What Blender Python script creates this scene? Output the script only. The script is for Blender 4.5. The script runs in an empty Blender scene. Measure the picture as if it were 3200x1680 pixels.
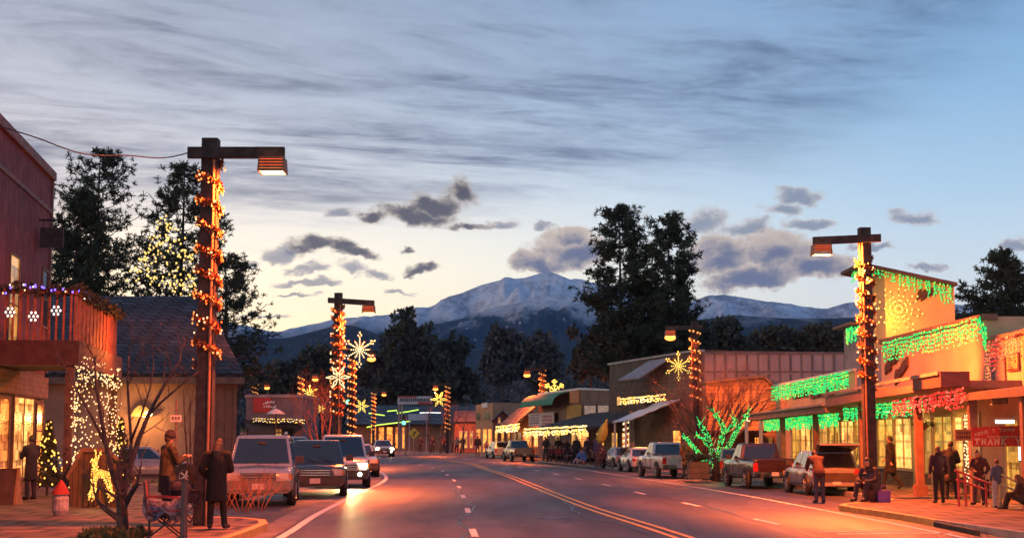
import bpy, bmesh, math, random
from mathutils import Vector, Matrix, noise
R = random.Random(11)
sc = bpy.context.scene
PI = math.pi
V = Vector
# ------------------------------------------------------------------ camera
F = 4700.0                       # focal length in photo pixels (photo 3200 x 1680)
PITCH = math.atan2(525, F)
CAM = V((0, 0, 1.75))
cd = bpy.data.cameras.new('camera'); co = bpy.data.objects.new('camera', cd); sc.collection.objects.link(co)
co.location = CAM; co.rotation_euler = (PI/2 + PITCH, 0, 0)
cd.sensor_width = 36; cd.lens = 36*F/3200; cd.clip_end = 40000; cd.clip_start = .1
sc.camera = co
FW = V((0, math.cos(PITCH), math.sin(PITCH))); UP = V((0, -math.sin(PITCH), math.cos(PITCH)))
def ray(px, py): return V((1, 0, 0))*(px-1600) + UP*(840-py) + FW*F
def at(px, py, Y):
    d = ray(px, py); return CAM + d*(Y/d.y)
def gr(px, py, z=0.0):
    d = ray(px, py); return CAM + d*((z-CAM.z)/d.z)
def onplane(px, py, A, B):       # the ray meets the vertical plane through A, B (x, y)
    d = ray(px, py); n = V((B[1]-A[1], A[0]-B[0], 0)); a = V((A[0], A[1], 0))
    return CAM + d*((a-CAM).dot(n)/d.dot(n))
def azel(px, py):
    d = ray(px, py).normalized(); return math.atan2(d.x, d.y), math.asin(d.z)
# ------------------------------------------------------------------ node helper
class E:
    def __init__(s, nt, v): s.nt = nt; s.v = v
    def op(s, o, *a):
        n = s.nt.nodes.new('ShaderNodeMath'); n.operation = o
        for i, x in enumerate((s,)+a):
            if isinstance(x, E): s.nt.links.new(x.v, n.inputs[i])
            else: n.inputs[i].default_value = x
        return E(s.nt, n.outputs[0])
    def __add__(s, o): return s.op('ADD', o)
    def __radd__(s, o): return s.op('ADD', o)
    def __sub__(s, o): return s.op('SUBTRACT', o)
    def __mul__(s, o): return s.op('MULTIPLY', o)
    def __rmul__(s, o): return s.op('MULTIPLY', o)
    def __truediv__(s, o): return s.op('DIVIDE', o)
    def max(s, o): return s.op('MAXIMUM', o)
    def min(s, o): return s.op('MINIMUM', o)
    def sm(s, a, b):
        n = s.nt.nodes.new('ShaderNodeMapRange'); n.interpolation_type = 'SMOOTHSTEP'
        s.nt.links.new(s.v, n.inputs[0]); n.inputs[1].default_value = a; n.inputs[2].default_value = b
        return E(s.nt, n.outputs[0])
    def lin(s, a, b, c, d):
        n = s.nt.nodes.new('ShaderNodeMapRange')
        s.nt.links.new(s.v, n.inputs[0])
        for i, x in enumerate((a, b, c, d)): n.inputs[i+1].default_value = x
        return E(s.nt, n.outputs[0])
def lnk(nt, sock, x):
    if isinstance(x, E): nt.links.new(x.v, sock)
    elif isinstance(x, (tuple, list)): sock.default_value = tuple(x)+((1,) if len(x) == 3 and len(sock.default_value) == 4 else ())
    else: sock.default_value = x
def mix(nt, f, a, b):
    n = nt.nodes.new('ShaderNodeMix'); n.data_type = 'RGBA'
    lnk(nt, n.inputs[0], f); lnk(nt, n.inputs[6], a); lnk(nt, n.inputs[7], b)
    return E(nt, n.outputs[2])
def comb(nt, x, y, z):
    n = nt.nodes.new('ShaderNodeCombineXYZ')
    for i, q in enumerate((x, y, z)): lnk(nt, n.inputs[i], q)
    return E(nt, n.outputs[0])
def nz(nt, vec, scale, det=4, rough=.55, dist=0.0, col=False):
    n = nt.nodes.new('ShaderNodeTexNoise'); lnk(nt, n.inputs['Vector'], vec)
    n.inputs['Scale'].default_value = scale; n.inputs['Detail'].default_value = det
    n.inputs['Roughness'].default_value = rough; n.inputs['Distortion'].default_value = dist
    return E(nt, n.outputs['Color' if col else 'Fac'])
def sep(nt, vec):
    n = nt.nodes.new('ShaderNodeSeparateXYZ'); lnk(nt, n.inputs[0], vec)
    return [E(nt, n.outputs[i]) for i in range(3)]
def lin(r, g, b):                # sRGB 0-255 -> linear
    return tuple((c/255/12.92 if c/255 <= .04045 else ((c/255+.055)/1.055)**2.4) for c in (r, g, b))
# ------------------------------------------------------------------ sky (dusk) : world
def build_world():
    w = bpy.data.worlds.new('World'); sc.world = w; w.use_nodes = True
    nt = w.node_tree; nt.nodes.clear()
    out = nt.nodes.new('ShaderNodeOutputWorld'); bg = nt.nodes.new('ShaderNodeBackground')
    nt.links.new(bg.outputs[0], out.inputs[0])
    tc = nt.nodes.new('ShaderNodeTexCoord'); dirv = E(nt, tc.outputs['Generated'])
    x, y, z = sep(nt, dirv)
    el = z.op('ARCSINE'); az = x.op('ARCTAN2', y)
    sky = nt.nodes.new('ShaderNodeTexSky'); sky.sky_type = 'NISHITA'; sky.sun_disc = False
    sky.sun_elevation = math.radians(2); sky.sun_rotation = math.radians(-25)
    # clear dusk gradient by elevation
    def ramp(f, stops):
        n = nt.nodes.new('ShaderNodeValToRGB'); lnk(nt, n.inputs[0], f)
        cr = n.color_ramp
        while len(cr.elements) < len(stops): cr.elements.new(.5)
        for e, (p, c) in zip(cr.elements, stops): e.position = p; e.color = (*c, 1)
        return E(nt, n.outputs[0])
    t = (el/0.5).max(0.0)        # 0 .. 0.5 rad
    left = ramp(t, [(0, lin(250, 222, 150)), (.12, lin(249, 238, 196)), (.22, lin(240, 236, 215)), (.32, lin(214, 222, 224)), (.44, lin(168, 190, 212)), (.62, lin(120, 150, 186)), (1, lin(96, 124, 160))])
    right = ramp(t, [(0, lin(226, 216, 196)), (.12, lin(214, 216, 214)), (.22, lin(190, 208, 220)), (.32, lin(160, 195, 222)), (.44, lin(134, 179, 218)), (.62, lin(108, 160, 210)), (1, lin(84, 124, 172))])
    col = mix(nt, az.sm(-.16, .3), left, right)
    nis = nt.nodes.new('ShaderNodeMix'); nis.data_type = 'RGBA'; nis.blend_type = 'ADD'
    nis.inputs[0].default_value = .04
    lnk(nt, nis.inputs[6], col); nt.links.new(sky.outputs[0], nis.inputs[7])
    col = E(nt, nis.outputs[2])
    # high streaked cloud deck: a plane overhead seen in perspective
    zz = z.max(.02)
    cx = x/zz; cy = y/zz
    u = cx*.93 + cy*.36; v = cy*.93 - cx*.36
    warp = nz(nt, comb(nt, u*.25, v*.5, 0.0), 1.0, 3, .5)
    wv = (warp-.5)*1.6
    n1 = nz(nt, comb(nt, u*.55, v*.95+wv*1.1, 0.3), .95, 8, .60)
    n2 = nz(nt, comb(nt, u*1.1+wv, v*2.2+wv*2.0, 4.3), 2.2, 6, .62, .6)
    big = nz(nt, comb(nt, u*.3, v*.42, 7.7), .7, 2, .5)
    s = (n1-.5)*2.2 + (n2-.5)*1.1 + (big-.5)*1.1
    # deck ends along a slanting edge to the right and thins out low down
    edge = el*1.0 - az*.60 - .090 + (n1-.5)*.10
    dm = edge.sm(-.055, .075) * (el + (az+.36).max(0.0)*(-.03) + (n1-.5)*.06).sm(.105, .185)
    back = el.sm(.3, .55)
    n3 = nz(nt, comb(nt, u*2.2+wv, v*3.0+wv, 9.0), 3.6, 5, .6, .8)
    dens = (s*.85+.44+(n3-.5)*.38).sm(.02, .98)
    cl = dm*(dens*.72+.26)
    litc = mix(nt, (az*1.0).sm(-.3, .15), lin(196, 200, 212), lin(158, 180, 208))
    drk = mix(nt, (az*1.0).sm(-.3, .2), lin(98, 104, 124), lin(80, 98, 132))
    ccol = mix(nt, dens, litc, drk)
    col = mix(nt, (cl*.95).min(1.0)*(back*-.6+1.0), col, ccol)
    # thin wisps to the right
    wis = (nz(nt, comb(nt, u*.35+2.0, v*2.0+wv, 2.0), 1.1, 7, .66)-.5)*3.0
    col = mix(nt, wis.sm(.1, 1.5)*.35*el.sm(.08, .16), col, lin(150, 168, 196))
    # low cumulus
    blobs = [(1300, 672, 175, 52), (1425, 598, 66, 62), (1350, 640, 95, 60), (1180, 676, 62, 30), (1470, 690, 75, 20), (990, 758, 125, 44), (930, 775, 55, 40), (1130, 790, 105, 26), (1075, 770, 75, 36),
             (1322, 838, 56, 24), (1302, 780, 36, 16)]
    blobs2 = [(1800, 790, 180, 80), (1680, 830, 120, 50), (1780, 745, 90, 50), (2240, 800, 130, 85), (2420, 800, 200, 95), (2560, 850, 170, 60), (2350, 870, 190, 60)]
    faint = [(2480, 610, 110, 50), (2430, 660, 90, 40), (2200, 700, 100, 50), (2000, 650, 60, 30), (2520, 700, 90, 30), (2850, 682, 95, 38), (2880, 826, 90, 20), (3180, 770, 60, 28), (2330, 720, 90, 40), (2720, 790, 70, 22), (880, 790, 75, 44), (1100, 835, 90, 30), (1175, 850, 70, 22), (1072, 650, 90, 28), (1550, 690, 90, 30), (950, 840, 70, 26), (770, 818, 70, 24), (1722, 700, 40, 20), (940, 880, 80, 16), (1240, 905, 60, 14), (985, 885, 70, 16), (955, 920, 70, 12), (850, 1008, 130, 9)]
    px1 = 1/F
    pv = comb(nt, az*1.0, el*1.35, 0.0)
    w1 = sep(nt, nz(nt, pv, 15, 3, .55, 0.0, True)); w2 = sep(nt, nz(nt, pv, 62, 5, .62, 0.0, True))
    az2 = az + (w1[0]-.5)*.050 + (w2[0]-.5)*.022; el2 = el + (w1[1]-.5)*.026 + (w2[1]-.5)*.016
    wn = nz(nt, pv, 55, 8, .74)
    fl = (wn-.5)*1.3
    def field(bl):
        d = None
        for (px, py, rx, ry) in bl:
            a, e = azel(px, py)
            q = ((az2-a)/(rx*px1)); r = ((el2-e)/(ry*px1)); r = r.max(0.0) + (r*-1.0).max(0.0)*1.5
            q = (q*q + r*r).op('SQRT')*-1.0 + 1.0
            d = q if d is None else d.max(q)
        return d
    d1 = field(blobs) + fl*.85
    shd = (wn-.5)*.9 + (w2[0]-.5)*.8
    c1 = mix(nt, (d1 + shd*.5).sm(.05, .75), lin(194, 180, 160), lin(84, 80, 84))
    col = mix(nt, d1.sm(-.05, .55)*.94, col, c1)
    d2 = field(blobs2) + fl*.6
    c2 = mix(nt, (d2 + (el-.105)*(-9.0) + shd*.4).sm(.05, .8), lin(198, 182, 166), lin(100, 106, 130))
    col = mix(nt, d2.sm(.0, .36)*.96, col, c2)
    d3 = field(faint) + fl*.9
    c3 = mix(nt, d3.sm(.1, .8), lin(200, 188, 178), lin(116, 120, 138))
    col = mix(nt, d3.sm(.0, .5)*.75, col, c3)
    bg.inputs[1].default_value = 1.0
    lift = nt.nodes.new('ShaderNodeMix'); lift.data_type = 'RGBA'; lift.blend_type = 'MULTIPLY'; lift.inputs[0].default_value = 1
    lf = el.sm(.06, .26)
    lnk(nt, lift.inputs[6], col); lnk(nt, lift.inputs[7], mix(nt, lf, (1.22, 1.22, 1.26), (1.0, .98, .98))); nt.links.new(lift.outputs[2], bg.inputs[0])
build_world()
sun = bpy.data.lights.new('sun', 'SUN'); so = bpy.data.objects.new('sun', sun); sc.collection.objects.link(so)
sun.energy = .5; sun.angle = math.radians(12); sun.color = (1, .72, .55)
so.rotation_euler = V((.75, .3, -.18)).to_track_quat('-Z', 'Y').to_euler()
sc.view_settings.view_transform = 'Standard'; sc.view_settings.look = 'None'
sc.view_settings.exposure = .12; sc.view_settings.gamma = 1
sc.render.engine = 'CYCLES'
sc.cycles.use_denoising = True
sc.cycles.max_bounces = 5; sc.cycles.diffuse_bounces = 2; sc.cycles.glossy_bounces = 3; sc.cycles.transparent_max_bounces = 6
sc.cycles.sample_clamp_indirect = 3; sc.cycles.volume_bounces = 0
sc.cycles.use_light_tree = True
# ------------------------------------------------------------------ mesh builder
COL = sc.collection
class MB:
    def __init__(s): s.v = []; s.f = []
    def add(s, vs, fs):
        b = len(s.v); s.v += [V(p) for p in vs]; s.f += [tuple(b+i for i in q) for q in fs]; return s
    def box2(s, a, b):
        x0, y0, z0 = a; x1, y1, z1 = b
        return s.add([(x0,y0,z0),(x1,y0,z0),(x1,y1,z0),(x0,y1,z0),(x0,y0,z1),(x1,y0,z1),(x1,y1,z1),(x0,y1,z1)],
                     [(0,3,2,1),(4,5,6,7),(0,1,5,4),(1,2,6,5),(2,3,7,6),(3,0,4,7)])
    def box(s, c, d, rz=0, rx=0, ry=0):
        m = Matrix.Rotation(rz, 3, 'Z') @ Matrix.Rotation(ry, 3, 'Y') @ Matrix.Rotation(rx, 3, 'X'); c = V(c)
        vs = [c + m @ V((sx*d[0]/2, sy*d[1]/2, sz*d[2]/2)) for sz in (-1, 1) for sx, sy in ((-1,-1),(1,-1),(1,1),(-1,1))]
        return s.add(vs, [(0,3,2,1),(4,5,6,7),(0,1,5,4),(1,2,6,5),(2,3,7,6),(3,0,4,7)])
    def prism(s, pts, ext):
        pts = [V(p) for p in pts]; ext = V(ext); n = len(pts)
        nrm = V((0, 0, 0))
        for i in range(n): nrm += pts[i].cross(pts[(i+1) % n])
        if nrm.dot(ext) > 0: pts.reverse()
        vs = pts + [p+ext for p in pts]
        fs = [tuple(range(n)), tuple(range(2*n-1, n-1, -1))] + [(i, n+i, n+(i+1) % n, (i+1) % n) for i in range(n)]
        return s.add(vs, fs)
    def quad(s, *p): return s.add(p, [tuple(range(len(p)))])
    def wall(s, A, B, z0, z1, t, z1b=None):     # vertical slab over A->B, t to the right of A->B
        a = V((A[0], A[1], 0)); b = V((B[0], B[1], 0)); d = (b-a).normalized(); n = V((d.y, -d.x, 0))*t
        zb = z1 if z1b is None else z1b
        return s.prism([a+V((0,0,z0)), b+V((0,0,z0)), b+V((0,0,zb)), a+V((0,0,z1))], n)
    def tube(s, pts, r, n=6, cap=True):
        pts = [V(p) for p in pts]; m = len(pts); rs = r if isinstance(r, (list, tuple)) else [r]*m
        rings = []; prev = None
        for i, p in enumerate(pts):
            d = (pts[min(i+1, m-1)]-pts[max(i-1, 0)])
            d = d.normalized() if d.length > 1e-9 else V((0, 0, 1))
            if prev is None:
                q = V((0, 0, 1)) if abs(d.z) < .9 else V((1, 0, 0)); a = d.cross(q).normalized()
            else:
                a = prev - d*prev.dot(d); a = a.normalized() if a.length > 1e-6 else d.orthogonal().normalized()
            prev = a; b = d.cross(a)
            rings.append([p + (a*math.cos(2*PI*k/n) + b*math.sin(2*PI*k/n))*rs[i] for k in range(n)])
        fs = []
        for i in range(m-1):
            for k in range(n): fs.append((i*n+k, i*n+(k+1) % n, (i+1)*n+(k+1) % n, (i+1)*n+k))
        if cap: fs += [tuple(range(n-1, -1, -1)), tuple(range((m-1)*n, m*n))]
        return s.add([q for g in rings for q in g], fs)
    def ball(s, c, r, nu=8, nv=5, sc_=(1, 1, 1), rot=None):
        c = V(c); vs = [V((0, 0, -1))]
        for j in range(1, nv):
            t = PI*j/nv-PI/2
            for k in range(nu): vs.append(V((math.cos(t)*math.cos(2*PI*k/nu), math.cos(t)*math.sin(2*PI*k/nu), math.sin(t))))
        vs.append(V((0, 0, 1)))
        fs = [(0, 1+(k+1) % nu, 1+k) for k in range(nu)]
        for j in range(nv-2):
            for k in range(nu): fs.append((1+j*nu+k, 1+j*nu+(k+1) % nu, 1+(j+1)*nu+(k+1) % nu, 1+(j+1)*nu+k))
        L = len(vs)-1; fs += [(L, L-nu+k, L-nu+(k+1) % nu) for k in range(nu)]
        o = []
        for p in vs:
            q = V((p.x*sc_[0]*r, p.y*sc_[1]*r, p.z*sc_[2]*r))
            o.append(c + (rot @ q if rot else q))
        return s.add(o, fs)
    def lathe(s, c, prof, n=16, axis='Z'):      # prof: (radius, height)
        c = V(c); vs = []
        for (r, h) in prof:
            for k in range(n):
                a = 2*PI*k/n; q = V((r*math.cos(a), r*math.sin(a), h))
                if axis == 'Y': q = V((q.x, q.z, -q.y))
                if axis == 'X': q = V((q.z, q.x, q.y))
                vs.append(c+q)
        m = len(prof); fs = [(i*n+k, i*n+(k+1) % n, (i+1)*n+(k+1) % n, (i+1)*n+k) for i in range(m-1) for k in range(n)]
        fs += [tuple(range(n-1, -1, -1)), tuple(range((m-1)*n, m*n))]
        return s.add(vs, fs)
    def build(s, name, mat, parent=None, world=True, smooth=False, loc=None):
        off = V((0, 0, 0))
        if parent is not None and world: off = gloc(parent)
        if parent is None and loc is not None: off = V(loc)
        me = bpy.data.meshes.new(name); me.from_pydata([p-off for p in s.v], [], s.f); me.update()
        if mat: me.materials.append(mat)
        if smooth:
            me.shade_smooth()
            if smooth is not True: me.set_sharp_from_angle(angle=math.radians(smooth))
        o = bpy.data.objects.new(name, me); COL.objects.link(o)
        if parent is not None: o.parent = parent
        elif loc is not None: o.location = off
        return o
def gloc(o):
    v = V((0, 0, 0))
    while o is not None: v += V(o.location); o = o.parent
    return v
def tag(o, label=None, cat=None, group=None, kind=None):
    if label: o['label'] = label
    if cat: o['category'] = cat
    if group: o['group'] = group
    if kind: o['kind'] = kind
    return o
def thing(name, label, cat, loc=(0, 0, 0), rz=0, group=None):
    o = bpy.data.objects.new(name, None); COL.objects.link(o); o.location = loc; o.rotation_euler = (0, 0, rz)
    o.empty_display_size = .2
    return tag(o, label, cat, group)
def copy_tree(o, parent=None, label=None):
    c = o.copy(); COL.objects.link(c); c.parent = parent
    if label: c['label'] = label
    for ch in list(o.children): copy_tree(ch, c)
    return c
# ------------------------------------------------------------------ materials
MC = {}
def pm(name, c1, c2=None, scale=3.0, rough=.8, bump=0.0, metal=0.0, pat=None, ps=(1, 1), det=5, spec=.5, gap=None, coat=0.0):
    if name in MC: return MC[name]
    m = bpy.data.materials.new(name); m.use_nodes = True; nt = m.node_tree
    b = nt.nodes['Principled BSDF']
    tc = nt.nodes.new('ShaderNodeTexCoord'); ob = E(nt, tc.outputs['Object'])
    n = nz(nt, ob, scale, det, .6)
    c2 = c2 or tuple(x*.65 for x in c1)
    f = n.sm(.32, .68)
    col = mix(nt, f, c1, c2)
    h = n
    x, y, z = sep(nt, ob)
    if pat:
        uu = (x+y*.97) if 'f' not in pat else x
        vv = z if 'f' not in pat else y
        gap = gap or tuple(q*.35 for q in c1)
        if pat[0] == 'v':        # upright boards
            k = uu/ps[0]; fr = k.op('FRACT'); ed = ((fr-.5).op('ABSOLUTE')).sm(.40, .49)
            wn = nt.nodes.new('ShaderNodeTexWhiteNoise'); wn.noise_dimensions = '1D'; lnk(nt, wn.inputs['W'], k.op('FLOOR'))
            col = mix(nt, E(nt, wn.outputs[0])*.6, col, tuple(q*.55 for q in c1)); col = mix(nt, ed*.85, col, gap); h = ed*-1.0
        elif pat[0] == 'h':      # lapped or level boards
            k = vv/ps[1]; fr = k.op('FRACT'); ed = fr.sm(.78, .99)
            wn = nt.nodes.new('ShaderNodeTexWhiteNoise'); wn.noise_dimensions = '1D'; lnk(nt, wn.inputs['W'], k.op('FLOOR'))
            col = mix(nt, E(nt, wn.outputs[0])*.5, col, tuple(q*.6 for q in c1)); col = mix(nt, ed*.8, col, gap); h = fr
        elif pat[0] == 'b':      # bricks, pavers, shingles
            br = nt.nodes.new('ShaderNodeTexBrick'); lnk(nt, br.inputs['Vector'], comb(nt, uu/ps[0], vv/ps[1], 0.0))
            br.inputs['Scale'].default_value = 1; br.inputs['Brick Width'].default_value = 1; br.inputs['Row Height'].default_value = 1
            br.inputs['Mortar Size'].default_value = .09; br.inputs['Color1'].default_value = (1, 1, 1, 1); br.inputs['Color2'].default_value = (.55, .55, .55, 1)
            br.inputs['Mortar'].default_value = (.2, .2, .2, 1)
            mm = nt.nodes.new('ShaderNodeMix'); mm.data_type = 'RGBA'; mm.blend_type = 'MULTIPLY'; mm.inputs[0].default_value = 1
            lnk(nt, mm.inputs[6], col); nt.links.new(br.outputs['Color'], mm.inputs[7]); col = E(nt, mm.outputs[2]); h = E(nt, br.outputs['Fac'])*-1.0
        elif pat[0] == 'c':      # corrugated
            h = ((uu/ps[0])*(2*PI)).op('SINE')
    lnk(nt, b.inputs['Base Color'], col); b.inputs['Metallic'].default_value = metal
    lnk(nt, b.inputs['Roughness'], n.lin(.3, .7, max(rough-.1, .02), min(rough+.1, 1)))
    b.inputs['Specular IOR Level'].default_value = spec
    if coat: b.inputs['Coat Weight'].default_value = coat; b.inputs['Coat Roughness'].default_value = .06
    if bump:
        bn = nt.nodes.new('ShaderNodeBump'); bn.inputs['Strength'].default_value = 1; bn.inputs['Distance'].default_value = bump
        lnk(nt, bn.inputs['Height'], h); nt.links.new(bn.outputs[0], b.inputs['Normal'])
    MC[name] = m; return m
def em(name, c, s, sample=False):
    if name in MC: return MC[name]
    m = bpy.data.materials.new(name); m.use_nodes = True; nt = m.node_tree
    b = nt.nodes['Principled BSDF']; b.inputs['Base Color'].default_value = (*[q*.5 for q in c], 1); b.inputs['Roughness'].default_value = .4
    tc = nt.nodes.new('ShaderNodeTexCoord'); n = nz(nt, E(nt, tc.outputs['Object']), 9, 2)
    lnk(nt, b.inputs['Emission Color'], c); lnk(nt, b.inputs['Emission Strength'], n.lin(.3, .7, s*.8, s*1.2))
    m.cycles.emission_sampling = 'AUTO' if sample else 'NONE'
    MC[name] = m; return m
def litpane(name, c1, c2, s, sx=.55, sz=.5, dark=.15):      # a lit shop window: shelves and goods dimly seen inside
    if name in MC: return MC[name]
    m = bpy.data.materials.new(name); m.use_nodes = True; nt = m.node_tree; b = nt.nodes['Principled BSDF']
    tc = nt.nodes.new('ShaderNodeTexCoord'); x, y, z = sep(nt, E(nt, tc.outputs['Object']))
    u = (x+y)/(sx*.42); w = z/(sz*.55)
    def cell(q, r, sd):
        k = nt.nodes.new('ShaderNodeTexWhiteNoise'); k.noise_dimensions = '3D'; lnk(nt, k.inputs['Vector'], comb(nt, q.op('FLOOR'), r.op('FLOOR'), sd)); return E(nt, k.outputs[0])
    big = cell(u*.37, w*.3, 1.0); c1_ = cell(u, w, 2.0); c2_ = cell(u*2.3+.4, w*1.9+.3, 3.0)
    n = nz(nt, comb(nt, u, w, 0.0), 1.7, 6, .65)
    f = (big*.5 + c1_*.32 + c2_*.16 + n*.5).sm(.38, 1.0); shelf = ((w*.5).op('FRACT')).sm(.82, .9)
    col = mix(nt, c2_, c1, c2)
    col = mix(nt, f, tuple(q*dark for q in c2), col)
    col = mix(nt, shelf*.5, col, tuple(q*dark*.6 for q in c2))
    b.inputs['Base Color'].default_value = (.05, .04, .03, 1); b.inputs['Roughness'].default_value = .15
    lnk(nt, b.inputs['Emission Color'], col); b.inputs['Emission Strength'].default_value = s
    m.cycles.emission_sampling = 'AUTO'
    MC[name] = m; return m
wood_post = pm('post_wood', (.055, .035, .03), (.03, .02, .02), 6, .85, .01)
# ================================================================== SETTING : ground, road, terrain
def interp(tab, t):
    if t <= tab[0][0]: return tab[0][1]
    for (a, b), (c, d) in zip(tab, tab[1:]):
        if t <= c: return b+(d-b)*(t-a)/(c-a)
    return tab[-1][1]
asphalt = pm('asphalt', (.085, .072, .07), (.055, .048, .05), 1.1, .62, .004, det=8, spec=.35)
def make_asphalt():
    nt = asphalt.node_tree; b = nt.nodes['Principled BSDF']
    tc = nt.nodes.new('ShaderNodeTexCoord'); ob = E(nt, tc.outputs['Object']); x, y, z = sep(nt, ob)
    big = nz(nt, comb(nt, x*.8, y*.10, 0.0), 1.0, 5, .6); fine = nz(nt, ob, 26, 4, .7); crk = nt.nodes.new('ShaderNodeTexVoronoi'); crk.feature = 'DISTANCE_TO_EDGE'
    lnk(nt, crk.inputs['Vector'], comb(nt, x*.22+fine*.14, y*.13+fine*.1, 0.0)); crk.inputs['Scale'].default_value = 1
    c = mix(nt, big.sm(.3, .7), (.078, .060, .060), (.040, .032, .035)); c = mix(nt, fine.sm(.35, .7)*.6, c, (.035, .03, .032))
    ck = E(nt, crk.outputs['Distance']).sm(.0, .012)*-1.0+1.0
    c = mix(nt, ck*.7, c, (.012, .01, .012))
    st = nz(nt, comb(nt, x*1.6, y*.25, 5.0), .9, 6, .7); c = mix(nt, st.sm(.56, .70)*.6, c, (.022, .019, .022)); c = mix(nt, nz(nt, comb(nt, x*.5, y*.12, 8.0), 1.0, 3, .5).sm(.55, .6)*.45, c, (.085, .075, .074))
    lnk(nt, b.inputs['Base Color'], c); lnk(nt, b.inputs['Roughness'], (big*.5+fine*.5).lin(.3, .7, .40, .68))
    bn = nt.nodes.new('ShaderNodeBump'); bn.inputs['Distance'].default_value = .012; lnk(nt, bn.inputs['Height'], fine); nt.links.new(bn.outputs[0], b.inputs['Normal'])
make_asphalt()
dirt = pm('ground_soil', (.10, .075, .06), (.06, .05, .045), .6, .95, .01)
paver = pm('sidewalk_paving', (.20, .115, .09), (.10, .066, .056), 1.1, .75, .004, pat='bf', ps=(.9, .9))
conc = pm('kerb_concrete', (.30, .26, .23), (.20, .17, .15), 2.2, .8, .004)
yel_k = pm('kerb_yellow_paint', (.62, .33, .06), (.42, .24, .07), 5, .6, .003)
white_p = pm('road_white_paint', (.72, .68, .64), (.42, .38, .36), 7, .6)
yel_p = pm('road_yellow_paint', (.70, .42, .07), (.42, .26, .08), 7, .6)
g = MB().quad((-4300, -70, 0), (4300, -70, 0), (4300, 8000, 0), (-4300, 8000, 0)).build('ground', dirt); tag(g, kind='structure')
LEFT = [(-20, -4.7), (31, -4.9), (33, -7.7), (47, -7.6), (60, -7.9), (72, -8.7), (82, -9.8), (92, -11.4), (105, -14), (120, -18), (140, -26), (160, -40), (176, -70)]
RIGHT = [(-20, 9), (26, 8.8), (37, 8.2), (40, 10.0), (50, 9.9), (58, 9.0), (68, 7.7), (78, 6.3), (90, 4.5), (98, 3.2), (110, 1.6), (128, -.8), (145, -3.6), (158, -7.0), (168, -12.5), (172, -26), (182, -70)]
mb = MB(); ys = [-20+3*i for i in range(67)]
for a, b in zip(ys, ys[1:]):
    mb.quad((interp(LEFT, a)-.3, a, .004), (interp(RIGHT, a)+.3, a, .004), (interp(RIGHT, b)+.3, b, .004), (interp(LEFT, b)-.3, b, .004))
tag(mb.build('road', asphalt), kind='structure')
lot = MB().quad((-40, 50, .006), (-9, 50, .006), (-10, 78, .006), (-40, 78, .006)); tag(lot.build('parking_lot', asphalt), kind='structure')
# pavements : raised slabs 0.13 m with kerbs
KL = [(-4.55, 8), (-4.68, 20), (-4.66, 26.5), (-4.70, 28.8), (-4.95, 30.1), (-5.5, 30.8), (-6.4, 31.2), (-7.6, 31.6), (-7.75, 40), (-7.7, 50), (-7.9, 60), (-8.7, 72), (-9.8, 82), (-11.4, 92), (-14, 105), (-18, 120)]
mb = MB(); mb.prism([(x, y, 0) for x, y in KL] + [(-21, 120, 0), (-13, 84, 0), (-11.4, 60, 0), (-11, 52, 0), (-32, 51.5, 0), (-32, 8, 0)], (0, 0, .13))
tag(mb.build('pavement', paver), kind='structure')
KR = [(9.4, 8), (8.85, 26), (8.4, 30), (8.25, 33), (8.0, 35.3), (7.9, 36.4), (8.2, 37.3), (9.0, 38.3), (10.0, 40), (10.1, 50), (9.2, 58), (7.9, 68), (6.5, 78), (4.7, 90), (3.4, 98), (1.8, 110), (-.6, 128), (-3.4, 145), (-6.8, 158), (-12.3, 168), (-26, 172)]
mb = MB(); mb.prism([(x, y, 0) for x, y in KR] + [(-26, 180, 0), (8, 180, 0), (24, 100, 0), (24, 8, 0)], (0, 0, .128))
tag(mb.build('pavement', paver), kind='structure')
def strip(pts, w, z0, z1, off=0):
    m = MB(); n = len(pts); P = [V((p[0], p[1], 0)) for p in pts]; L = []; Rr = []
    for i in range(n):
        d = (P[min(i+1, n-1)]-P[max(i-1, 0)]).normalized(); q = V((-d.y, d.x, 0)); L.append(P[i]+q*(off+w/2)); Rr.append(P[i]+q*(off-w/2))
    for i in range(n-1):
        m.prism([Rr[i]+V((0,0,z0)), Rr[i+1]+V((0,0,z0)), L[i+1]+V((0,0,z0)), L[i]+V((0,0,z0))], (0, 0, z1-z0))
    return m
def ribbon(m, pts, w, z, off=0):
    n = len(pts); P = [V((p[0], p[1], 0)) for p in pts]; L = []; Rr = []
    for i in range(n):
        d = (P[min(i+1, n-1)]-P[max(i-1, 0)]).normalized(); q = V((-d.y, d.x, 0)); L.append(P[i]+q*(off+w/2)+V((0,0,z))); Rr.append(P[i]+q*(off-w/2)+V((0,0,z)))
    for i in range(n-1): m.quad(Rr[i], Rr[i+1], L[i+1], L[i])
    return m
tag(strip(KL[:8], .16, .0, .137).build('kerb', yel_k), kind='structure')
tag(strip(KL[7:], .16, .0, .136).build('kerb', conc), kind='structure')
tag(strip(KR[:3], .16, .0, .136).build('kerb', conc), kind='structure')
tag(strip(KR[2:9], .16, .0, .137).build('kerb', yel_k), kind='structure')
tag(strip(KR[8:], .16, .0, .136).build('kerb', conc), kind='structure')
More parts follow.
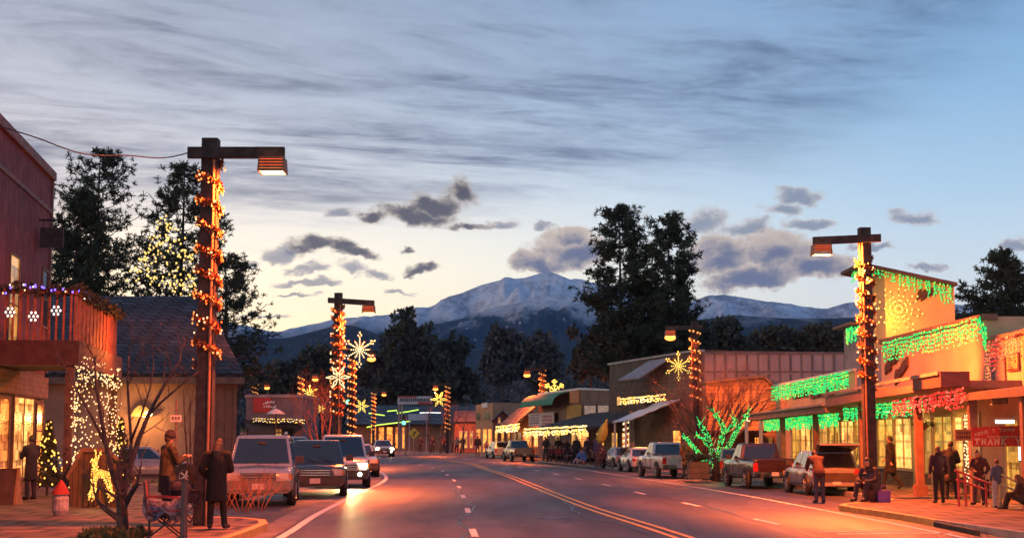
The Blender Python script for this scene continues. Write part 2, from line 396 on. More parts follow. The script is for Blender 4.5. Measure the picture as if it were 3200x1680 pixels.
# lane lines (measured on the road)
def smooth_line(pts, n=6):
    out = []
    P = [V((p[0], p[1], 0)) for p in pts]
    for i in range(len(P)-1):
        p0 = P[max(i-1, 0)]; p1 = P[i]; p2 = P[i+1]; p3 = P[min(i+2, len(P)-1)]
        for k in range(n):
            t = k/n; out.append(.5*((2*p1)+(p2-p0)*t+(2*p0-5*p1+4*p2-p3)*t*t+(3*p1-p0-3*p2+p3)*t**3))
    return out+[P[-1]]
LL = smooth_line([(-3.6, 10), (-4.02, 26), (-4.44, 34.8), (-4.73, 46.5), (-5.02, 58), (-5.39, 65), (-6.2, 73), (-7.9, 86), (-10.6, 101), (-15, 118), (-24, 139)])
YY = smooth_line([(4.0, 14), (2.92, 27.5), (1.74, 40.5), (-.13, 68.5), (-1.23, 81), (-3.3, 105), (-8, 126), (-16, 143), (-30, 157)])
D1 = smooth_line([(.1, 14), (-.68, 27.5), (-1.04, 36), (-1.42, 44.5), (-1.86, 53.4), (-2.3, 61), (-2.88, 68.5), (-3.77, 80.5), (-6, 97), (-10, 113), (-18, 131)])
D2 = smooth_line([(6.4, 18), (5.26, 32), (4.65, 40), (4.0, 48), (3.46, 56), (2.13, 71.5), (.9, 84), (-1.2, 104), (-4, 122), (-10, 142)])
RL = smooth_line([(8.0, 18), (7.9, 26), (7.55, 35), (7.05, 45), (6.3, 55), (5.2, 67), (4.0, 80), (2.2, 96), (-.4, 114)])
m = ribbon(MB(), LL, .16, .012); ribbon(m, RL, .12, .012)
def along(pts, s0, s1):
    out = []; s = 0
    for a, b in zip(pts, pts[1:]):
        L = (b-a).length
        if s+L >= s0 and s <= s1:
            t0 = max(0, (s0-s)/L); t1 = min(1, (s1-s)/L)
            if not out: out.append(a+(b-a)*t0)
            out.append(a+(b-a)*t1)
        s += L
    return out
def dashes(m, pts, start, on, gap, n, w):
    s = start
    for i in range(n):
        q = along(pts, s, s+on)
        if len(q) > 1: ribbon(m, q, w, .012)
        s += on+gap
dashes(m, D1, 12.9, 2.3, 6.2, 12, .13); dashes(m, D2, 12.6, 2.2, 5.9, 13, .13)
ribbon(m, [(5.9, 27.6), (7.4, 27.9), (8.0, 27.7)], .22, .012); ribbon(m, [(5.7, 28.3), (7.6, 28.5)], .14, .012)
tag(m.build('white_road_marking', white_p), kind='structure')
m = ribbon(MB(), YY, .12, .013, .14); ribbon(m, YY, .12, .013, -.14)
tag(m.build('yellow_road_marking', yel_p), kind='structure')
m = MB(); ribbon(m, [(p.x-.42, p.y) for p in LL[:34]], .5, .008)
tag(m.build('gutter', pm('gutter_concrete', (.15, .12, .11), (.09, .075, .07), 1.5, .7)), kind='structure')
rt = random.Random(31); m = MB()
for (pts0) in ([(-1.0, 20), (-.75, 27), (-1.15, 33), (-.95, 38), (-1.5, 44), (-1.9, 52), (-2.1, 60)], [(2.2, 20), (2.5, 27), (1.6, 34), (1.5, 40), (.9, 50), (.2, 62)], [(5.9, 24), (5.2, 30), (5.0, 38), (4.3, 46)], [(-3.9, 24), (-2.6, 25.2), (-1.0, 25.1)], [(-.6, 31.2), (1.2, 31.9), (2.3, 31.4)], [(2.9, 36), (4.6, 36.8), (6.6, 36.5)], [(-4.3, 39), (-2.6, 39.6), (-1.4, 39.2)]):
    q = smooth_line(pts0, 7); q = [p+V((rt.gauss(0, .05), rt.gauss(0, .08), 0)) for p in q]; ribbon(m, q, .045, .0095)
tag(m.build('tar_seam', pm('tar', (.012, .010, .012), None, 6, .35)), kind='structure')
mh = gr(1730, 1618); tag(MB().lathe((mh.x, mh.y, .004), [(.36, 0), (.36, .008), (.30, .009)], 24).build('manhole_cover', pm('cast_iron', (.03, .026, .028), None, 9, .45), None, loc=(mh.x, mh.y, .004)), 'round iron manhole cover in the near lane left of the yellow lines', 'manhole cover')
# small things in the road surface
mb = MB(); mb.box((8.33, 28.6, .02), (.09, 2.7, .16)); tag(mb.build('kerb_drain', pm('drain_dark', (.02, .015, .015), None, 5, .8)), 'dark storm drain opening in the right kerb face', 'drain')
# ------------------------------------------------------------------ mountains
def ridge(name, label, crest, Y, df, db, mat, amp, seed, nx=240, nv=46, p=1.25):
    xs = [crest[0][0]+(crest[-1][0]-crest[0][0])*i/nx for i in range(nx+1)]
    vs = []; fs = []
    for i, px in enumerate(xs):
        py = interp(crest, px); c = at(px, py, Y)
        jit = (noise.fractal(V((px*.02, seed, 0)), 1.0, 2.0, 4))*c.z*.006
        for j in range(nv+1):
            t = j/(nv*.78)
            if t <= 1: yy = Y-df*(1-t); h = c.z*t**p; w = math.sin(PI*min(t, 1))**.8
            else: q = (t-1)/(1/.78-1); yy = Y+db*q; h = c.z*(1-q); w = 0
            X = c.x*yy/Y
            gl = noise.ridged_multi_fractal(V((X/(Y*.045)+seed, yy/(Y*.16), seed*1.3)), 1.0, 2.1, 5, 1.0, 2.0)
            h2 = h + (gl-1.35)*amp*w*c.z + jit*(1 if t <= 1 else 0)
            if t < 1: h2 = min(h2, 1.75+(c.z+jit-1.75)*yy/Y-(1-t)*c.z*.04)
            vs.append((X, yy, max(h2, -1)))
    for i in range(nx):
        for j in range(nv):
            a = i*(nv+1)+j; fs.append((a, a+nv+1, a+nv+2, a+1))
    o = MB().add(vs, fs).build(name, mat, smooth=True); tag(o, kind='structure'); return o
def mountain_mat(name, snow, rock, forest, zs, zf, sc1):
    m = bpy.data.materials.new(name); m.use_nodes = True; nt = m.node_tree; b = nt.nodes['Principled BSDF']
    tc = nt.nodes.new('ShaderNodeTexCoord'); ob = E(nt, tc.outputs['Object']); x, y, z = sep(nt, ob)
    n = nz(nt, comb(nt, x, y*.4, z*1.6), sc1, 8, .68); n2 = nz(nt, comb(nt, x, y*.3, z), sc1*9, 5, .7); n3 = nz(nt, comb(nt, x, y*.4, z), sc1*.25, 4, .5)
    alt = z + (n-.5)*zs*.9 + (n2-.5)*zs*.35 + (n3-.5)*zs*.5
    sf = alt.sm(zf, zs)
    sc_ = mix(nt, (n2*.55+n*.6+n3*.2).sm(.58, .84)*.80, snow, rock)
    col = mix(nt, sf, mix(nt, n2.sm(.35, .65), forest, tuple(q*.45 for q in forest)), sc_)
    spots = (n2.sm(.60, .70))*alt.sm(zf*.55, zf)
    col = mix(nt, spots*.8, col, snow)
    lnk(nt, b.inputs['Base Color'], col); b.inputs['Roughness'].default_value = .95; b.inputs['Specular IOR Level'].default_value = .1
    bn = nt.nodes.new('ShaderNodeBump'); bn.inputs['Distance'].default_value = .35/sc1*.12; lnk(nt, bn.inputs['Height'], n2*.5+n); nt.links.new(bn.outputs[0], b.inputs['Normal'])
    return m
far = [(300, 985), (560, 985), (640, 990), (718, 1003), (780, 1012), (840, 1027), (880, 1030), (960, 1012), (1040, 990), (1100, 984), (1160, 985), (1230, 972), (1340, 952), (1430, 912), (1500, 882), (1560, 866), (1640, 858), (1680, 846), (1713, 838), (1745, 848), (1780, 863), (1850, 874), (1920, 884), (2000, 905), (2100, 935), (2160, 935), (2210, 918), (2260, 911), (2330, 922), (2420, 938), (2520, 952), (2590, 957), (2650, 940), (2700, 930), (2800, 938), (3010, 945), (3300, 960), (3600, 980)]
ridge('snow_mountain', None, far, 6000, 2600, 1500, mountain_mat('mountain_snow', (.74, .72, .78), (.10, .085, .09), (.03, .04, .05), 470, 330, .004), .42, 3.1, 300, 60)
midr = [(1000, 1100), (1150, 1060), (1300, 1020), (1440, 990), (1530, 958), (1620, 940), (1700, 922), (1745, 913), (1800, 920), (1880, 944), (1960, 962), (2060, 985), (2200, 1010), (2400, 1060)]
ridge('snowy_ridge', None, midr, 4300, 1500, 900, mountain_mat('mountain_ridge', (.74, .70, .74), (.14, .10, .10), (.028, .04, .045), 375, 290, .006), .36, 8.4, 200, 46)
foot = [(200, 1050), (500, 1052), (718, 1066), (840, 1052), (900, 1050), (1000, 1024), (1060, 1008), (1110, 1012), (1200, 1046), (1330, 1072), (1480, 1085), (1600, 1066), (1700, 1046), (1850, 1050), (2000, 1040), (2200, 990), (2300, 978), (2450, 988), (2600, 988), (2800, 978), (3000, 974), (3300, 988), (3600, 1000)]
ridge('forest_hill', None, foot, 2700, 900, 900, mountain_mat('hill_forest', (.35, .36, .40), (.10, .10, .10), (.03, .04, .04), 260, 215, .012), .12, 5.5, 300, 46)
low = [(200, 1190), (500, 1185), (700, 1175), (900, 1160), (1200, 1150), (1500, 1165), (1700, 1170), (1850, 1150), (2100, 1080), (2300, 1050), (2450, 1035), (2600, 1012), (2750, 1000), (3000, 990), (3300, 985), (3600, 985)]
ridge('wooded_hill', None, low, 620, 330, 400, mountain_mat('hill_brush', (.2, .2, .2), (.07, .06, .06), (.05, .05, .05), 900, 800, .06), .14, 2.2, 260, 40)
# ------------------------------------------------------------------ trees
fol_pine = pm('pine_foliage', (.045, .055, .03), (.02, .028, .018), .9, .9)
fol_dark = pm('evergreen_foliage', (.07, .068, .05), (.035, .036, .03), .5, .9)
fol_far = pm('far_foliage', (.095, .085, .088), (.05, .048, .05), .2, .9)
bark = pm('bark', (.06, .04, .03), (.03, .02, .018), 5, .95, .02)
bark_grey = pm('bare_bark', (.07, .048, .045), (.035, .025, .025), 9, .95, .008)
def tuft(m, c, r, n, rnd, up=.35):
    for _ in range(n):
        d = V((rnd.gauss(0, 1), rnd.gauss(0, 1), rnd.gauss(0, 1)+up)).normalized(); s = d.orthogonal().normalized()
        s = (Matrix.Rotation(rnd.random()*6.28, 3, d) @ s)*r*rnd.uniform(.16, .3); L = r*rnd.uniform(.65, 1.15)
        b = len(m.v); m.v += [c-s*.3, c+d*L*.6+s, c+d*L, c+d*L*.6-s]; m.f.append((b, b+1, b+2, b+3))
def spiky(m, c, r, rnd):            # one bottle-brush of long needles
    for _ in range(15):
        d = V((rnd.gauss(0, 1), rnd.gauss(0, 1), rnd.gauss(0, .9)+.35)).normalized(); s = d.orthogonal().normalized()
        s = (Matrix.Rotation(rnd.random()*6.28, 3, d) @ s)*r*rnd.uniform(.15, .24); L = r*rnd.uniform(.6, 1.0)
        b = len(m.v); m.v += [c-s*.4, c+s*.4, c+d*L+s*.35, c+d*L-s*.35]; m.f.append((b, b+1, b+2, b+3))
def pine(pos, H, rad, base, label, seed, tr=.27, tufts=1.0, cat='tree', group=None, shape=None, tsz=.34):
    rnd = random.Random(seed); root = thing('pine_tree', label, cat, pos, 0, group); P = V(pos)
    lean = V((rnd.uniform(-.3, .3), rnd.uniform(-.3, .3), 0))
    T = MB(); C = MB()
    ax = lambda t: P + lean*t*1.2 + V((math.sin(t*5+seed)*.12, 0, H*t))
    T.tube([ax(i/10) for i in range(11)], [tr*(1-.9*i/10) for i in range(11)], 7)
    shape = shape or [(0, .5), (.12, .85), (.35, 1.0), (.6, .82), (.8, .6), (.93, .34), (1, .12)]
    z = base*H
    while z < H*.985:
        t = z/H; q = (t-base)/(1-base); rr = rad*interp(shape, q)
        for k in range(rnd.choice((4, 5, 5, 6))):
            a = rnd.uniform(0, 2*PI); L = rr*rnd.uniform(.55, 1.12); rise = rnd.uniform(-.05, .35)+.45*q
            p0 = ax(t); pts = []
            for s in range(5):
                u = s/4; pts.append(p0 + V((math.cos(a)*L*u, math.sin(a)*L*u, L*(rise*u*u*.9 - .06*math.sin(u*3)) )))
            T.tube(pts, [max(.02, .05*(1-q*.6)*(1-.75*s/4)*L/2) for s in range(5)], 4, False)
            for s in range(int((4+L*4.4)*tufts)):
                u = rnd.uniform(.38, 1.02)**.8; i = min(int(u*4), 3); f = u*4-i; c = pts[i].lerp(pts[i+1], min(f, 1.1))
                sp = .08+.15*L*u*.8
                c = c + V((rnd.gauss(0, sp), rnd.gauss(0, sp), rnd.gauss(.12, sp*.6)))
                spiky(C, c, tsz*rnd.uniform(.7, 1.2), rnd)
        z += rnd.uniform(.35, .62)*max(H/17, .5)
    for s in range(8): tuft(C, ax(1)+V((rnd.gauss(0, .25), rnd.gauss(0, .25), rnd.uniform(-.5, .1))), tsz, 14, rnd)
    T.build('trunk', bark, root); C.build('crown', fol_pine, root); return root
def leafy(pos, lumps, label, seed, mat=None, n=900, sz=.5, name='evergreen_tree', cat='tree', group=None, trunk=.2):
    rnd = random.Random(seed); root = thing(name, label, cat, pos, 0, group); C = MB(); T = MB(); P = V(pos)
    tot = sum(r.x*r.z for _, r in [(V(a), V(b)) for a, b in lumps])
    for c, r in lumps:
        c = V(c); r = V(r); k = int(n*r.x*r.z/tot)
        if trunk: T.tube([P+V((rnd.uniform(-.2, .2), 0, 0)), P.lerp(c, .5), c], [trunk, trunk*.7, trunk*.3], 5)
        sub = [(V((rnd.gauss(0, 1), rnd.gauss(0, 1), rnd.gauss(0, 1))).normalized()*rnd.uniform(.45, .95), rnd.uniform(.2, .36)) for _ in range(26)]
        for _ in range(k):
            s, q = rnd.choice(sub); d = V((rnd.gauss(0, 1), rnd.gauss(0, 1), rnd.gauss(0, 1))).normalized()*q*rnd.uniform(.5, 1.05)+s
            tuft(C, V((c.x+d.x*r.x, c.y+d.y*r.y, c.z+d.z*r.z)), sz*rnd.uniform(.7, 1.3), 6, rnd, .5)
    if trunk: T.build('trunk', bark, root)
    C.build('crown', mat or fol_dark, root); return root
def grow(m, p, d, L, r, depth, rnd, spread=.55, tips=None, sides=5, droop=.0, upb=.12):
    pts = [p]; q = p.copy(); dd = d.copy(); n = 4
    for i in range(n):
        dd = (dd + V((rnd.gauss(0, .13), rnd.gauss(0, .13), rnd.gauss(upb*.3, .08)))).normalized(); q = q+dd*L/n; pts.append(q.copy())
    m.tube(pts, [r*(1-.45*i/n) for i in range(n+1)], sides if depth > 1 else 3, False)
    if depth == 0:
        if tips is not None: tips.append(q)
        return
    for k in range(rnd.choice((2, 3, 3)) if depth > 1 else 3):
        s = V((rnd.gauss(0, 1), rnd.gauss(0, 1), rnd.gauss(0, .6))).normalized(); f = rnd.uniform(.45, 1.0)
        i = min(int(f*n), n-1); b = pts[i].lerp(pts[i+1], f*n-i)
        grow(m, b, (dd+s*spread*rnd.uniform(.7, 1.4)+V((0, 0, upb))).normalized(), L*rnd.uniform(.6, .85), r*.55*rnd.uniform(.75, 1), depth-1, rnd, spread, tips, sides, droop, upb)
# ================================================================== LARGE STRUCTURE : buildings
def _slab(s, A, u, n, s0, s1, z0, z1, d0, d1):
    A = V((A[0], A[1], 0)); u = V((u[0], u[1], 0)); n = V((n[0], n[1], 0)); z = V((0, 0, 1))
    vs = [A+u*a+n*b+z*c for c in (z0, z1) for a, b in ((s0, d0), (s1, d0), (s1, d1), (s0, d1))]
    fs = [(0,3,2,1),(4,5,6,7),(0,1,5,4),(1,2,6,5),(2,3,7,6),(3,0,4,7)]
    if u.x*n.y-u.y*n.x < 0: fs = [tuple(reversed(q)) for q in fs]
    return s.add(vs, fs)
MB.slab = _slab
def win(root, A, u, n, s0, s1, z0, z1, fmat, pmat, nx=1, nzz=1, fw=.07, dep=.05, name='window', sub='pane'):
    m = MB(); m.slab(A, u, n, s0, s0+fw, z0, z1, -.02, dep); m.slab(A, u, n, s1-fw, s1, z0, z1, -.02, dep)
    m.slab(A, u, n, s0+fw, s1-fw, z0, z0+fw, -.02, dep); m.slab(A, u, n, s0+fw, s1-fw, z1-fw, z1, -.02, dep)
    for i in range(1, nx):
        c = s0+(s1-s0)*i/nx; m.slab(A, u, n, c-fw*.3, c+fw*.3, z0+fw, z1-fw, 0, dep*.8)
    for i in range(1, nzz):
        c = z0+(z1-z0)*i/nzz; m.slab(A, u, n, s0+fw, s1-fw, c-fw*.3, c+fw*.3, 0, dep*.7)
    f = m.build(name, fmat, root)
    MB().slab(A, u, n, s0+fw*.5, s1-fw*.5, z0+fw*.5, z1-fw*.5, -.015, .012).build(sub, pmat, f)
    return f
def frame_of(a, b):
    d = V((b[0]-a[0], b[1]-a[1], 0)); L = d.length; d.normalize(); return d, L
def spot(name, loc, color, power, size=.15, cone=160, aim=(0, 0, -1), parent=None, blend=.5):
    l = bpy.data.lights.new(name, 'SPOT'); l.energy = power; l.color = color; l.spot_size = math.radians(cone); l.spot_blend = blend; l.shadow_soft_size = size
    o = bpy.data.objects.new(name, l); COL.objects.link(o); o.location = V(loc)-(gloc(parent) if parent else V((0, 0, 0))); o.parent = parent
    o.rotation_euler = V(aim).to_track_quat('-Z', 'Y').to_euler(); return o
def point(name, loc, color, power, size=.12, parent=None):
    l = bpy.data.lights.new(name, 'POINT'); l.energy = power; l.color = color; l.shadow_soft_size = size
    o = bpy.data.objects.new(name, l); COL.objects.link(o); o.location = V(loc)-(gloc(parent) if parent else V((0, 0, 0))); o.parent = parent; return o
SODIUM = (1, .14, .02)
# ---- palettes
red_boards = pm('red_boards', (.27, .04, .04), (.17, .03, .034), 2, .8, .012, pat='v', ps=(.42, 1))
brown_planks = pm('brown_planks', (.20, .12, .075), (.13, .08, .05), 2, .8, .01, pat='h', ps=(1, .22))
dark_wood = pm('dark_wood', (.09, .055, .045), (.05, .032, .028), 4, .8, .006)
trim_wood = pm('trim_wood', (.20, .11, .07), (.14, .08, .05), 4, .7, .004)
shingle = pm('grey_shingles', (.056, .062, .085), (.036, .04, .056), 1.2, .9, .02, pat='b', ps=(.7, .17))
tan_stucco = pm('tan_stucco', (.34, .25, .20), (.27, .19, .155), 1.2, .9, .006)
pale_stucco = pm('pale_stucco', (.66, .40, .23), (.54, .33, .19), .9, .9, .005, det=8)
grey_stucco = pm('grey_stucco', (.27, .25, .25), (.21, .19, .19), 1.5, .9, .005)
metal_panel = pm('metal_panel', (.30, .25, .25), (.24, .20, .21), .7, .6, .02, pat='v', ps=(1.15, 1))
brown_siding = pm('brown_siding', (.17, .105, .07), (.11, .07, .05), 2, .85, .012, pat='h', ps=(1, .24))
brick_m = pm('brick', (.24, .12, .08), (.17, .09, .06), 3, .9, .008, pat='b', ps=(.24, .085))
corr_blue = pm('corrugated_metal', (.74, .80, .90), (.60, .66, .76), 2, .4, .02, metal=.3, pat='c', ps=(.16, 1))
tan_shingle = pm('tan_shingles', (.30, .23, .19), (.22, .17, .14), 2, .9, .012, pat='b', ps=(.4, .2))
roof_dark = pm('dark_roof', (.075, .065, .065), (.05, .042, .045), 2, .9, .012, pat='b', ps=(.45, .22))
white_trim = pm('white_trim', (.62, .58, .54), (.5, .46, .43), 3, .6)
red_paint = pm('red_paint', (.42, .035, .03), (.32, .03, .028), 4, .55)
green_awn = pm('green_canvas', (.03, .20, .11), (.02, .13, .075), 3, .8)
black_m = pm('black_metal', (.02, .018, .02), (.014, .012, .014), 6, .5)
dglass = pm('dark_glass', (.018, .02, .026), (.012, .013, .018), 1, .12, spec=.8)
warm_pane = litpane('warm_shop_pane', (1, .50, .14), (1, .30, .05), 2.2)
gold_pane = litpane('gold_shop_pane', (1, .56, .10), (1, .36, .04), 1.05, .6, .5, .22)
orange_pane = litpane('orange_shop_pane', (1, .36, .06), (1, .20, .03), 2.2)
amber_pane = litpane('amber_pane', (1, .50, .12), (.9, .35, .06), .8, .4, .6, .3)
bulb_warm = em('bulb_warm', (1, .70, .36), 1.5)
bulb_orange = em('bulb_orange', (1, .40, .10), 1.25)
bulb_red_orange = em('bulb_red_orange', (1, .20, .03), 1.3)
bulb_yellow = em('bulb_yellow', (1, .70, .13), 1.25)
bulb_white = em('bulb_white', (1, .93, .85), 1.8)
bulb_blue = em('bulb_blue', (.16, .10, 1), 2.6)
bulb_green = em('bulb_green', (.02, .85, .20), .85)
bulb_lime = em('bulb_lime', (.34, .9, .10), .85)
bulb_red = em('bulb_red', (1, .04, .03), 1.0)
bulb_pink = em('bulb_pink', (1, .18, .11), .95)
_bm = {}
def bulb_mesh(mat, r):
    k = (mat.name, round(r, 3))
    if k not in _bm:
        o = MB().ball((0, 0, 0), r, 6, 4, (1, 1, 1.25)); me = bpy.data.meshes.new('bulb'); me.from_pydata(o.v, [], o.f); me.materials.append(mat); _bm[k] = me
    return _bm[k]
def bulbs(root, pts, mats, r, rnd, lim=98):
    mats = mats if isinstance(mats, (list, tuple)) else [mats]; L = gloc(root)
    pts = sorted((V(p) for p in pts), key=lambda p: p.y)
    for p in pts[:lim]:
        o = bpy.data.objects.new('bulb', bulb_mesh(rnd.choice(mats), r)); COL.objects.link(o); o.parent = root; o.location = p-L
    rest = pts[lim:]
    if rest:
        by = {}
        for p in rest: by.setdefault(rnd.choice(mats).name, []).append(p)
        for k, ps in by.items():
            m = MB()
            for p in ps: m.ball(p, r, 6, 4, (1, 1, 1.25))
            tag(m.build('bulb', MC[k], root), kind='stuff')
# ------------------------------------------------------------------ left : red board shop with balcony
rnd = random.Random(3)
LA = (-11.809, 25.0); Lu, _ = frame_of((-14.0, 41.125), (-15.075, 49.0)); Ln = V((Lu.y, -Lu.x, 0))
lshop = thing('shop_building', 'tall red board-and-batten shop with an upstairs balcony at the left edge', 'building', (-14.4, 41, 0))
sE = 23.7; SF = 1.25
def zs(z): return 1.75+(z-1.75)*SF
def lw(px, py): return onplane(px, py, LA, (LA[0]+Lu.x*9, LA[1]+Lu.y*9))
MB().slab(LA, Lu, Ln, -2, sE, zs(3.35), zs(8.5), -8, 0).build('upper_wall', red_boards, lshop)
MB().slab(LA, Lu, Ln, -2, sE-.02, 0, zs(3.35), -7.9, -.02).build('lower_wall', brown_planks, lshop)
m = MB(); m.slab(LA, Lu, Ln, -2.1, sE+.14, zs(8.4), zs(8.62), -.2, .12); m.slab(LA, Lu, Ln, -2, sE, zs(7.52), zs(7.62), .001, .05); m.slab(LA, Lu, Ln, sE-.14, sE+.06, zs(3.4), zs(8.39), -.05, .07)
m.build('trim', pm('red_trim', (.26, .10, .08), None, 4, .7), lshop)
win(lshop, LA, Lu, Ln, 22.375, 23.625, 5.188, 7.062, trim_wood, dglass, 1, 2)
d = win(lshop, LA, Lu, Ln, 17.125, 18.625, 4.062, 6.938, trim_wood, amber_pane, 1, 2, name='door')
win(lshop, LA, Lu, Ln, 18.438, 21.750, 0.500, 2.963, trim_wood, warm_pane, 2, 1)
win(lshop, LA, Lu, Ln, 15.000, 17.875, 0.200, 2.875, trim_wood, orange_pane, 2, 1)
win(lshop, LA, Lu, Ln, 22.125, 23.500, 0.200, 2.812, trim_wood, orange_pane, 1, 3, name='door')
# balcony, cut to its two measured corners
BA = V((-10.525, 36.25, 0)); BB = V((-11.525, 44.125, 0)); Bu = (BB-BA).normalized(); Bn = V((Bu.y, -Bu.x, 0)); BL = (BB-BA).length
bw = 3.1
MB().slab(BA, Bu, Bn, 0, BL, zs(3.28), zs(3.52), -bw, 0).build('balcony_deck', dark_wood, lshop)
m = MB(); m.slab(BA, Bu, Bn, -.02, BL+.02, zs(3.12), zs(3.6), .001, .09); m.slab(BA, Bu, Bn, -.09, -.001, zs(3.12), zs(3.6), -bw-.0, .08)
m.build('balcony_beam', pm('dark_red_beam', (.045, .018, .02), None, 4, .8), lshop)
m = MB()
for i in range(int(BL/.15)-1): m.slab(BA, Bu, Bn, .05+i*.15, .152+i*.15-.001*(i % 7)*3, zs(3.6), zs(4.5)-.004*(i % 5), -.07-.004*(i % 3), -.03-.006*(i % 4))
for i in range(int(bw/.17)): m.slab(BA, Bu, Bn, .03, .07, zs(3.6), zs(4.5), -bw+.05+i*.17, -bw+.10+i*.17)
m.slab(BA, Bu, Bn, -.02, BL, zs(4.5), zs(4.6), -.1, .02); m.slab(BA, Bu, Bn, -.03, .1, zs(4.501), zs(4.601), -bw, -.101)
m.build('balcony_railing', pm('railing_boards', (.30, .085, .04), (.12, .04, .025), 5, .8, .006, pat='v', ps=(.16, 1)), lshop)
for s_, dd in ((.12, -.12), (BL-.15, -.12), (.12, -bw+.2)): MB().slab(BA, Bu, Bn, s_-.1, s_+.1, .13, zs(3.28), dd-.1, dd+.1).build('balcony_post', dark_wood, lshop)
m = MB(); m.slab(LA, Lu, Ln, 15, 23.6, zs(2.72), zs(3.25), .001, .12); m.build('shop_fascia', pm('plank_fascia', (.26, .15, .08), (.18, .10, .06), 3, .8, .008, pat='h', ps=(1, .15)), lshop)
point('warm_light', BA+Bu*5.4+Bn*.8+V((0, 0, zs(3.75))), (1, .17, .02), 330, .1, lshop)  # lamp added without a fixture to brighten the railing boards
point('warm_light', BA+Bu*2.5-Bn*1.5+V((0, 0, zs(2.7))), (1, .42, .14), 130, .1, lshop)
# hanging sign on the upper wall
hs = thing('hanging_sign', 'dark blank sign board on an iron bracket on the red shop wall', 'sign', lw(140, 720))
p = lw(122, 688); q = p+V((.85, 0, 0)); MB().tube([p-V((.1, 0, 0)), q], .03, 6).build('bracket', black_m, hs)
MB().box(p+V((.42, 0, -.55)), (.72, .10, .62)).build('board', dark_wood, hs)
for x in (.15, .7): MB().tube([p+V((x, 0, 0)), p+V((x, 0, -.25))], .012, 4).build('chain', black_m, hs)
# ------------------------------------------------------------------ left : grey shingled building
gshop = thing('shop_building', 'low reddish shop under a broad grey shingle roof behind the left lamp post', 'building', (-14, 60, 0))
y0, y1 = 60.0, 66.5
e0 = at(300, 1165, y0); e1 = at(762, 1165, y0); r0 = at(300, 925, y1); r1 = at(634, 925, y1)
e0.x -= 6; r0.x -= 6
m = MB(); th = V((0, .12, -.22))
bk = V((-12.25, 68.2, e1.z)); m.prism([e0, e1, r1, r0], th); m.prism([r0, r1, bk, V((e0.x, 68.2, e0.z))], th); m.prism([e1, bk, r1], V((-.12, 0, -.22)))
m.build('roof', shingle, gshop)
MB().prism([(e0.x, y0+.55, 0), (e1.x-.35, y0+.55, 0), (-12.5, 67.6, 0), (e0.x, 67.6, 0)], (0, 0, e1.z-.22)).build('wall', pm('gable_wall', (.22, .135, .115), (.16, .10, .088), 1.0, .9, .005), gshop)
m = MB(); m.box2((e0.x, y0-.03, e1.z-.42), (e1.x+.02, y0+.1, e1.z-.16)); m.build('fascia', pm('brown_fascia', (.13, .08, .065), None, 3, .8), gshop)
xr = at(640, 1300, y0+.55).x
MB().box2((xr, y0+.5, .01), (e1.x-.36, y0+.545, e1.z-.43)).build('boarded_bay', pm('dark_red_boards', (.15, .07, .06), (.10, .05, .045), 2, .8, .01, pat='v', ps=(.3, 1)), gshop)
MB().box2((e0.x, y0+.505, .01), (xr-.01, y0+.545, 1.25)).build('dado', pm('wall_dado', (.22, .14, .12), (.17, .11, .095), 2, .9), gshop)
ln = thing('wall_lantern', 'glowing amber wall lantern with a fluted shade on the grey-roofed shop', 'lamp', at(442, 1285, y0+.4))
m = MB(); c = at(442, 1280, y0+.3)
m.lathe(c+V((0, 0, -.25)), [(.42, 0), (.40, .08), (.28, .28), (.12, .42)], 16); m.build('shade', em('lantern_shade', (1, .42, .08), 1.1), ln)
MB().ball(c+V((.2, -.12, -.16)), .2, 10, 6, (1.4, 1, .6)).build('bulb', em('lantern_bulb', (1, .75, .4), 5), ln)
point('lantern_light', c+V((0, -.7, -.35)), (1, .42, .1), 260, .15, ln)
# ------------------------------------------------------------------ left : far shop with red sign
fs = thing('shop_building', 'grey flat-roofed shop far down the left side with a red sign panel', 'building', at(860, 1400, 108))
Y = 108; a = at(770, 1240, Y); b = at(946, 1240, Y); z1 = at(800, 1236, Y).z
MB().box2((a.x, Y, 0), (b.x, Y+9, z1)).build('wall', pm('far_grey_wall', (.17, .13, .14), (.13, .10, .11), 1, .9), fs)
MB().box2((a.x-.1, Y-.12, z1-.12), (b.x+.1, Y+9.1, z1+.1)).build('roof', pm('far_roof_edge', (.30, .24, .25), None, 1, .8), fs)
m = MB(); m.box2((at(815, 1, Y).x, Y-.06, at(0, 1288, Y).z), (at(868, 1, Y).x, Y-.005, at(0, 1240, Y).z)); sp = m.build('sign_panel', red_paint, fs)
m = MB(); rr = random.Random(5)
for k, (x, y) in enumerate([(824, 1262), (830, 1258), (836, 1256), (842, 1257), (848, 1255), (855, 1256), (826, 1270), (833, 1268), (840, 1269), (847, 1270), (854, 1272), (860, 1270)]):
    p = at(x, y, Y-.08); m.box(p, (.11, .02, .10+.05*(k % 3)), ry=.3)
m.build('lettering', white_trim, sp)
for i, (x0, x1) in enumerate([(775, 800), (880, 905), (910, 940)]):
    win(fs, (at(x0, 1, Y).x, Y), (1, 0), (0, -1), 0, at(x1, 1, Y).x-at(x0, 1, Y).x, .9, 2.4, dark_wood, amber_pane if i == 1 else dglass, 2, 1)
MB().box2((a.x+.2, Y-2.2, 2.75), (b.x+.6, Y-.13, 2.95)).build('awning', roof_dark, fs)
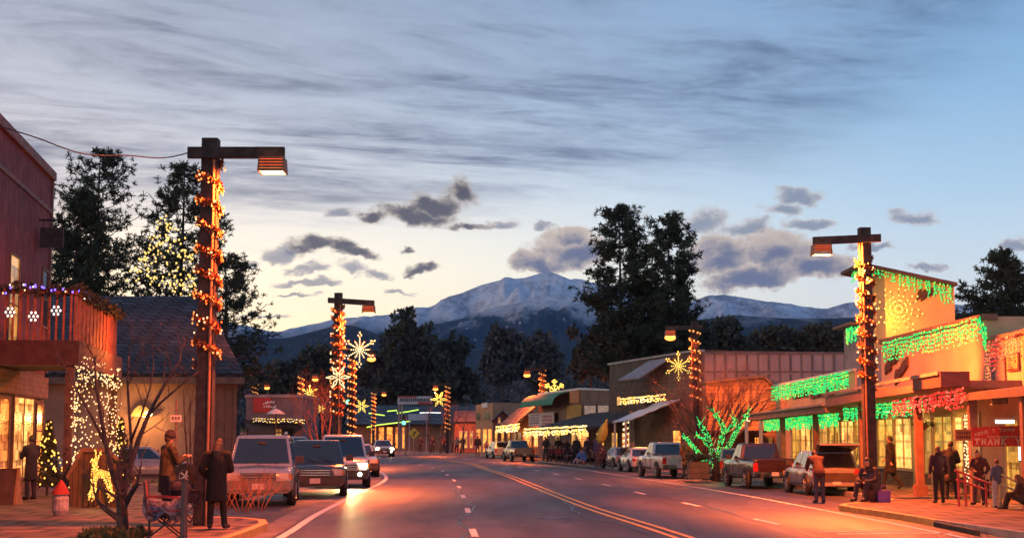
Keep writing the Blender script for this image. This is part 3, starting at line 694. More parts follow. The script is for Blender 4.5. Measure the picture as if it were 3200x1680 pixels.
# ------------------------------------------------------------------ far end : low shops behind the bend
es = thing('shop_building', 'long low dark-roofed shop with glowing front at the far bend of the road', 'building', at(1300, 1400, 196))
Y = 192; xa = at(1120, 1, Y).x; xb = at(1470, 1, Y).x; zt = at(0, 1322, Y).z
MB().box2((xa, Y, 0), (xb, Y+12, zt)).build('wall', pm('far_brown_wall', (.22, .11, .07), (.16, .08, .05), 1, .9), es)
m = MB(); zr = at(0, 1262, Y).z
m.prism([(xa-1, Y-1.5, zt-.1), (xa-1, Y+14, zt-.1), (xa-1, Y+6, zr)], (xb-xa+2, 0, 0)); m.build('roof', pm('slate_blue_roof', (.09, .11, .14), (.06, .08, .10), 1, .8, .02, pat='b', ps=(1, .5)), es)
for x0, x1 in [(1172, 1190), (1196, 1214), (1220, 1240), (1246, 1256), (1264, 1280)]:
    win(es, (at(x0, 1, Y).x, Y), (1, 0), (0, -1), 0, at(x1, 1, Y).x-at(x0, 1, Y).x, .3, at(0, 1332, Y).z, trim_wood, orange_pane, 1, 1)
sg = thing('pole_sign', 'wide billboard sign with pale and red letter panels on two steel legs', 'sign', (at(1262, 1, 176).x, 176, 0))
Y = 176
m = MB(); [m.box2((at(x, 1, Y).x-.1, Y-.1, 0), (at(x, 1, Y).x+.1, Y+.1, at(0, 1262, Y).z)) for x in (1257, 1266)]; m.build('leg', pm('sign_steel', (.35, .22, .18), None, 3, .6), sg)
pz = at(0, 1262, Y).z; pt = at(0, 1237, Y).z
MB().box2((at(1253, 1, Y).x, Y-.15, pz), (at(1358, 1, Y).x, Y+.15, pt)).build('panel', pm('sign_white', (.45, .42, .46), (.36, .33, .38), 2, .6), sg)
m = MB(); rr = random.Random(8)
for i in range(14): x = at(1262+i*6.6, 1, Y).x; m.box((x, Y-.17, (pz+pt)/2+.02), (.15, .03, .34+.1*rr.random()), ry=rr.uniform(-.2, .2))
m.build('lettering', pm('sign_ink', (.04, .03, .05), None, 3, .6), sg)
m = MB(); m.box2((at(1253, 1, Y).x, Y-.18, pt-.2), (at(1312, 1, Y).x, Y-.151, pt-.02)); m.box2((at(1316, 1, Y).x, Y-.18, pz+.02), (at(1356, 1, Y).x, Y-.151, pz+.25)); m.build('red_band', red_paint, sg)
bs = tag(MB().box2((at(1285, 1, 170).x, 170, at(0, 1312, 170).z), (at(1345, 1, 170).x, 170.2, at(0, 1292, 170).z)).box2((at(1288, 1, 170).x, 170.05, 0), (at(1290, 1, 170).x, 170.15, at(0, 1312, 170).z)).box2((at(1340, 1, 170).x, 170.05, 0), (at(1342, 1, 170).x, 170.15, at(0, 1312, 170).z)).build('billboard', pm('pale_blue_board', (.36, .40, .52), (.28, .31, .42), .8, .6), None, loc=(at(1315, 1, 170).x, 170, 0)), 'pale blue-white board below the far lettered billboard', 'sign')
# ------------------------------------------------------------------ right : far row
def facade(name, label, poly, A, B, depth, mat, extra=None):
    pts = [onplane(px, py, A, B) for px, py in poly]; u, L = frame_of(A, B); n = V((u.y, -u.x, 0))
    if n.y < 0 or (abs(n.y) < .3 and n.x < 0): n = -n
    c = sum(pts, V((0, 0, 0)))/len(pts); root = thing(name, label, 'building', (c.x, c.y, 0))
    base = [p for p in pts]; MB().prism(base, n*depth).build('wall', mat, root); return root, n
# orange false-front shop
A, B = (-4.2, 148), (-1.0, 143)
r1_, n1 = facade('shop_building', 'tall narrow orange false-front shop with two dark upper openings', [(1487, 1425), (1487, 1264), (1540, 1257), (1540, 1425)], A, B, 7, pm('orange_stucco', (.48, .24, .13), (.38, .19, .11), 1, .9))
for x0, x1, ya, yb in [(1489, 1501, 1290, 1312), (1516, 1530, 1286, 1310)]:
    pts = [onplane(x, y, A, B) for x, y in ((x0, yb), (x0, ya), (x1, ya), (x1, yb))]; MB().prism([p-n1*.05 for p in pts], n1*.04).build('window', dglass, r1_)
pts = [onplane(x, y, A, B) for x, y in ((1508, 1274), (1508, 1259), (1525, 1257), (1525, 1272))]; MB().prism([p-n1*.08 for p in pts], n1*.06).build('sign_panel', white_trim, r1_)
for x0, x1 in [(1491, 1501), (1511, 1521), (1527, 1536)]:
    pts = [onplane(x, y, A, B) for x, y in ((x0, 1410), (x0, 1340), (x1, 1340), (x1, 1410))]; MB().prism([p-n1*.05 for p in pts], n1*.04).build('window', orange_pane, r1_)
lowr = thing('shop_building', 'low rust-coloured shop left of the orange false-front', 'building', (at(1460, 1, 160).x, 160, 0))
MB().box2((at(1425, 1, 158).x, 158, 0), (at(1492, 1, 158).x, 166, at(0, 1316, 158).z)).build('wall', pm('rust_wall', (.36, .15, .09), (.26, .11, .07), 1, .9), lowr)
m = MB(); za = at(0, 1316, 158).z; m.prism([(at(1422, 1, 158).x, 157.6, za), (at(1422, 1, 158).x, 166.3, za), (at(1422, 1, 158).x, 162, za+1.2)], (2.6, 0, 0)); m.build('roof', pm('rust_roof', (.30, .14, .09), None, 1, .9), lowr)
for x in (1440, 1455, 1472): win(lowr, (at(x, 1, 158).x, 158), (1, 0), (0, -1), 0, .36, .6, 2.4, white_trim, gold_pane, 1, 1)
# dark gabled house
gh = thing('house', 'small dark gabled house with one lit attic window on the right far side', 'building', (at(1572, 1, 134).x, 136, 0))
Y = 134; X = lambda px: at(px, 1, Y).x; Z = lambda py: at(1600, py, Y).z
m = MB(); m.prism([(X(1543), Y, 0), (X(1602), Y, 0), (X(1602), Y, Z(1306)), (X(1572), Y, Z(1284)), (X(1543), Y, Z(1310))], (0, 9, 0)); m.build('wall', pm('house_boards', (.15, .10, .10), (.10, .07, .07), 2, .9, .01, pat='v', ps=(.25, 1)), gh)
m = MB(); m.prism([(X(1572), Y-.5, Z(1284)+.02), (X(1538), Y-.5, Z(1316)+.02), (X(1538), Y-.5, Z(1316)+.18), (X(1572), Y-.5, Z(1284)+.2)], (0, 10, 0)); m.prism([(X(1572), Y-.5, Z(1284)+.021), (X(1607), Y-.5, Z(1312)+.02), (X(1607), Y-.5, Z(1312)+.18), (X(1572), Y-.5, Z(1284)+.201)], (0, 10, 0)); m.build('roof', pm('snowy_roof', (.30, .34, .42), (.12, .12, .14), .5, .9), gh)
win(gh, (X(1557), Y), (1, 0), (0, -1), 0, .27, Z(1322), Z(1302), white_trim, amber_pane)
for x in (1546, 1566, 1584): win(gh, (X(x), Y), (1, 0), (0, -1), 0, .34, .5, Z(1342), trim_wood, gold_pane)
# tan awning shop
A, B = (2.6, 116), (-.6, 128)
ts, nt_ = facade('shop_building', 'bright orange shop under a steep tan shingle awning', [(1598, 1420), (1598, 1290), (1700, 1290), (1700, 1420)], A, B, 7, pm('orange_wall', (.50, .19, .07), (.40, .15, .06), 1, .9))
P = lambda x, y, f=0: onplane(x, y, A, B)-nt_*f
m = MB(); m.prism([P(1597, 1332, 1.2), P(1655, 1322, 1.2), P(1676, 1268, .05), P(1622, 1274, .05)], nt_*.15+V((0, 0, -.1))); m.build('awning', tan_shingle, ts)
for x0, x1, ya, yb, mt in [(1608, 1616, 1352, 1395, dglass), (1622, 1632, 1350, 1395, dglass), (1640, 1664, 1342, 1400, orange_pane), (1672, 1684, 1355, 1395, warm_pane)]:
    f = MB().prism([P(x0-1, yb, .06), P(x0-1, ya-1, .06), P(x1+1, ya-1, .06), P(x1+1, yb, .06)], nt_*.05).build('window', trim_wood, ts)
    MB().prism([P(x0, yb, .08), P(x0, ya, .08), P(x1, ya, .08), P(x1, yb, .08)], nt_*.015).build('pane', mt, f)
spot('shop_light', P(1650, 1338, 1.0), (1, .25, .05), 300, .2, 150, (0, .4, -1), ts)
# green awning shop with brown block
A, B = (6.1, 97), (2.0, 116)
ga, ng = facade('shop_building', 'brown flat-topped shop with a rounded green awning and yellow bay', [(1683, 1430), (1683, 1232), (1812, 1216), (1905, 1219), (1905, 1430)], A, B, 8, pm('umber_wall', (.20, .125, .09), (.15, .09, .07), 1, .9, .006))
P = lambda x, y, f=0: onplane(x, y, A, B)-ng*f
m = MB(); m.prism([P(1683, 1234, .06), P(1812, 1217, .06), P(1905, 1220, .06), P(1905, 1215, .06), P(1812, 1211, .06), P(1683, 1228, .06)], ng*.4); m.build('parapet_cap', white_trim, ga)
MB().prism([P(1784, 1258, .1), P(1784, 1222, .1), P(1813, 1218, .1), P(1813, 1258, .1)], ng*.08).build('sign_panel', pm('orange_panel', (.55, .22, .09), None, 2, .8), ga)
m = MB(); n_ = 7
for i in range(n_):
    a0 = PI/2*i/n_; a1 = PI/2*(i+1)/n_; f0, f1 = 1.3*math.sin(a0)+.05, 1.3*math.sin(a1)+.05; q0, q1 = math.cos(a0), math.cos(a1)
    L0 = P(1678, 1272-38*q0, f0); L1 = P(1678, 1272-38*q1, f1); R0 = P(1784, 1262-38*q0, f0); R1 = P(1784, 1262-38*q1, f1); m.prism([L0, L1, R1, R0], V((0, .04, -.04)))
m.build('awning', green_awn, ga)
MB().prism([P(1775, 1310, .12), P(1775, 1266, .12), P(1822, 1262, .12), P(1822, 1308, .12)], ng*.1).build('yellow_bay', pm('ochre_boards', (.42, .24, .05), (.32, .18, .04), 2, .8), ga)
for x0, x1 in ((1829, 1868), (1871, 1908)):
    f = MB().prism([P(x0, 1300, .08), P(x0, 1264, .08), P(x1, 1264, .08), P(x1, 1297, .08)], ng*.06).build('window', dark_wood, ga)
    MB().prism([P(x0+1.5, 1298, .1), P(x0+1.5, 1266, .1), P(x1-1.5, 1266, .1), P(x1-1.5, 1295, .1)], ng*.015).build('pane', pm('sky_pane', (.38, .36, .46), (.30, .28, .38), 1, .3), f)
for x0, x1, ya, yb, mt in [(1700, 1712, 1350, 1400, warm_pane), (1738, 1752, 1345, 1400, dglass), (1790, 1802, 1350, 1395, amber_pane), (1806, 1820, 1350, 1395, warm_pane), (1824, 1842, 1350, 1395, warm_pane), (1868, 1890, 1352, 1390, gold_pane)]:
    f = MB().prism([P(x0-1, yb, .06), P(x0-1, ya-1, .06), P(x1+1, ya-1, .06), P(x1+1, yb, .06)], ng*.05).build('window', trim_wood, ga)
    MB().prism([P(x0, yb, .08), P(x0, ya, .08), P(x1, ya, .08), P(x1, yb, .08)], ng*.015).build('pane', mt, f)
m = MB(); m.prism([P(1745, 1345, 2.6), P(2010, 1330, 2.6), P(2010, 1278, .1), P(1850, 1290, .1)], V((0, .05, -.12))); m.build('porch_roof', roof_dark, ga)
sb = thing('signboard', 'white board sign with red lettering panel above the far shop porch', 'sign', P(1712, 1310, .4))
MB().prism([P(1668, 1331, .4), P(1668, 1292, .4), P(1746, 1286, .4), P(1746, 1329, .4)], ng*.1).build('board', pm('board_pale', (.5, .42, .40), (.4, .33, .32), 1, .7), sb)
m = MB(); rr = random.Random(4)
for i in range(5):
    for j in range(3):
        x = 1712+i*6.5; y = 1297+j*11; m.prism([P(x, y+7, .43), P(x, y, .43), P(x+rr.uniform(2.5, 4.5), y, .43), P(x+rr.uniform(2.5, 4.5), y+7, .43)], ng*.02)
m.build('lettering', red_paint, sb)
m = MB()
for i in range(4): y = 1296+i*8; m.prism([P(1672, y+3, .43), P(1672, y, .43), P(1700, y-1, .43), P(1700, y+2, .43)], ng*.02)
m.build('lettering', pm('grey_ink', (.15, .13, .15), None, 2, .7), sb)
# big brown two-storey
A, B = (9.75, 80), (6.1, 95)
bb, nb = facade('shop_building', 'big brown two-storey wooden shop with a lean-to panel and tiny windows', [(1905, 1440), (1905, 1137), (2178, 1093), (2178, 1440)], A, B, 8, brown_siding)
P = lambda x, y, f=0: onplane(x, y, A, B)-nb*f
MB().prism([P(1906, 1196, .03), P(1906, 1141, .03), P(2050, 1118, .03), P(2050, 1187, .03)], nb*.025).build('upper_boards', pm('upper_boards', (.15, .10, .07), (.11, .075, .055), 2, .85, .01, pat='v', ps=(.35, 1)), bb)
m = MB(); m.prism([P(1903, 1141, .1), P(2180, 1097, .1), P(2180, 1091, .1), P(1903, 1134, .1)], nb*.5); m.build('roof_edge', pm('pale_edge', (.42, .38, .34), None, 2, .7), bb)
m = MB(); m.prism([P(1998, 1186, 1.3), P(2068, 1178, 1.3), P(2100, 1115, .06), P(2032, 1126, .06)], V((0, .04, -.08))); m.build('lean_to_panel', pm('mauve_panel', (.30, .24, .26), (.24, .19, .21), 1.5, .6), bb)
for x in (1930, 1962):
    f = MB().prism([P(x, 1268, .06), P(x, 1238, .06), P(x+13, 1236, .06), P(x+13, 1266, .06)], nb*.05).build('window', trim_wood, bb); MB().prism([P(x+2, 1266, .08), P(x+2, 1240, .08), P(x+11, 1238, .08), P(x+11, 1264, .08)], nb*.015).build('pane', amber_pane, f)
for x0, x1, ya, yb, mt in [(1916, 1932, 1352, 1400, gold_pane), (1948, 1962, 1352, 1400, orange_pane), (1966, 1980, 1350, 1398, warm_pane), (2108, 2130, 1345, 1420, orange_pane)]:
    f = MB().prism([P(x0-1, yb, .06), P(x0-1, ya-1, .06), P(x1+1, ya-1, .06), P(x1+1, yb, .06)], nb*.05).build('window', trim_wood, bb); MB().prism([P(x0, yb, .08), P(x0, ya, .08), P(x1, ya, .08), P(x1, yb, .08)], nb*.015).build('pane', mt, f)
m = MB(); m.prism([P(1994, 1284, 1.0), P(2066, 1279, 1.0), P(2066, 1246, 1.0), P(1994, 1250, 1.0)], nb*.9); m.build('balcony', dark_wood, bb)
m = MB(); m.prism([P(2026, 1318, 2.2), P(2094, 1308, 2.2), P(2140, 1246, .3), P(2066, 1256, .3)], V((0, .04, -.06))); m.build('metal_awning', corr_blue, bb)
m = MB(); [m.tube([V((P(x, 1318, f).x, P(x, 1318, f).y, .12)), P(x, 1312, f)], .07, 6) for x, f in ((2030, 2.1), (2066, 2.1))]; m.build('awning_post', white_trim, bb)
MB().box2((P(2004, 1, 1.0).x-.02, P(2004, 1, 1.0).y-.2, .12), (P(2022, 1, 1.0).x, P(2022, 1, 1.0).y+.3, P(2010, 1284, 1.0).z)).build('stone_column', pm('stone', (.30, .25, .22), (.2, .16, .14), 4, .9, .02), bb)
# small gabled orange shop behind the bare shrub
hb = thing('shop_building', 'small gabled shop glowing orange behind the bare tree', 'building', (at(2360, 1, 78).x, 80, 0))
Y = 78; X = lambda px: at(px, 1, Y).x; Z = lambda py: at(1600, py, Y).z
m = MB(); m.prism([(X(2190), Y, 0), (X(2422), Y, 0), (X(2422), Y, Z(1240)), (X(2364), Y, Z(1184)), (X(2190), Y, Z(1196))], (0, 1.7, 0)); m.build('wall', pm('orange_boards', (.40, .17, .08), (.30, .13, .07), 1.5, .85, .01, pat='h', ps=(1, .2)), hb)
m = MB(); m.prism([(X(2364), Y-.4, Z(1180)), (X(2430), Y-.4, Z(1242)), (X(2430), Y-.4, Z(1236)), (X(2364), Y-.4, Z(1173))], (0, 2.1, 0)); m.prism([(X(2364), Y-.41, Z(1180)), (X(2186), Y-.41, Z(1197)), (X(2186), Y-.41, Z(1190)), (X(2364), Y-.41, Z(1173))], (0, 2.1, 0)); m.build('roof', trim_wood, hb)
m = MB(); m.box2((X(2160), Y-2.2, Z(1352)), (X(2350), Y-.02, Z(1344))); m.build('porch_roof', roof_dark, hb)
for x0, x1, mt in ((2200, 2235, amber_pane), (2330, 2350, orange_pane), (2372, 2390, gold_pane)): win(hb, (X(x0), Y), (1, 0), (0, -1), 0, X(x1)-X(x0), .5, Z(1362), trim_wood, mt, 2, 1)
spot('warm_light', (X(2300), Y-1.6, Z(1290)), (1, .28, .06), 420, .2, 165, (0, .8, .3), hb)
pl = thing('porch_lamp', 'round glowing porch lamp behind the green-lit tree', 'lamp', (X(2297), Y-2.3, Z(1309)))
MB().ball((X(2297), Y-2.3, Z(1309)), .14, 10, 7).build('globe', em('porch_globe', (1, .6, .25), 6), pl); MB().tube([(X(2297), Y-2.3, Z(1300)), (X(2297), Y-2.25, Z(1288))], .02, 5).build('stem', black_m, pl)
# metal panel hall behind
mp = thing('warehouse', 'large grey metal-panelled hall behind the right-hand shops', 'building', (at(2420, 1, 82).x, 84, 0))
Y = 79.75; X = lambda px: at(px, 1, Y).x; Z = lambda py: at(1600, py, Y).z
MB().box2((X(2182), Y, 0), (X(2720), Y+20, Z(1104))).build('wall', metal_panel, mp)
m = MB(); m.box2((X(2180), Y-.08, Z(1106)), (X(2722), Y+20.1, Z(1100))); m.box2((X(2182), Y-.05, Z(1163)), (X(2720), Y-.003, Z(1158))); m.build('trim', pm('hall_trim', (.16, .13, .14), None, 2, .7), mp)
m = MB(); x = X(2182)
while x < X(2720): m.box2((x-.045, Y-.04, .1), (x+.045, Y-.002, Z(1167))); m.box2((x-.045, Y-.04, Z(1157)), (x+.06, Y-.002, Z(1107))); x += 1.15
m.build('seam', pm('hall_seam', (.13, .11, .12), None, 2, .7), mp)
# ------------------------------------------------------------------ right : pale stucco gallery
gal = thing('shop_building', 'pale stucco gallery with square tower, parapets and long porch canopy on the right', 'building', (14, 55, 0))
GX = 13.1
GA, GB = (GX, 41.6), (GX, 53); gu = V((0, 1, 0)); gn = V((-1, 0, 0))
pp = lambda x, y: onplane(x, y, GA, GB)
zA = pp(3080, 987).z; zB = pp(2755, 1066).z
MB().prism([(GX, 41.6, 0), (GX, 53.4, 0), (GX, 53.4, zB), (GX, 41.6, zA)], (8, 0, 0)).build('main_wall', pale_stucco, gal)
MB().prism([(GX-.06, 41.5, zA-.1), (GX-.06, 53.45, zB-.1), (GX-.06, 53.45, zB+.07), (GX-.06, 41.5, zA+.07)], (.4, 0, 0)).build('parapet_cap', pm('brown_cap', (.22, .12, .08), None, 3, .8), gal)
MB().box2((GX+.05, 53.4, 0), (GX+8, 57.5, 4.9)).build('link_wall', grey_stucco, gal)
MB().box2((GX, 57.5, 0), (GX+8, 75, 4.25)).build('low_wall', pale_stucco, gal)
MB().box2((GX-.08, 57.45, 4.25), (GX+.3, 75.1, 4.36)).build('parapet_cap', white_trim, gal)
MB().box2((GX+.2, 57.6, 4.26), (GX+4, 60.2, at(2650, 1020, 58.5).z)).build('rear_block', grey_stucco, gal)
MB().box2((GX-.2, 57.4, at(2650, 1020, 58.5).z), (GX+4.3, 60.4, at(2650, 1012, 58.5).z)).build('rear_roof', trim_wood, gal)
TY = 55.2
tl = at(2740, 1, TY).x; tr_ = at(2952, 1, TY).x
zl = at(2722, 840, TY).z; zr = at(2985, 892, TY).z
MB().prism([(tl, TY, 2), (tr_, TY, 2), (tr_, TY, at(2952, 886, TY).z), (tl, TY, at(2740, 842, TY).z)], (0, 2.4, 0)).build('tower', pm('gold_stucco', (.66, .44, .18), (.56, .37, .16), .9, .9, .005), gal)
a = at(2690, 818, TY-.5); b = at(2992, 882, TY-.5)
MB().prism([a, b, b+V((0, 0, -.12)), a+V((0, 0, -.12))], (0, 3.4, 0)).build('tower_roof', pm('tower_roof', (.10, .06, .05), None, 3, .8), gal)
# canopy in three runs
can = pm('canopy_boards', (.30, .17, .11), (.22, .13, .09), 2, .8, .006); soff = pm('soffit', (.16, .10, .06), None, 2, .9)
def canopy(Ya, Yb, za, zb, x0=11.0, x1=13.1, th=.34, mt=can, nm='canopy'):
    m = MB(); m.prism([(x0, Ya, za), (x0, Yb, zb), (x0, Yb, zb+th), (x0, Ya, za+th)], (x1-x0-.01, 0, 0)); return m.build(nm, mt, gal)
canopy(45.9, 53.0, 2.92, 2.80); canopy(53.02, 70.5, 2.62, 2.52, th=.26)
canopy(38.7, 45.88, 3.0, 2.93, th=.2)
MB().box2((10.95, 38.5, 3.02), (11.7, 41.2, 3.42)).build('canopy_box', pm('canopy_box', (.20, .07, .05), (.15, .055, .045), 3, .7), gal)
m = MB(); m.prism([(10.9, 38.6, 3.34), (10.9, 53.1, 3.2), (10.9, 53.1, 3.28), (10.9, 38.6, 3.43)], (.09, 0, 0)); m.prism([(10.9, 53.12, 2.85), (10.9, 70.6, 2.76), (10.9, 70.6, 2.83), (10.9, 53.12, 2.92)], (.09, 0, 0)); m.build('canopy_edge', pm('edge_pale', (.40, .30, .22), None, 3, .7), gal)
for Yp in (42.6, 49.5, 57.0, 64.0):
    m = MB(); m.box2((11.35, Yp-.1, .12), (11.55, Yp+.1, 2.72 if Yp > 53 else 2.88)); m.box2((11.28, Yp-.16, .12), (11.62, Yp+.16, .42)); m.build('canopy_post', pm('brown_post', (.22, .11, .07), (.16, .08, .055), 4, .7), gal)
# shop front : bays of lit glass in pale frames
fr = pm('pale_frame', (.50, .36, .20), (.42, .30, .17), 3, .6)
y = 42.2
for i, (w, kind) in enumerate([(1.5, 'w'), (1.15, 'd'), (2.2, 'w'), (1.2, 'd'), (1.15, 'd'), (2.4, 'w'), (2.4, 'w'), (1.2, 'd'), (2.4, 'w'), (2.4, 'w'), (2.4, 'w'), (2.4, 'w'), (1.2, 'd'), (2.4, 'w'), (2.2, 'w')]):
    if y+w > 74.6: break
    if not (53.0 < y+w < 54.2):
        pmx = [gold_pane, warm_pane, gold_pane, amber_pane][i % 4]
        if kind == 'd': win(gal, (GX, y), gu, gn, 0, w-.1, .14, 2.45, fr, pmx, 1, 1, .13, .06, 'door')
        else: win(gal, (GX, y), gu, gn, 0, w-.1, .65, 2.45, fr, pmx, 2, 1, .09, .06)
    y += w
m = MB(); m.box2((GX-.05, 41.7, .13), (GX-.002, 52.9, .6)); m.build('brick_base', brick_m, gal)
for Yl in (44, 48, 52, 57, 62.5, 68): spot('canopy_light', (11.9, Yl, 2.5), (1, .50, .10), 130, .15, 165, (.25, 0, -1), gal)
m = MB()
for Yl in (44, 48, 52, 57, 62.5, 68): m.lathe((11.9, Yl, 2.53), [(.10, 0), (.10, .03)], 10)
m.build('ceiling_light', em('ceiling_light', (1, .7, .3), 4), gal)
# raised dark shapes fixed to the stucco (script signs that cannot be read)
ink = pm('sign_rust', (.10, .035, .025), (.06, .025, .02), 5, .8)
def scrawl(root, centre, u, up, w, h, seed, n, th, nrm, name='lettering'):
    rr = random.Random(seed); m = MB(); c = V(centre)
    for i in range(n):
        t = (i+.5)/n-.5; hh = h*rr.uniform(.55, 1.0); o = c+V(u)*w*t+V(up)*rr.uniform(-.05, .05); a = V(u)*(w/n*.46)
        b = V(up)*hh*.5; sl = V(u)*hh*.15
        m.prism([o-a-b-sl, o+a-b*.8-sl, o+a*1.15+b*.2, o+a*.7+b+sl, o-a*.6+b*.9+sl, o-a*1.2+b*.1], V(nrm)*th)
    m.build(name, ink, root)
for (x, y, w, h, sd, nn) in ((2790, 1130, 1.9, .50, 3, 6), (2822, 1158, 1.9, .50, 6, 6)):
    s = thing('wall_sign', 'upper dark rust script sign on the stucco above the canopy' if sd == 3 else 'lower dark rust script sign on the stucco above the canopy', 'sign', pp(x, y))
    # slanting upward toward the viewer
    scrawl(s, pp(x, y)+V((-.09, 0, 0)), V((0, -.86, .26)), V((0, .15, .97)), w, h, sd, nn, .07, (1, 0, 0))
s = thing('wall_sign', 'dark cut-out script sign high on the gold tower face', 'sign', at(2895, 925, TY)); scrawl(s, at(2893, 918, TY-.08), V((.97, 0, .2)), V((-.1, 0, 1)), .62, .48, 12, 4, .07, (0, 1, 0)); 
s = thing('wall_sign', 'row of dark block letters on the low parapet under the green lights', 'sign', (GX, 66, 3.5))
for (xa, xb) in ((2482, 2530), (2538, 2582), (2590, 2612)):
    A_ = pp(xa, 1246); B_ = pp(xb, 1236); rr = random.Random(xa); m = MB(); L = (B_-A_).length; d_ = (B_-A_).normalized(); k = max(2, int(L/.8))
    for i in range(k): m = MB(); m.prism([A_+d_*(L*i/k)+V((-.09, 0, 0)), A_+d_*(L*(i+.82)/k)+V((-.09, 0, 0)), A_+d_*(L*(i+.78)/k)+V((-.09, 0, .42)), A_+d_*(L*(i+.06)/k)+V((-.09, 0, rr.uniform(.32, .45)))], (.07, 0, 0)); m.build('lettering', ink, s)
# cupcake shop at the right edge
cup = thing('shop_building', 'orange stucco cupcake shop with grey shutter at the right edge', 'building', (14, 37, 0))
MB().box2((GX, 30, 0), (GX+7, 41.59, at(3110, 1062, 40.8).z)).build('wall', pale_stucco, cup)
MB().box2((GX-.06, 29.9, at(3110, 1062, 40.8).z), (GX+7, 41.5, at(3110, 1050, 40.8).z)).build('roof_edge', trim_wood, cup)
MB().box2((GX+.6, 34, 4.5), (GX+6, 41.4, at(3140, 1032, 41).z)).build('roof_box', pm('pale_grey_box', (.35, .31, .31), None, 2, .8), cup)
a = pp(3108, 1262); b = pp(3150, 1262); MB().box2((GX-.06, b.y, pp(3130, 1262).z), (GX-.003, a.y, pp(3130, 1112).z)).build('shutter', pm('grey_shutter', (.22, .18, .18), (.17, .14, .14), 3, .8, .01, pat='h', ps=(1, .12)), cup)
MB().prism([(11.35, 30, 2.66), (GX-.01, 30, 2.95), (GX-.01, 30, 3.05), (11.35, 30, 2.84)], (0, 8.4, 0)).build('porch_roof', trim_wood, cup)
win(cup, (GX, 38.9), gu, gn, 0, 1.3, .15, 2.3, fr, gold_pane, 1, 1, .12, .06, 'door'); win(cup, (GX, 36.3), gu, gn, 0, 2.2, .7, 2.3, fr, gold_pane, 2, 1); win(cup, (GX, 33), gu, gn, 0, 2.6, .7, 2.3, fr, gold_pane, 2, 1)
for Yp in (37.9, 34): m = MB(); m.box2((11.45, Yp-.1, .12), (11.65, Yp+.1, 2.7)); m.build('porch_post', pm('brown_post'  , (.2, .1, .06)), cup)
fl = thing('tube_light', 'white fluorescent tube under the cupcake shop porch roof', 'lamp', at(3140, 1316, 37.2)); c = at(3140, 1316, 37.2)
MB().box(c+V((0, 0, .06)), (.5, .14, .05)).build('housing', white_trim, fl); MB().tube([c-V((.22, 0, 0)), c+V((.22, 0, 0))], .045, 8).build('tube', em('tube_glow', (1, .9, .7), 7), fl)
spot('tube_glow', c+V((0, 0, -.1)), (1, .6, .25), 110, .2, 170, (0, 0, -1), fl)
ps = thing('poster', 'framed yellow menu poster with dark print on the right-edge stucco', 'sign', pp(3172, 1130))
a = pp(3154, 1156); b = pp(3191, 1156); zt_ = pp(3170, 1102).z; zb_ = pp(3170, 1158).z
MB().box2((GX-.06, b.y, zb_), (GX-.002, a.y, zt_)).build('frame', pm('poster_frame', (.10, .05, .03), None, 3, .7), ps)
MB().box2((GX-.075, b.y+.05, zb_+.05), (GX-.061, a.y-.05, zt_-.05)).build('sheet', pm('poster_sheet', (.6, .35, .10), None, 3, .7), ps)
m = MB(); rr = random.Random(2)
for i in range(6): z = zt_-.12-i*.055; m.box2((GX-.083, a.y-.12-rr.uniform(.25, .42), z-.025), (GX-.076, a.y-.12, z))
m.build('print', ink, ps)
# ================================================================== STREET LAMPS, FESTIVE LIGHTS, TREES
tinsel = pm('copper_tinsel', (.40, .10, .03), (.25, .06, .02), 12, .5, spec=.7)
lens_m = em('lamp_lens', (1, .50, .16), 9); glow_in = em('lamp_louvre', (1, .09, .008), 1.6)
LAMPS = []
def street_lamp(X_, Y_, H, side, label, power, near=True, arm=1.49, tilt=0.0, sc_=1.0, aim=.25):
    z0 = .128; root = thing('street_lamp', label, 'street lamp', (X_, Y_, z0), 0, 'timber street lamps along the road')
    w = .15*sc_; za = H-.30
    MB().box2((X_-w, Y_-w, z0), (X_+w, Y_+w, H)).build('post', wood_post, root)
    m = MB(); xa, xb = X_-side*.39, X_+side*(arm-.05); d = side
    m.prism([(xa, Y_-w-.13, za-.11), (xb, Y_-w-.13, za-.11-tilt), (xb, Y_-w-.13, za+.10-tilt), (xa, Y_-w-.13, za+.10)], (0, .125, 0)); m.build('arm', wood_post, root)
    hx = X_+side*(arm-.27); hz = za-.11-tilt; yy = Y_-w-.07
    m = MB(); r = .255
    for k in range(5):      # louvred shade: stacked thin rings, hollow
        a = hz-.002-k*.058; q = r*(.93+.015*k)
        for (x0, y0_, x1, y1_) in ((-q, -q, q, -q+.03), (-q, q-.03, q, q), (-q, -q+.03, -q+.03, q-.03), (q-.03, -q+.03, q, q-.03)): m.box2((hx+x0, yy+y0_, a-.046), (hx+x1, yy+y1_, a))
    sh = m.build('shade', pm('lamp_shade', (.30, .09, .04), (.22, .065, .03), 4, .6), root)
    MB().box2((hx-.215, yy-.215, hz-.275), (hx+.215, yy+.215, hz-.255)).build('lens', lens_m, root)
    if side > 0 or True:
        m = MB(); m.box2((hx-.21, yy-.23, hz-.2), (hx+.21, yy-.215, hz-.03)); m.build('louvre_glow', glow_in, root)
    if near: MB().tube([(X_+side*.10, Y_-w-.03, z0), (X_+side*.10, Y_-w-.03, za-.12)], .028, 6).build('conduit', pm('conduit', (.38, .16, .08), None, 3, .5), root)
    if power: spot('lamp_light', (hx, yy, hz-(.36 if near else .53)), SODIUM, power*1.9, .12, 168, (-side*aim, .05, -.85), root, .25)
    if not near: MB().ball((hx, yy, hz-.36), .24, 10, 7, (1.15, 1.15, .6)).build('glow_bowl', em('lamp_glow_bowl', (1, .30, .05), 3.2), root)  # glowing bowl added so the far heads show a bigger orange glow
    return root
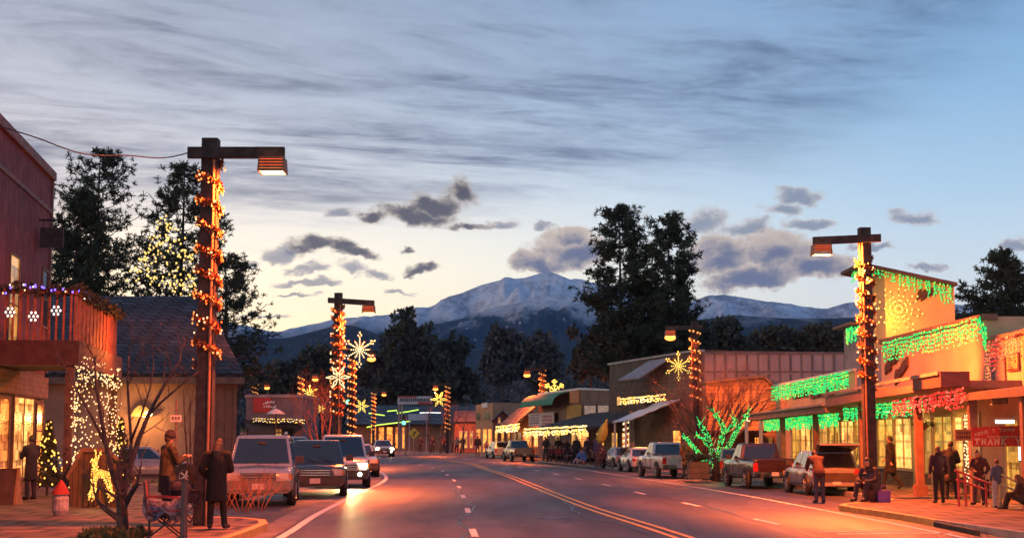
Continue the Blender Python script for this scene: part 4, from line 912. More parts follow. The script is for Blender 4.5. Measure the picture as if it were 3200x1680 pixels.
def garland(X_, Y_, za, zb, turns, label, w=.17, dens=1.0, mats=None, near=True, seed=1, tins=True, r=.02):
    rr = random.Random(seed); root = thing('light_garland', label, 'string lights', (X_, Y_, zb), 0, 'light garlands wound round the lamp posts')
    n = int(turns*14); C = MB(); pts = []
    path = []
    for i in range(n+1):
        t = i/n; a = 2*PI*turns*t; c, s = math.cos(a), math.sin(a); k = 1/max(abs(c), abs(s))*(w+.02); k = min(k, w*1.28)
        path.append(V((X_+c*k, Y_+s*k, za+(zb-za)*t+rr.gauss(0, .012))))
    if tins:
        for i in range(n):
            for q in range(10 if near else 4):
                c = path[i].lerp(path[i+1], q/(10 if near else 4)); tuft(C, c+V((0, 0, rr.gauss(0, .022))), .09 if near else .12, 4, rr, 0)
    C.tube(path, .012 if near else .02, 4, False)
    C.build('garland' if tins else 'cord', tinsel, root)
    if near:
        N = int(turns*12*dens)
        for i in range(N):
            t = rr.random(); a = t*n; j = min(int(a), n-1); c = path[j].lerp(path[j+1], a-j); o = V((c.x-X_, c.y-Y_, 0)).normalized()
            if o.y > .45: continue
            pts.append(c+o*.07+V((0, 0, rr.gauss(0, .065))))
        bulbs(root, pts, mats or [bulb_red_orange, bulb_orange, bulb_red_orange, bulb_warm], r, rr)
    else:
        m = MB()
        for i in range(int(turns*8)):
            a = (i+.5)/int(turns*8)*n; j = min(int(a), n-1); c = path[j].lerp(path[j+1], a-j); o = V((c.x-X_, c.y-Y_, 0)).normalized()
            if o.y < .4: m.ball(c+o*.06, r*1.7, 5, 4)
        tag(m.build('bulb', bulb_orange, root), kind='stuff')
    return root
def snowflake(c, rad, style, label, near=True, mat=None, mount=None, yaw=0.0, r=.02):
    c = V(c); root = thing('snowflake_light', label, 'snowflake light', c, 0, 'lit snowflakes mounted on the lamp posts'); rr = random.Random(len(label)); mat = mat or bulb_yellow
    u = V((math.cos(yaw), math.sin(yaw), 0)); up = V((0, 0, 1)); pol = lambda a, q: c+(u*math.sin(a)+up*math.cos(a))*q
    segs = []
    if style == 'burst':     # long diamond-tipped arms between short plain ones
        for k in range(12):
            a = 2*PI*k/12
            if k % 2 == 0:
                segs += [[pol(a, .08*rad), pol(a, .70*rad)], [pol(a, .70*rad), pol(a+.11, .84*rad), pol(a, rad), pol(a-.11, .84*rad), pol(a, .70*rad)]]
            else: segs += [[pol(a, .1*rad), pol(a, .62*rad)]]
    elif style == 'petal':
        for k in range(8):
            a = 2*PI*k/8+.2; q = rad*(1, .94, .98)[k % 3]
            segs += [[pol(a, .16*q), pol(a-.17, .55*q), pol(a-.16, .82*q), pol(a, q), pol(a+.16, .82*q), pol(a+.17, .55*q), pol(a, .16*q)]]
    elif style == 'star':
        for k in range(6):
            a = 2*PI*k/6+.5; segs += [[pol(a, .15*rad), pol(a-.22, .55*rad), pol(a, rad), pol(a+.22, .55*rad), pol(a, .15*rad)]]
    else:
        for k in range(6):
            a = 2*PI*k/6; segs += [[pol(a, 0), pol(a, .95*rad)], [pol(a-.3, .85*rad), pol(a, .6*rad), pol(a+.3, .85*rad), pol(a, rad), pol(a-.3, .85*rad)], [pol(a-.35, .5*rad), pol(a, .3*rad), pol(a+.35, .5*rad)]]
    m = MB(); g_ = MB(); pts = []
    for s in segs:
        (m if near else g_).tube(s, .010 if near else max(.035, rad*.06), 4)
        if near:
            for a, b in zip(s, s[1:]):
                k = max(1, int((b-a).length/(rad*(.16 if style == 'petal' else .115))))
                pts += [a.lerp(b, i/k)+V((0, -.02, 0)) for i in range(k)]
    if near: m.build('frame', pm('wire', (.12, .09, .04), None, 4, .5), root); bulbs(root, pts, [mat], r, rr)
    else: g_.build('light_tube', mat, root)
    if mount is not None: MB().tube([V((mount[0], mount[1], c.z)), c], .03, 5).build('bracket', black_m, root)
    return root
bulb_pale = em('bulb_pale', (1, .80, .42), 1.15)
lamp_xy = lambda px, k: ((px-1600)/k, F/k*.998)
# near left and right
def topfit(px, top):
    k = (1365-top)/5.65; return ((px-1600)/k, F/k)
def post_at(px, top, H=7.4):         # depth from the height of the top in the photo
    lo, hi = 15, 400
    for _ in range(50):
        mid = (lo+hi)/2; z = at(px, top, mid).z
        if z > H: hi = mid
        else: lo = mid
    p = at(px, top, lo); return p.x, p.y
LX, LY = post_at(660, 435); RX, RY = post_at(2700, 712)
street_lamp(LX, LY, 7.4, 1, 'nearest left timber street lamp with a cable on its arm, lit orange', 3600)
garland(LX, LY, 6.95, 3.1, 8.5, 'orange tinsel garland with bulbs wound round the nearest left lamp post', seed=2, dens=2.2, r=.018)
street_lamp(RX, RY, 7.4, -1, 'right timber street lamp with its arm over the road near the gold tower', 8500, tilt=.08, aim=.62)
garland(RX, RY, 6.6, 3.25, 9, 'orange tinsel garland wound round the right lamp post by the gallery', seed=4, dens=1.5, r=.023)
street_lamp(10.0, 15, 7.4, -1, 'right-hand street lamp nearest the viewer, just outside the frame', 9000, near=False, aim=-.1)
street_lamp(-5.6, 3.5, 7.4, 1, 'left-hand street lamp nearest the viewer, just outside the frame', 1300, near=False, aim=-.1)
ML = post_at(1058, 915); street_lamp(ML[0], ML[1], 7.4, 1, 'second left lamp post, standing behind the parked cars', 4600, tilt=.12)
garland(ML[0], ML[1], 6.9, 2.6, 13, 'garland of orange lights round the second left lamp post', seed=6, dens=.9, r=.032, w=.18)
far_l = [(1102, 1085, 1, 3600, (6.9, 1.6), 'third left lamp post just right of the second one'), (942, 1158, 1, 2600, (7.1, 2.2), 'lamp post left of the second one beyond the shop roof'),
         (798, 1188, 1, 0, (7.0, 4.5), 'leftmost small lamp post above the red sign'), (1168, 1213, 1, 2200, (7.1, 2.4), 'slim lamp post above the green roof lines')]
for px, top, sd, pw, (ga_, gb_), lb in far_l:
    q = post_at(px, top); street_lamp(q[0], q[1], 7.4, sd, lb, pw, near=False); garland(q[0], q[1], ga_, gb_, (ga_-gb_)*2.2, 'small garland of lights on the '+lb.replace('lamp post', 'post'), near=False, seed=px, r=.035)
far_r = [(2170, 1003, -1, 2100, (7.2, 3.4), 'second right lamp post rising before the brown shop'), (1695, 1140, -1, 3600, (7.0, 1.9), 'third right lamp post beside the green awning'), (1399, 1190, -1, 2600, (7.1, 2.3), 'farthest lamp post by the far billboard')]
for px, top, sd, pw, (ga_, gb_), lb in far_r:
    q = post_at(px, top); street_lamp(q[0], q[1], 7.4, sd, lb, pw, near=False, tilt=.06); garland(q[0], q[1], ga_, gb_, (ga_-gb_)*2.2, 'small garland of lights on the '+lb.replace('lamp post', 'post'), near=False, seed=px, r=.032)
    if px == 2170: Q2 = q
    if px == 1695: Q3 = q
    if px == 1399: Q4 = q
snowflake(at(2808, 965, TY-.32), .90, 'petal', 'large open-petalled yellow flower of bulbs on the gold tower face', r=.03, mat=em('bulb_gold', (1, .66, .12), 1.6))
MB().tube([at(2808, 965, TY-.30), at(2808, 965, TY+.01)], .03, 6).build('bracket', black_m, bpy.data.objects[[o.name for o in bpy.data.objects if o.get('label', '').startswith('large open-petalled')][0]])
point('snowflake_glow', at(2790, 985, TY-.75), (1, .50, .08), 130, .4)
q = post_at(1102, 1085); snowflake(at(1124, 1092, ML[1]-.4), .67, 'burst', 'pale snowflake with diamond tips right of the second left post', mat=bulb_pale, mount=(ML[0], ML[1]-.4), r=.03)
snowflake(at(1057, 1178, ML[1]-.45), .46, 'star', 'pale four-cornered star across the second left lamp post', mat=bulb_pale, r=.025)
snowflake(at(2120, 1143, Q2[1]-.3), .68, 'burst', 'yellow snowflake left of the second right lamp post', mount=(Q2[0], Q2[1]-.3), r=.032)
snowflake(at(1733, 1217, Q3[1]-.3), .80, 'lace', 'yellow lacy snowflake over the green awning', near=False, mount=(Q3[0], Q3[1]-.3))
snowflake(at(1372, 1247, Q4[1]-.3), .82, 'star', 'yellow star snowflake by the farthest lamp post', near=False, mount=(Q4[0], Q4[1]-.3))
q = post_at(942, 1158); snowflake(at(967, 1228, q[1]-.3), .70, 'burst', 'yellow snowflake right of the lamp post beyond the shop roof', near=False, mount=(q[0], q[1]-.3))
snowflake(at(1003, 1276, 150), .45, 'star', 'small yellow star low between two left lamp posts', near=False)
snowflake(at(1130, 1268, 160), .8, 'star', 'small yellow star right of the green traffic signal', near=False)
snowflake(at(952, 1278, 145), .45, 'star', 'dim yellow star under the left snowflake', near=False, mat=bulb_orange)
# cable from the left arm to the left shop
c0 = V((LX-.39, LY-.2, 7.1)); c1 = at(-40, 372, 24); pts = []
for i in range(25): t = i/24; p = c0.lerp(c1, t); p.z -= .30*4*t*(1-t)+.03*math.sin(t*14); pts.append(p)
tag(MB().tube(pts, .012, 5).build('cable', black_m, None, loc=c0), 'black cable sagging from the left lamp arm to the shop', 'cable')
# ------------------------------------------------------------------ icicle light strings
def icicles(root_name, label, P0, P1, drop, n, mats, seed, group, jit=.05, bow=.0, r=.022, depth=(0, 0, 0), prof=None):
    rr = random.Random(seed); P0 = V(P0); P1 = V(P1); root = thing(root_name, label, 'string lights', (P0+P1)/2, 0, group); pts = []; m = MB(); m.tube([P0, P0.lerp(P1, .5), P1], .012, 4)
    D = (P1-P0); tot = 0; L = D.length; av = drop*.68; sp = max(.05, (L*av/max(n, 1))**.5); k = max(3, int(L/(sp*.92)))
    for i in range(k+1):
        t = min(1, max(0, (i+rr.gauss(0, .18))/k)); h = drop*(prof(t) if prof else 1)*rr.choice((.45, .7, .95, .8, .6, 1.0)); a = P0+D*t+V((rr.gauss(0, jit*.5), rr.gauss(0, jit*.5), -.03*math.sin(t*L*1.3)**2)); b = a-V((rr.gauss(0, .03), 0, h))
        m.tube([a, b], .004, 3, False); q = max(1, int(h/(sp*1.05)))
        for w_ in range(q+1): pts.append(a.lerp(b, w_/max(q, 1))+V((rr.gauss(0, .018), rr.gauss(0, .018), rr.gauss(0, .012))))
    m.build('cord', pm('green_cord', (.02, .05, .03), None, 4, .7), root); bulbs(root, pts, mats, r, rr); return root
GI = 'green icicle lights on the gallery'
gm = [bulb_green, bulb_green, bulb_green, bulb_lime]
a = pp(2772, 1072)+V((-.16, 0, 0)); b = pp(3076, 992)+V((-.16, 0, 0))
icicles('icicle_lights', 'green icicle lights along the main stucco parapet of the gallery', a, b, .62, 420, gm, 1, GI, r=.026)
icicles('icicle_lights', 'short green icicle run down the parapet step at the gallery corner', pp(3080, 990)+V((-.14, 0, 0)), pp(3097, 1062)+V((-.14, 0, 0)), .25, 40, gm, 2, GI, r=.028)
a = pp(2424, 1211)+V((-.2, 0, 0)); b = pp(2664, 1161)+V((-.2, 0, 0))
icicles('icicle_lights', 'thick green icicle lights on the low parapet above the block letters', a, b, .62, 520, gm, 3, GI, r=.036)
icicles('icicle_lights', 'thick green icicle lights hanging under the canopy of the gallery, far run', (11.7, 70, 2.5), (11.55, 53.5, 2.58), .42, 560, gm, 4, GI, r=.034, jit=.06)
icicles('icicle_lights', 'green icicle lights under the near canopy run by the brown column', (11.55, 52.5, 2.72), (11.5, 42.5, 2.82), .40, 420, gm, 5, GI, r=.028, jit=.05)
a = at(2728, 838, TY-.25); b = at(2975, 895, TY-.25)
icicles('icicle_lights', 'sparse green icicle lights under the slanting tower roof edge', a, b, .62, 170, gm, 6, GI, r=.03, prof=lambda t: .35+.75*t)
icicles('icicle_lights', 'green icicle lights on the shaded side of the tower roof', at(2664, 852, TY+1.5), at(2726, 830, TY+.1), .35, 60, gm, 7, GI, r=.032)
icicles('icicle_lights', 'green icicle lights on the small rear block left of the tower', at(2642, 1030, 57.3), at(2690, 1016, 57.3), .55, 90, gm, 8, GI, r=.034)
rm = [bulb_red, bulb_red, bulb_pink]
icicles('icicle_lights', 'red and pink icicle lights over the cupcake porch beam', (11.25, 44.5, 2.80), (11.25, 37.6, 2.95), .42, 300, rm, 9, 'red icicle lights on the cupcake shop', r=.026)
icicles('icicle_lights', 'sparse red icicle lights along the top of the cupcake shop wall', pp(3106, 1068)+V((-.1, 0, 0)), pp(3200, 1040)+V((-.1, 0, 0)), .8, 130, rm, 10, 'red icicle lights on the cupcake shop', r=.024)
icicles('icicle_lights', 'column of faint red lights down the stucco corner beside the grey shutter', pp(3086, 1090)+V((-.08, 0, 0)), pp(3100, 1085)+V((-.08, 0, 0)), 1.6, 70, [bulb_pink, em('bulb_amber', (1, .3, .08), 1.2)], 11, 'red icicle lights on the cupcake shop', r=.02)
icicles('light_curtain', 'warm bulb curtain hanging in the gallery window beside the walkers', (12.9, 43.1, 2.35), (12.9, 42.2, 2.35), 1.9, 130, [bulb_warm], 12, None, r=.024)
icicles('light_curtain', 'warm bulb strand down the door post under the banner', (11.95, 35.6, 1.42), (12.0, 35.5, 1.42), 1.25, 34, [bulb_warm], 13, None, r=.02)
for (Y0, col, pw) in (((66), (.08, 1, .3), 60), (48, (.08, 1, .3), 45)): pass
# left arch of warm bulbs on the balcony front
rr = random.Random(21); arch = thing('light_curtain', 'arched curtain of warm white bulbs hanging below the left balcony', 'string lights', BA+V((0, 0, 1)), 0); pts = []; m = MB()
def bp(s, z, d=.06): return BA+Bu*s+Bn*d+V((0, 0, z))
for i in range(230):
    s = BL*rr.random(); top = zs(3.35); h = .62; pts.append(bp(s, top-h*rr.random(), .06+rr.gauss(0, .03)))
for i in range(90): pts.append(bp(-.1+1.1*rr.random()**1.3-.35, zs(3.0)-3.0*rr.random(), .06+rr.gauss(0, .05)))
for i in range(110): pts.append(bp(BL-2.9*rr.random()**1.2, zs(3.0)-2.9*rr.random(), .06+rr.gauss(0, .05)))
for i in range(210): pts.append(bp(BL*rr.random()-.2, zs(3.0)-2.9*rr.random()**.85, .02+rr.gauss(0, .05)))
for i in range(26): s = BL*i/25; m.tube([bp(s, zs(3.35)), bp(s+rr.gauss(0, .05), zs(3.3)-rr.uniform(.4, 2.3 if i < 4 or i > 15 else .6))], .006, 4, False)
m.tube([bp(0, zs(3.35)), bp(BL, zs(3.35))], .012, 4); m.build('cord', pm('green_cord', (.02, .05, .03)), arch); bulbs(arch, pts, [bulb_warm, em('bulb_amberwhite', (1, .52, .18), 2.4), bulb_warm], .018, rr)
point('curtain_glow', bp(BL-1.2, 2.0, .5), (1, .5, .18), 35, .5, arch); point('curtain_glow', bp(.2, 2.0, .5), (1, .5, .18), 25, .5, arch)
# blue garland along the balcony rail + white snow stars
bg_ = thing('light_garland', 'evergreen garland with blue and white bulbs along the left balcony rail', 'string lights', BA+V((0, 0, zs(4.6)))); m = MB(); pts = []; pw = []
def rail(t):
    L1 = bw; tot = L1+BL; s = t*tot
    return (BA-Bn*(L1-s)+Bu*(-.05) if s < L1 else BA+Bu*(s-L1)+Bn*.03)+V((0, 0, zs(4.6)-.06*abs(math.sin(t*19))))
for i in range(700): tuft(m, rail(rr.random())+V((rr.gauss(0, .05), rr.gauss(0, .05), rr.gauss(0, .06))), .13, 4, rr)
m.build('garland', fol_pine, bg_)
for i in range(95): c = rail(rr.random())+V((0, -.12, rr.gauss(0, .06))); (pts if rr.random() < .6 else pw).append(c)
bulbs(bg_, pts, [bulb_blue], .026, rr); bulbs(bg_, pw, [bulb_white, bulb_warm], .02, rr)
for k, (px, py) in enumerate(((32, 975), (105, 988), (176, 970))):
    c = at(px, py, 36.0); s = thing('snowflake_light', 'white snow star of bulbs on the left balcony front, '+('leftmost near the frame edge', 'middle and lowest one', 'nearest to the balcony corner')[k], 'snowflake light', c, 0, 'white snow stars on the balcony')
    m = MB(); pts = []
    for i in range(6):
        a = PI/3*i; e = c+V((math.cos(a)*.1, 0, math.sin(a)*.1)); m.tube([c, e], .006, 4); pts.append(e+V((0, -.02, 0)))
    m.build('frame', black_m, s); bulbs(s, pts+[c], [bulb_white], .027, rr)
# rope light on the column and eaves further away
def eave(label, P0, P1, n, mats, r, drop=.15, seed=1, name='icicle_lights', grp='yellow eave lights on the far shops'):
    return icicles(name, label, P0, P1, drop, n, mats, seed, grp, .03, 0, r)
A, B = (6.1, 97), (2.0, 116); ng = V((-frame_of(A, B)[0].y, frame_of(A, B)[0].x, 0)); ng = ng if ng.y > 0 else -ng
P = lambda x, y, f=0: onplane(x, y, A, B)-ng*f
ym = [bulb_warm, em('bulb_ochre', (1, .58, .10), 1.6)]
eave('yellow lights along the eave of the long dark porch roof', P(1748, 1340, 2.6), P(1960, 1330, 2.6), 220, ym, .05, .45, 2)
A2, B2 = (9.75, 80), (6.1, 95); P2 = lambda x, y, f=0: onplane(x, y, A2, B2)-nb*f
eave('warm lights along the balcony top of the brown shop', P2(1994, 1246, 1.1), P2(2140, 1232, 1.1), 120, ym, .04, .3, 3)
A3, B3 = (2.6, 116), (-.6, 128); P3 = lambda x, y, f=0: onplane(x, y, A3, B3)-nt_*f
eave('yellow lights under the steep tan awning', P3(1597, 1334, 1.3), P3(1672, 1324, 1.3), 90, ym, .06, .5, 4)
eave('yellow lights on the front of the grey far-left shop', at(792, 1306, 105), at(952, 1310, 105), 46, ym, .032, .22, 5)
gl = [em('rope_lime', (.62, 1, .12), 1.3)]
def rope(label, pix, Y, mat, r=.07):
    pts = [at(x, y, Y) for x, y in pix]; o = MB().tube(pts, r, 5).build('rope_light', mat, None, loc=pts[0]); return tag(o, label, 'rope light', 'rope lights on the far shop roofs')
rope('upper left lime rope light on the far roofs', [(1152, 1290), (1175, 1293), (1202, 1297)], 188, gl[0])
rope('upper right lime rope light stepping along the far roof', [(1210, 1284), (1240, 1281), (1241, 1290), (1275, 1285), (1308, 1279)], 188, gl[0])
rope('long lower lime rope light above the glowing far shopfront', [(1146, 1334), (1180, 1327), (1230, 1321), (1282, 1315)], 186, gl[0])
rope('white rope light right of the lime ones', [(1312, 1289), (1345, 1288), (1378, 1289)], 188, em('rope_white', (1, .95, .9), 1.2))
cl = thing('light_garland', 'warm lights spiralling round the stone column by the metal awning', 'string lights', P2(2012, 1350, 1.3)); pts = []; c = P2(2013, 1350, 1.0)
for i in range(100): t = i/100; pts.append(V((c.x+math.cos(t*50)*.26, c.y-.05+math.sin(t*50)*.34, .4+t*2.6)))
MB().tube(pts, .012, 4, False).build('cord', black_m, cl); bulbs(cl, [p for p in pts if p.y < c.y+.2], [bulb_warm], .05, rr)
# green-wrapped tree on the right kerb
gt_p = gr(2236, 1502); gt = thing('bare_tree', 'bare tree with limbs wrapped in green lights on the right kerb', 'tree', (gt_p.x, gt_p.y, .12)); m = MB(); pts = []; GY = gt_p.y
limbs = [[(2238, 1505), (2236, 1440), (2222, 1400), (2205, 1350), (2188, 1325)], [(2236, 1440), (2250, 1390), (2262, 1340), (2248, 1310), (2232, 1292)], [(2238, 1445), (2275, 1395), (2305, 1340), (2335, 1294)], [(2236, 1460), (2205, 1440), (2175, 1405), (2142, 1368)], [(2222, 1400), (2200, 1370), (2180, 1362)], [(2262, 1350), (2290, 1330), (2300, 1310)]]
for j, L in enumerate(limbs):
    P_ = [at(x, y, GY+(j % 3-1)*.3*(i/len(L))) for i, (x, y) in enumerate(L)]; m.tube(P_, [.16*(1-.6*i/(len(P_)-1))*(1 if j < 1 else .65) for i in range(len(P_))], 7)
    for a, b in zip(P_[1 if j == 0 else 0:], P_[2 if j == 0 else 1:]):
        for i in range(int((b-a).length*90)): t = rr.random(); an = rr.uniform(0, 6.28); q = .06+.06*rr.random(); pts.append(a.lerp(b, t)+V((math.cos(an)*q, -abs(math.sin(an))*q, rr.gauss(0, .03))))
    tw = MB() if j == 0 else tw
    for k in range(5): grow(tw, P_[-1 if k < 3 else -2], ((P_[-1]-P_[-2]).normalized()+V((rr.gauss(0, .4), rr.gauss(0, .4), .2))).normalized(), .5, .022, 2, rr, .6)
    for k in range(4):
        e = P_[-1]+V((rr.gauss(0, .12), rr.gauss(0, .1), rr.uniform(.05, .35))); pts += [P_[-1].lerp(e, i/4)+V((0, -.03, 0)) for i in range(5)]
tw.build('branches', bark_grey, gt)
m.build('trunk', bark_grey, gt, smooth=True)
gs = thing('string_lights', 'dense green bulbs wrapped round the limbs of the bare kerb tree', 'string lights', (gt_p.x, gt_p.y, 1.5)); m = MB()
m.tube([at(2222, 1400, GY-.12), at(2205, 1350, GY-.12), at(2188, 1325, GY-.12)], .008, 4); m.build('cord', pm('green_cord', (.02, .05, .03)), gs); pts = [p for p in pts if p.z > at(2236, 1440, GY).z or True]; bulbs(gs, pts, [bulb_green, bulb_green, bulb_green, bulb_lime], .021, rr)
point('green_glow', at(2240, 1380, GY-1.0), (.06, 1, .3), 16, .6, gs)
# ------------------------------------------------------------------ trees
def base_at(px, Y): return V((at(px, 1365, Y).x, Y, 0))
def hz(py, Y): return at(1600, py, Y).z
pine(base_at(300, 84), hz(462, 84), 3.3, .2, 'tall open-crowned pine behind the left balcony', 1, tsz=.29, group='pines on the left', shape=[(0, .6), (.15, .95), (.4, 1.0), (.62, .95), (.8, .72), (.92, .42), (1, .14)])
pine(base_at(205, 76), hz(600, 76), 2.7, .1, 'dense darker pine left of the tall one', 2, tufts=1.7, tsz=.29, group='pines on the left', shape=[(0, .9), (.2, 1.0), (.5, .9), (.75, .7), (.9, .4), (1, .12)])
pine(base_at(560, 80), hz(532, 80), 3.7, .22, 'tall pine with lights, partly behind the nearest left lamp post', 3, tsz=.29, group='pines on the left', shape=[(0, .95), (.12, 1.1), (.3, 1.0), (.5, .82), (.75, .55), (.92, .34), (1, .14)])
pine(base_at(690, 92), hz(800, 92), 3.0, .25, 'shorter pine leaning out right of the nearest left lamp post', 5, tufts=.8, tsz=.29, group='pines on the left')
lt = thing('string_lights', 'yellow bulbs strung through the lit pine behind the left roof', 'string lights', (at(520, 900, 76).x, 76, hz(900, 76))); pts = []
for i in range(150):
    t = rr.random()**.7; y = 668+225*t; w_ = 14+125*t; pts.append(at(522+rr.uniform(-1, 1)*w_+rr.gauss(0, 5), y+rr.gauss(0, 10), 75+rr.uniform(-1, 1)))
for i in range(26): pts.append(at(640-rr.random()*130, 880+rr.random()*120, 75+rr.uniform(-1, 1)))
m = MB()
for q in range(5): y = 700+q*42; w_ = 30+25*q; m.tube([at(522-w_, y, 75), at(522, y+14, 75.2), at(522+w_, y, 75)], .012, 4, False)
m.build('cord', pm('green_cord', (.02, .05, .03)), lt); bulbs(lt, pts, [em('bulb_honey', (1, .62, .16), 1.35)], .05, rr)
pg = 'pine pair behind the brown shop'
pine(base_at(1950, 118), hz(658, 118), 3.3, .3, 'left and taller pine of the pair behind the brown shop', 7, tufts=1.9, tsz=.36, group=pg, shape=[(0, .95), (.1, 1.25), (.25, .95), (.45, .95), (.65, .78), (.85, .62), (.95, .45), (1, .2)])
pine(base_at(2105, 116), hz(680, 116), 3.1, .3, 'right and slightly lower pine of the pair behind the brown shop', 8, tufts=1.9, tsz=.36, group=pg, shape=[(0, .95), (.1, 1.3), (.25, 1.0), (.45, .9), (.65, .85), (.85, .62), (.95, .4), (1, .2)])
def lump(px, py, rx, ry, Y): p = at(px, py, Y); k = F/Y; return ((p.x, Y, p.z), (rx/k, rx/k*.8, ry/k))
eg = 'dark evergreens beyond the street'
leafy(base_at(1850, 128), [lump(1845, 1100, 80, 80, 128), lump(1950, 1060, 90, 100, 128), lump(2070, 1070, 100, 105, 128), lump(2170, 1090, 65, 85, 128)], 'broad dark thicket of trees under the pine pair', 31, n=1500, sz=.62, group=eg)
leafy(base_at(1255, 215), [lump(1255, 1090, 95, 105, 215), lump(1210, 1180, 100, 90, 215), lump(1310, 1190, 100, 100, 215)], 'tall rounded evergreen right of the second left lamp', 32, n=1500, sz=.95, group=eg)
leafy(base_at(1410, 222), [lump(1405, 1140, 80, 85, 222), lump(1370, 1230, 90, 70, 222), lump(1450, 1210, 55, 80, 222)], 'lower rounded evergreen in the middle distance', 33, n=1200, sz=.95, group=eg)
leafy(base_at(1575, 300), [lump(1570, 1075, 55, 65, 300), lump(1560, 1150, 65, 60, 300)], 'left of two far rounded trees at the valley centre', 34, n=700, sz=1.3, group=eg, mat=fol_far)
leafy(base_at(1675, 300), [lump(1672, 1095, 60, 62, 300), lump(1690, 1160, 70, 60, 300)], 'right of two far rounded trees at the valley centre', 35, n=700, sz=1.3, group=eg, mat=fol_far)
leafy(base_at(970, 205), [lump(980, 1130, 65, 65, 205), lump(900, 1190, 70, 60, 205), lump(1020, 1190, 60, 60, 205)], 'dark evergreen clump left of the second left lamp', 36, n=900, sz=.95, group=eg)
leafy(base_at(850, 212), [lump(850, 1200, 55, 60, 212)], 'small dark evergreen above the red sign', 37, n=420, sz=.95, group=eg)
leafy(base_at(2260, 150), [lump(2250, 1045, 75, 55, 150), lump(2300, 1090, 60, 40, 150)], 'dark evergreen above the metal hall, just right of the pines', 38, n=520, sz=.7, group=eg)
leafy(base_at(2440, 190), [lump(2430, 1075, 110, 45, 190), lump(2570, 1070, 90, 50, 190)], 'low dark evergreens above the metal hall roof', 39, n=800, sz=.9, group=eg)
pine(base_at(3150, 92), hz(795, 92), 3.4, .2, 'broad pine at the right edge behind the cupcake shop', 12, tufts=1.6, tsz=.34, shape=[(0, 1.0), (.2, 1.25), (.45, 1.1), (.6, .9), (.8, .55), (.92, .34), (1, .14)])
leafy(base_at(3120, 100), [lump(3080, 1010, 90, 45, 100), lump(3180, 1010, 80, 60, 100)], 'dark low evergreens behind the right-edge roof', 41, n=700, sz=.55, group=eg)
# scattered far wood : uncountable
rw = random.Random(77); C = MB()
for i in range(1500):
    px = rw.uniform(560, 2750); Y = rw.uniform(330, 560); yb = interp(low, px); t = (Y-290)/330; zc = max(0, at(px, yb, 620).z)*max(0, t)**1.25; p = V((at(px, 1365, Y).x, Y, zc))
    H = rw.uniform(3, 7)
    for q in range(9): tuft(C, p+V((rw.gauss(0, 1.0), rw.gauss(0, 1), H*rw.random()*.8)), 1.5, 5, rw)
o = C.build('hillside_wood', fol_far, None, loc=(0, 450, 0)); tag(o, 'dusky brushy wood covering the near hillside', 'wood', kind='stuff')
# bare trees
def bare(pos, trunk_pts, seeds, label, r0, L, depth, spread=.5, name='bare_tree', cat='tree', mat=None, group=None, upb=.14):
    root = thing(name, label, cat, pos, 0, group); m = MB(); t_ = MB(); rr = random.Random(seeds)
    for pts, ra, rb in trunk_pts:
        t_.tube(pts, [ra+(rb-ra)*i/(len(pts)-1) for i in range(len(pts))], 8)
        n = len(pts)
        for k in range(5):
            f = .42+.58*k/4; i = min(int(f*(n-1)), n-2); b = V(pts[i]).lerp(V(pts[i+1]), f*(n-1)-i); d = (V(pts[-1])-V(pts[-2])).normalized()
            s = V((rr.gauss(0, 1), rr.gauss(0, 1), rr.gauss(.2, .5))).normalized()
            grow(m, b, (d+s*spread).normalized(), L*rr.uniform(.7, 1.1), rb*.7, depth, rr, spread, upb=upb)
    t_.build('trunk', mat or bark_grey, root, smooth=True); m.build('branches', mat or bark_grey, root); return root
TY_ = 24.6; T = lambda x, y, d=0: at(x, y, TY_+d)
fk = T(378, 1535)
bare((fk.x, TY_, .13), [([T(386, 1705), T(383, 1620), T(379, 1535)], .098, .088), ([T(379, 1540), T(352, 1480, -.1), T(334, 1400, -.2), T(316, 1300, -.3), T(300, 1200, -.3), T(296, 1120, -.3)], .055, .016), ([T(379, 1540), T(402, 1470, .1), T(434, 1370, .2), T(466, 1290, .3), T(520, 1190, .4), T(560, 1130, .4)], .06, .016), ([T(403, 1465, .1), T(410, 1380), T(404, 1290), T(398, 1190), T(402, 1110)], .034, .012), ([T(330, 1390, -.2), T(286, 1300, -.4), T(240, 1220, -.5), T(205, 1160, -.5)], .028, .010), ([T(460, 1300, .3), T(510, 1250, .2), T(575, 1195, .1), T(620, 1160, .1)], .026, .010), ([T(408, 1380), T(440, 1300, -.3), T(470, 1210, -.3), T(480, 1130, -.3)], .024, .010)], 5, 'dark forked bare tree in the left foreground', .1, .46, 4, .8)
p0 = gr(600, 1560, .13); Yb = p0.y
bare((p0.x, Yb, .13), [([at(600+dx, 1520, Yb), at(600+dx*2.5, 1430, Yb), at(602+dx*4, 1330, Yb), at(604+dx*5, 1250, Yb)], .03, .012) for dx in (-6, -2, 2, 6, 9)], 9, 'slender many-stemmed bare sapling behind the camouflage coat', .03, .5, 2, .35, name='bare_sapling')
p0 = gr(2240, 1475); SY = 72
bare((at(2190, 1, SY).x, SY, .13), [([at(x0, 1440, SY), at(x0+(x1-x0)*.5, 1350, SY-.3), at(x1, 1260, SY-.4)], .08, .03) for x0, x1 in ((2185, 2105), (2190, 2160), (2195, 2215), (2205, 2275), (2215, 2330), (2190, 2130), (2210, 2370), (2200, 2245), (2225, 2310), (2235, 2395), (2215, 2290), (2180, 2150), (2230, 2350))], 13, 'wide reddish bare shrub-tree before the brown and orange shops', .1, 1.15, 4, .6, mat=pm('red_twigs', (.30, .12, .07), (.20, .08, .05), 6, .9))
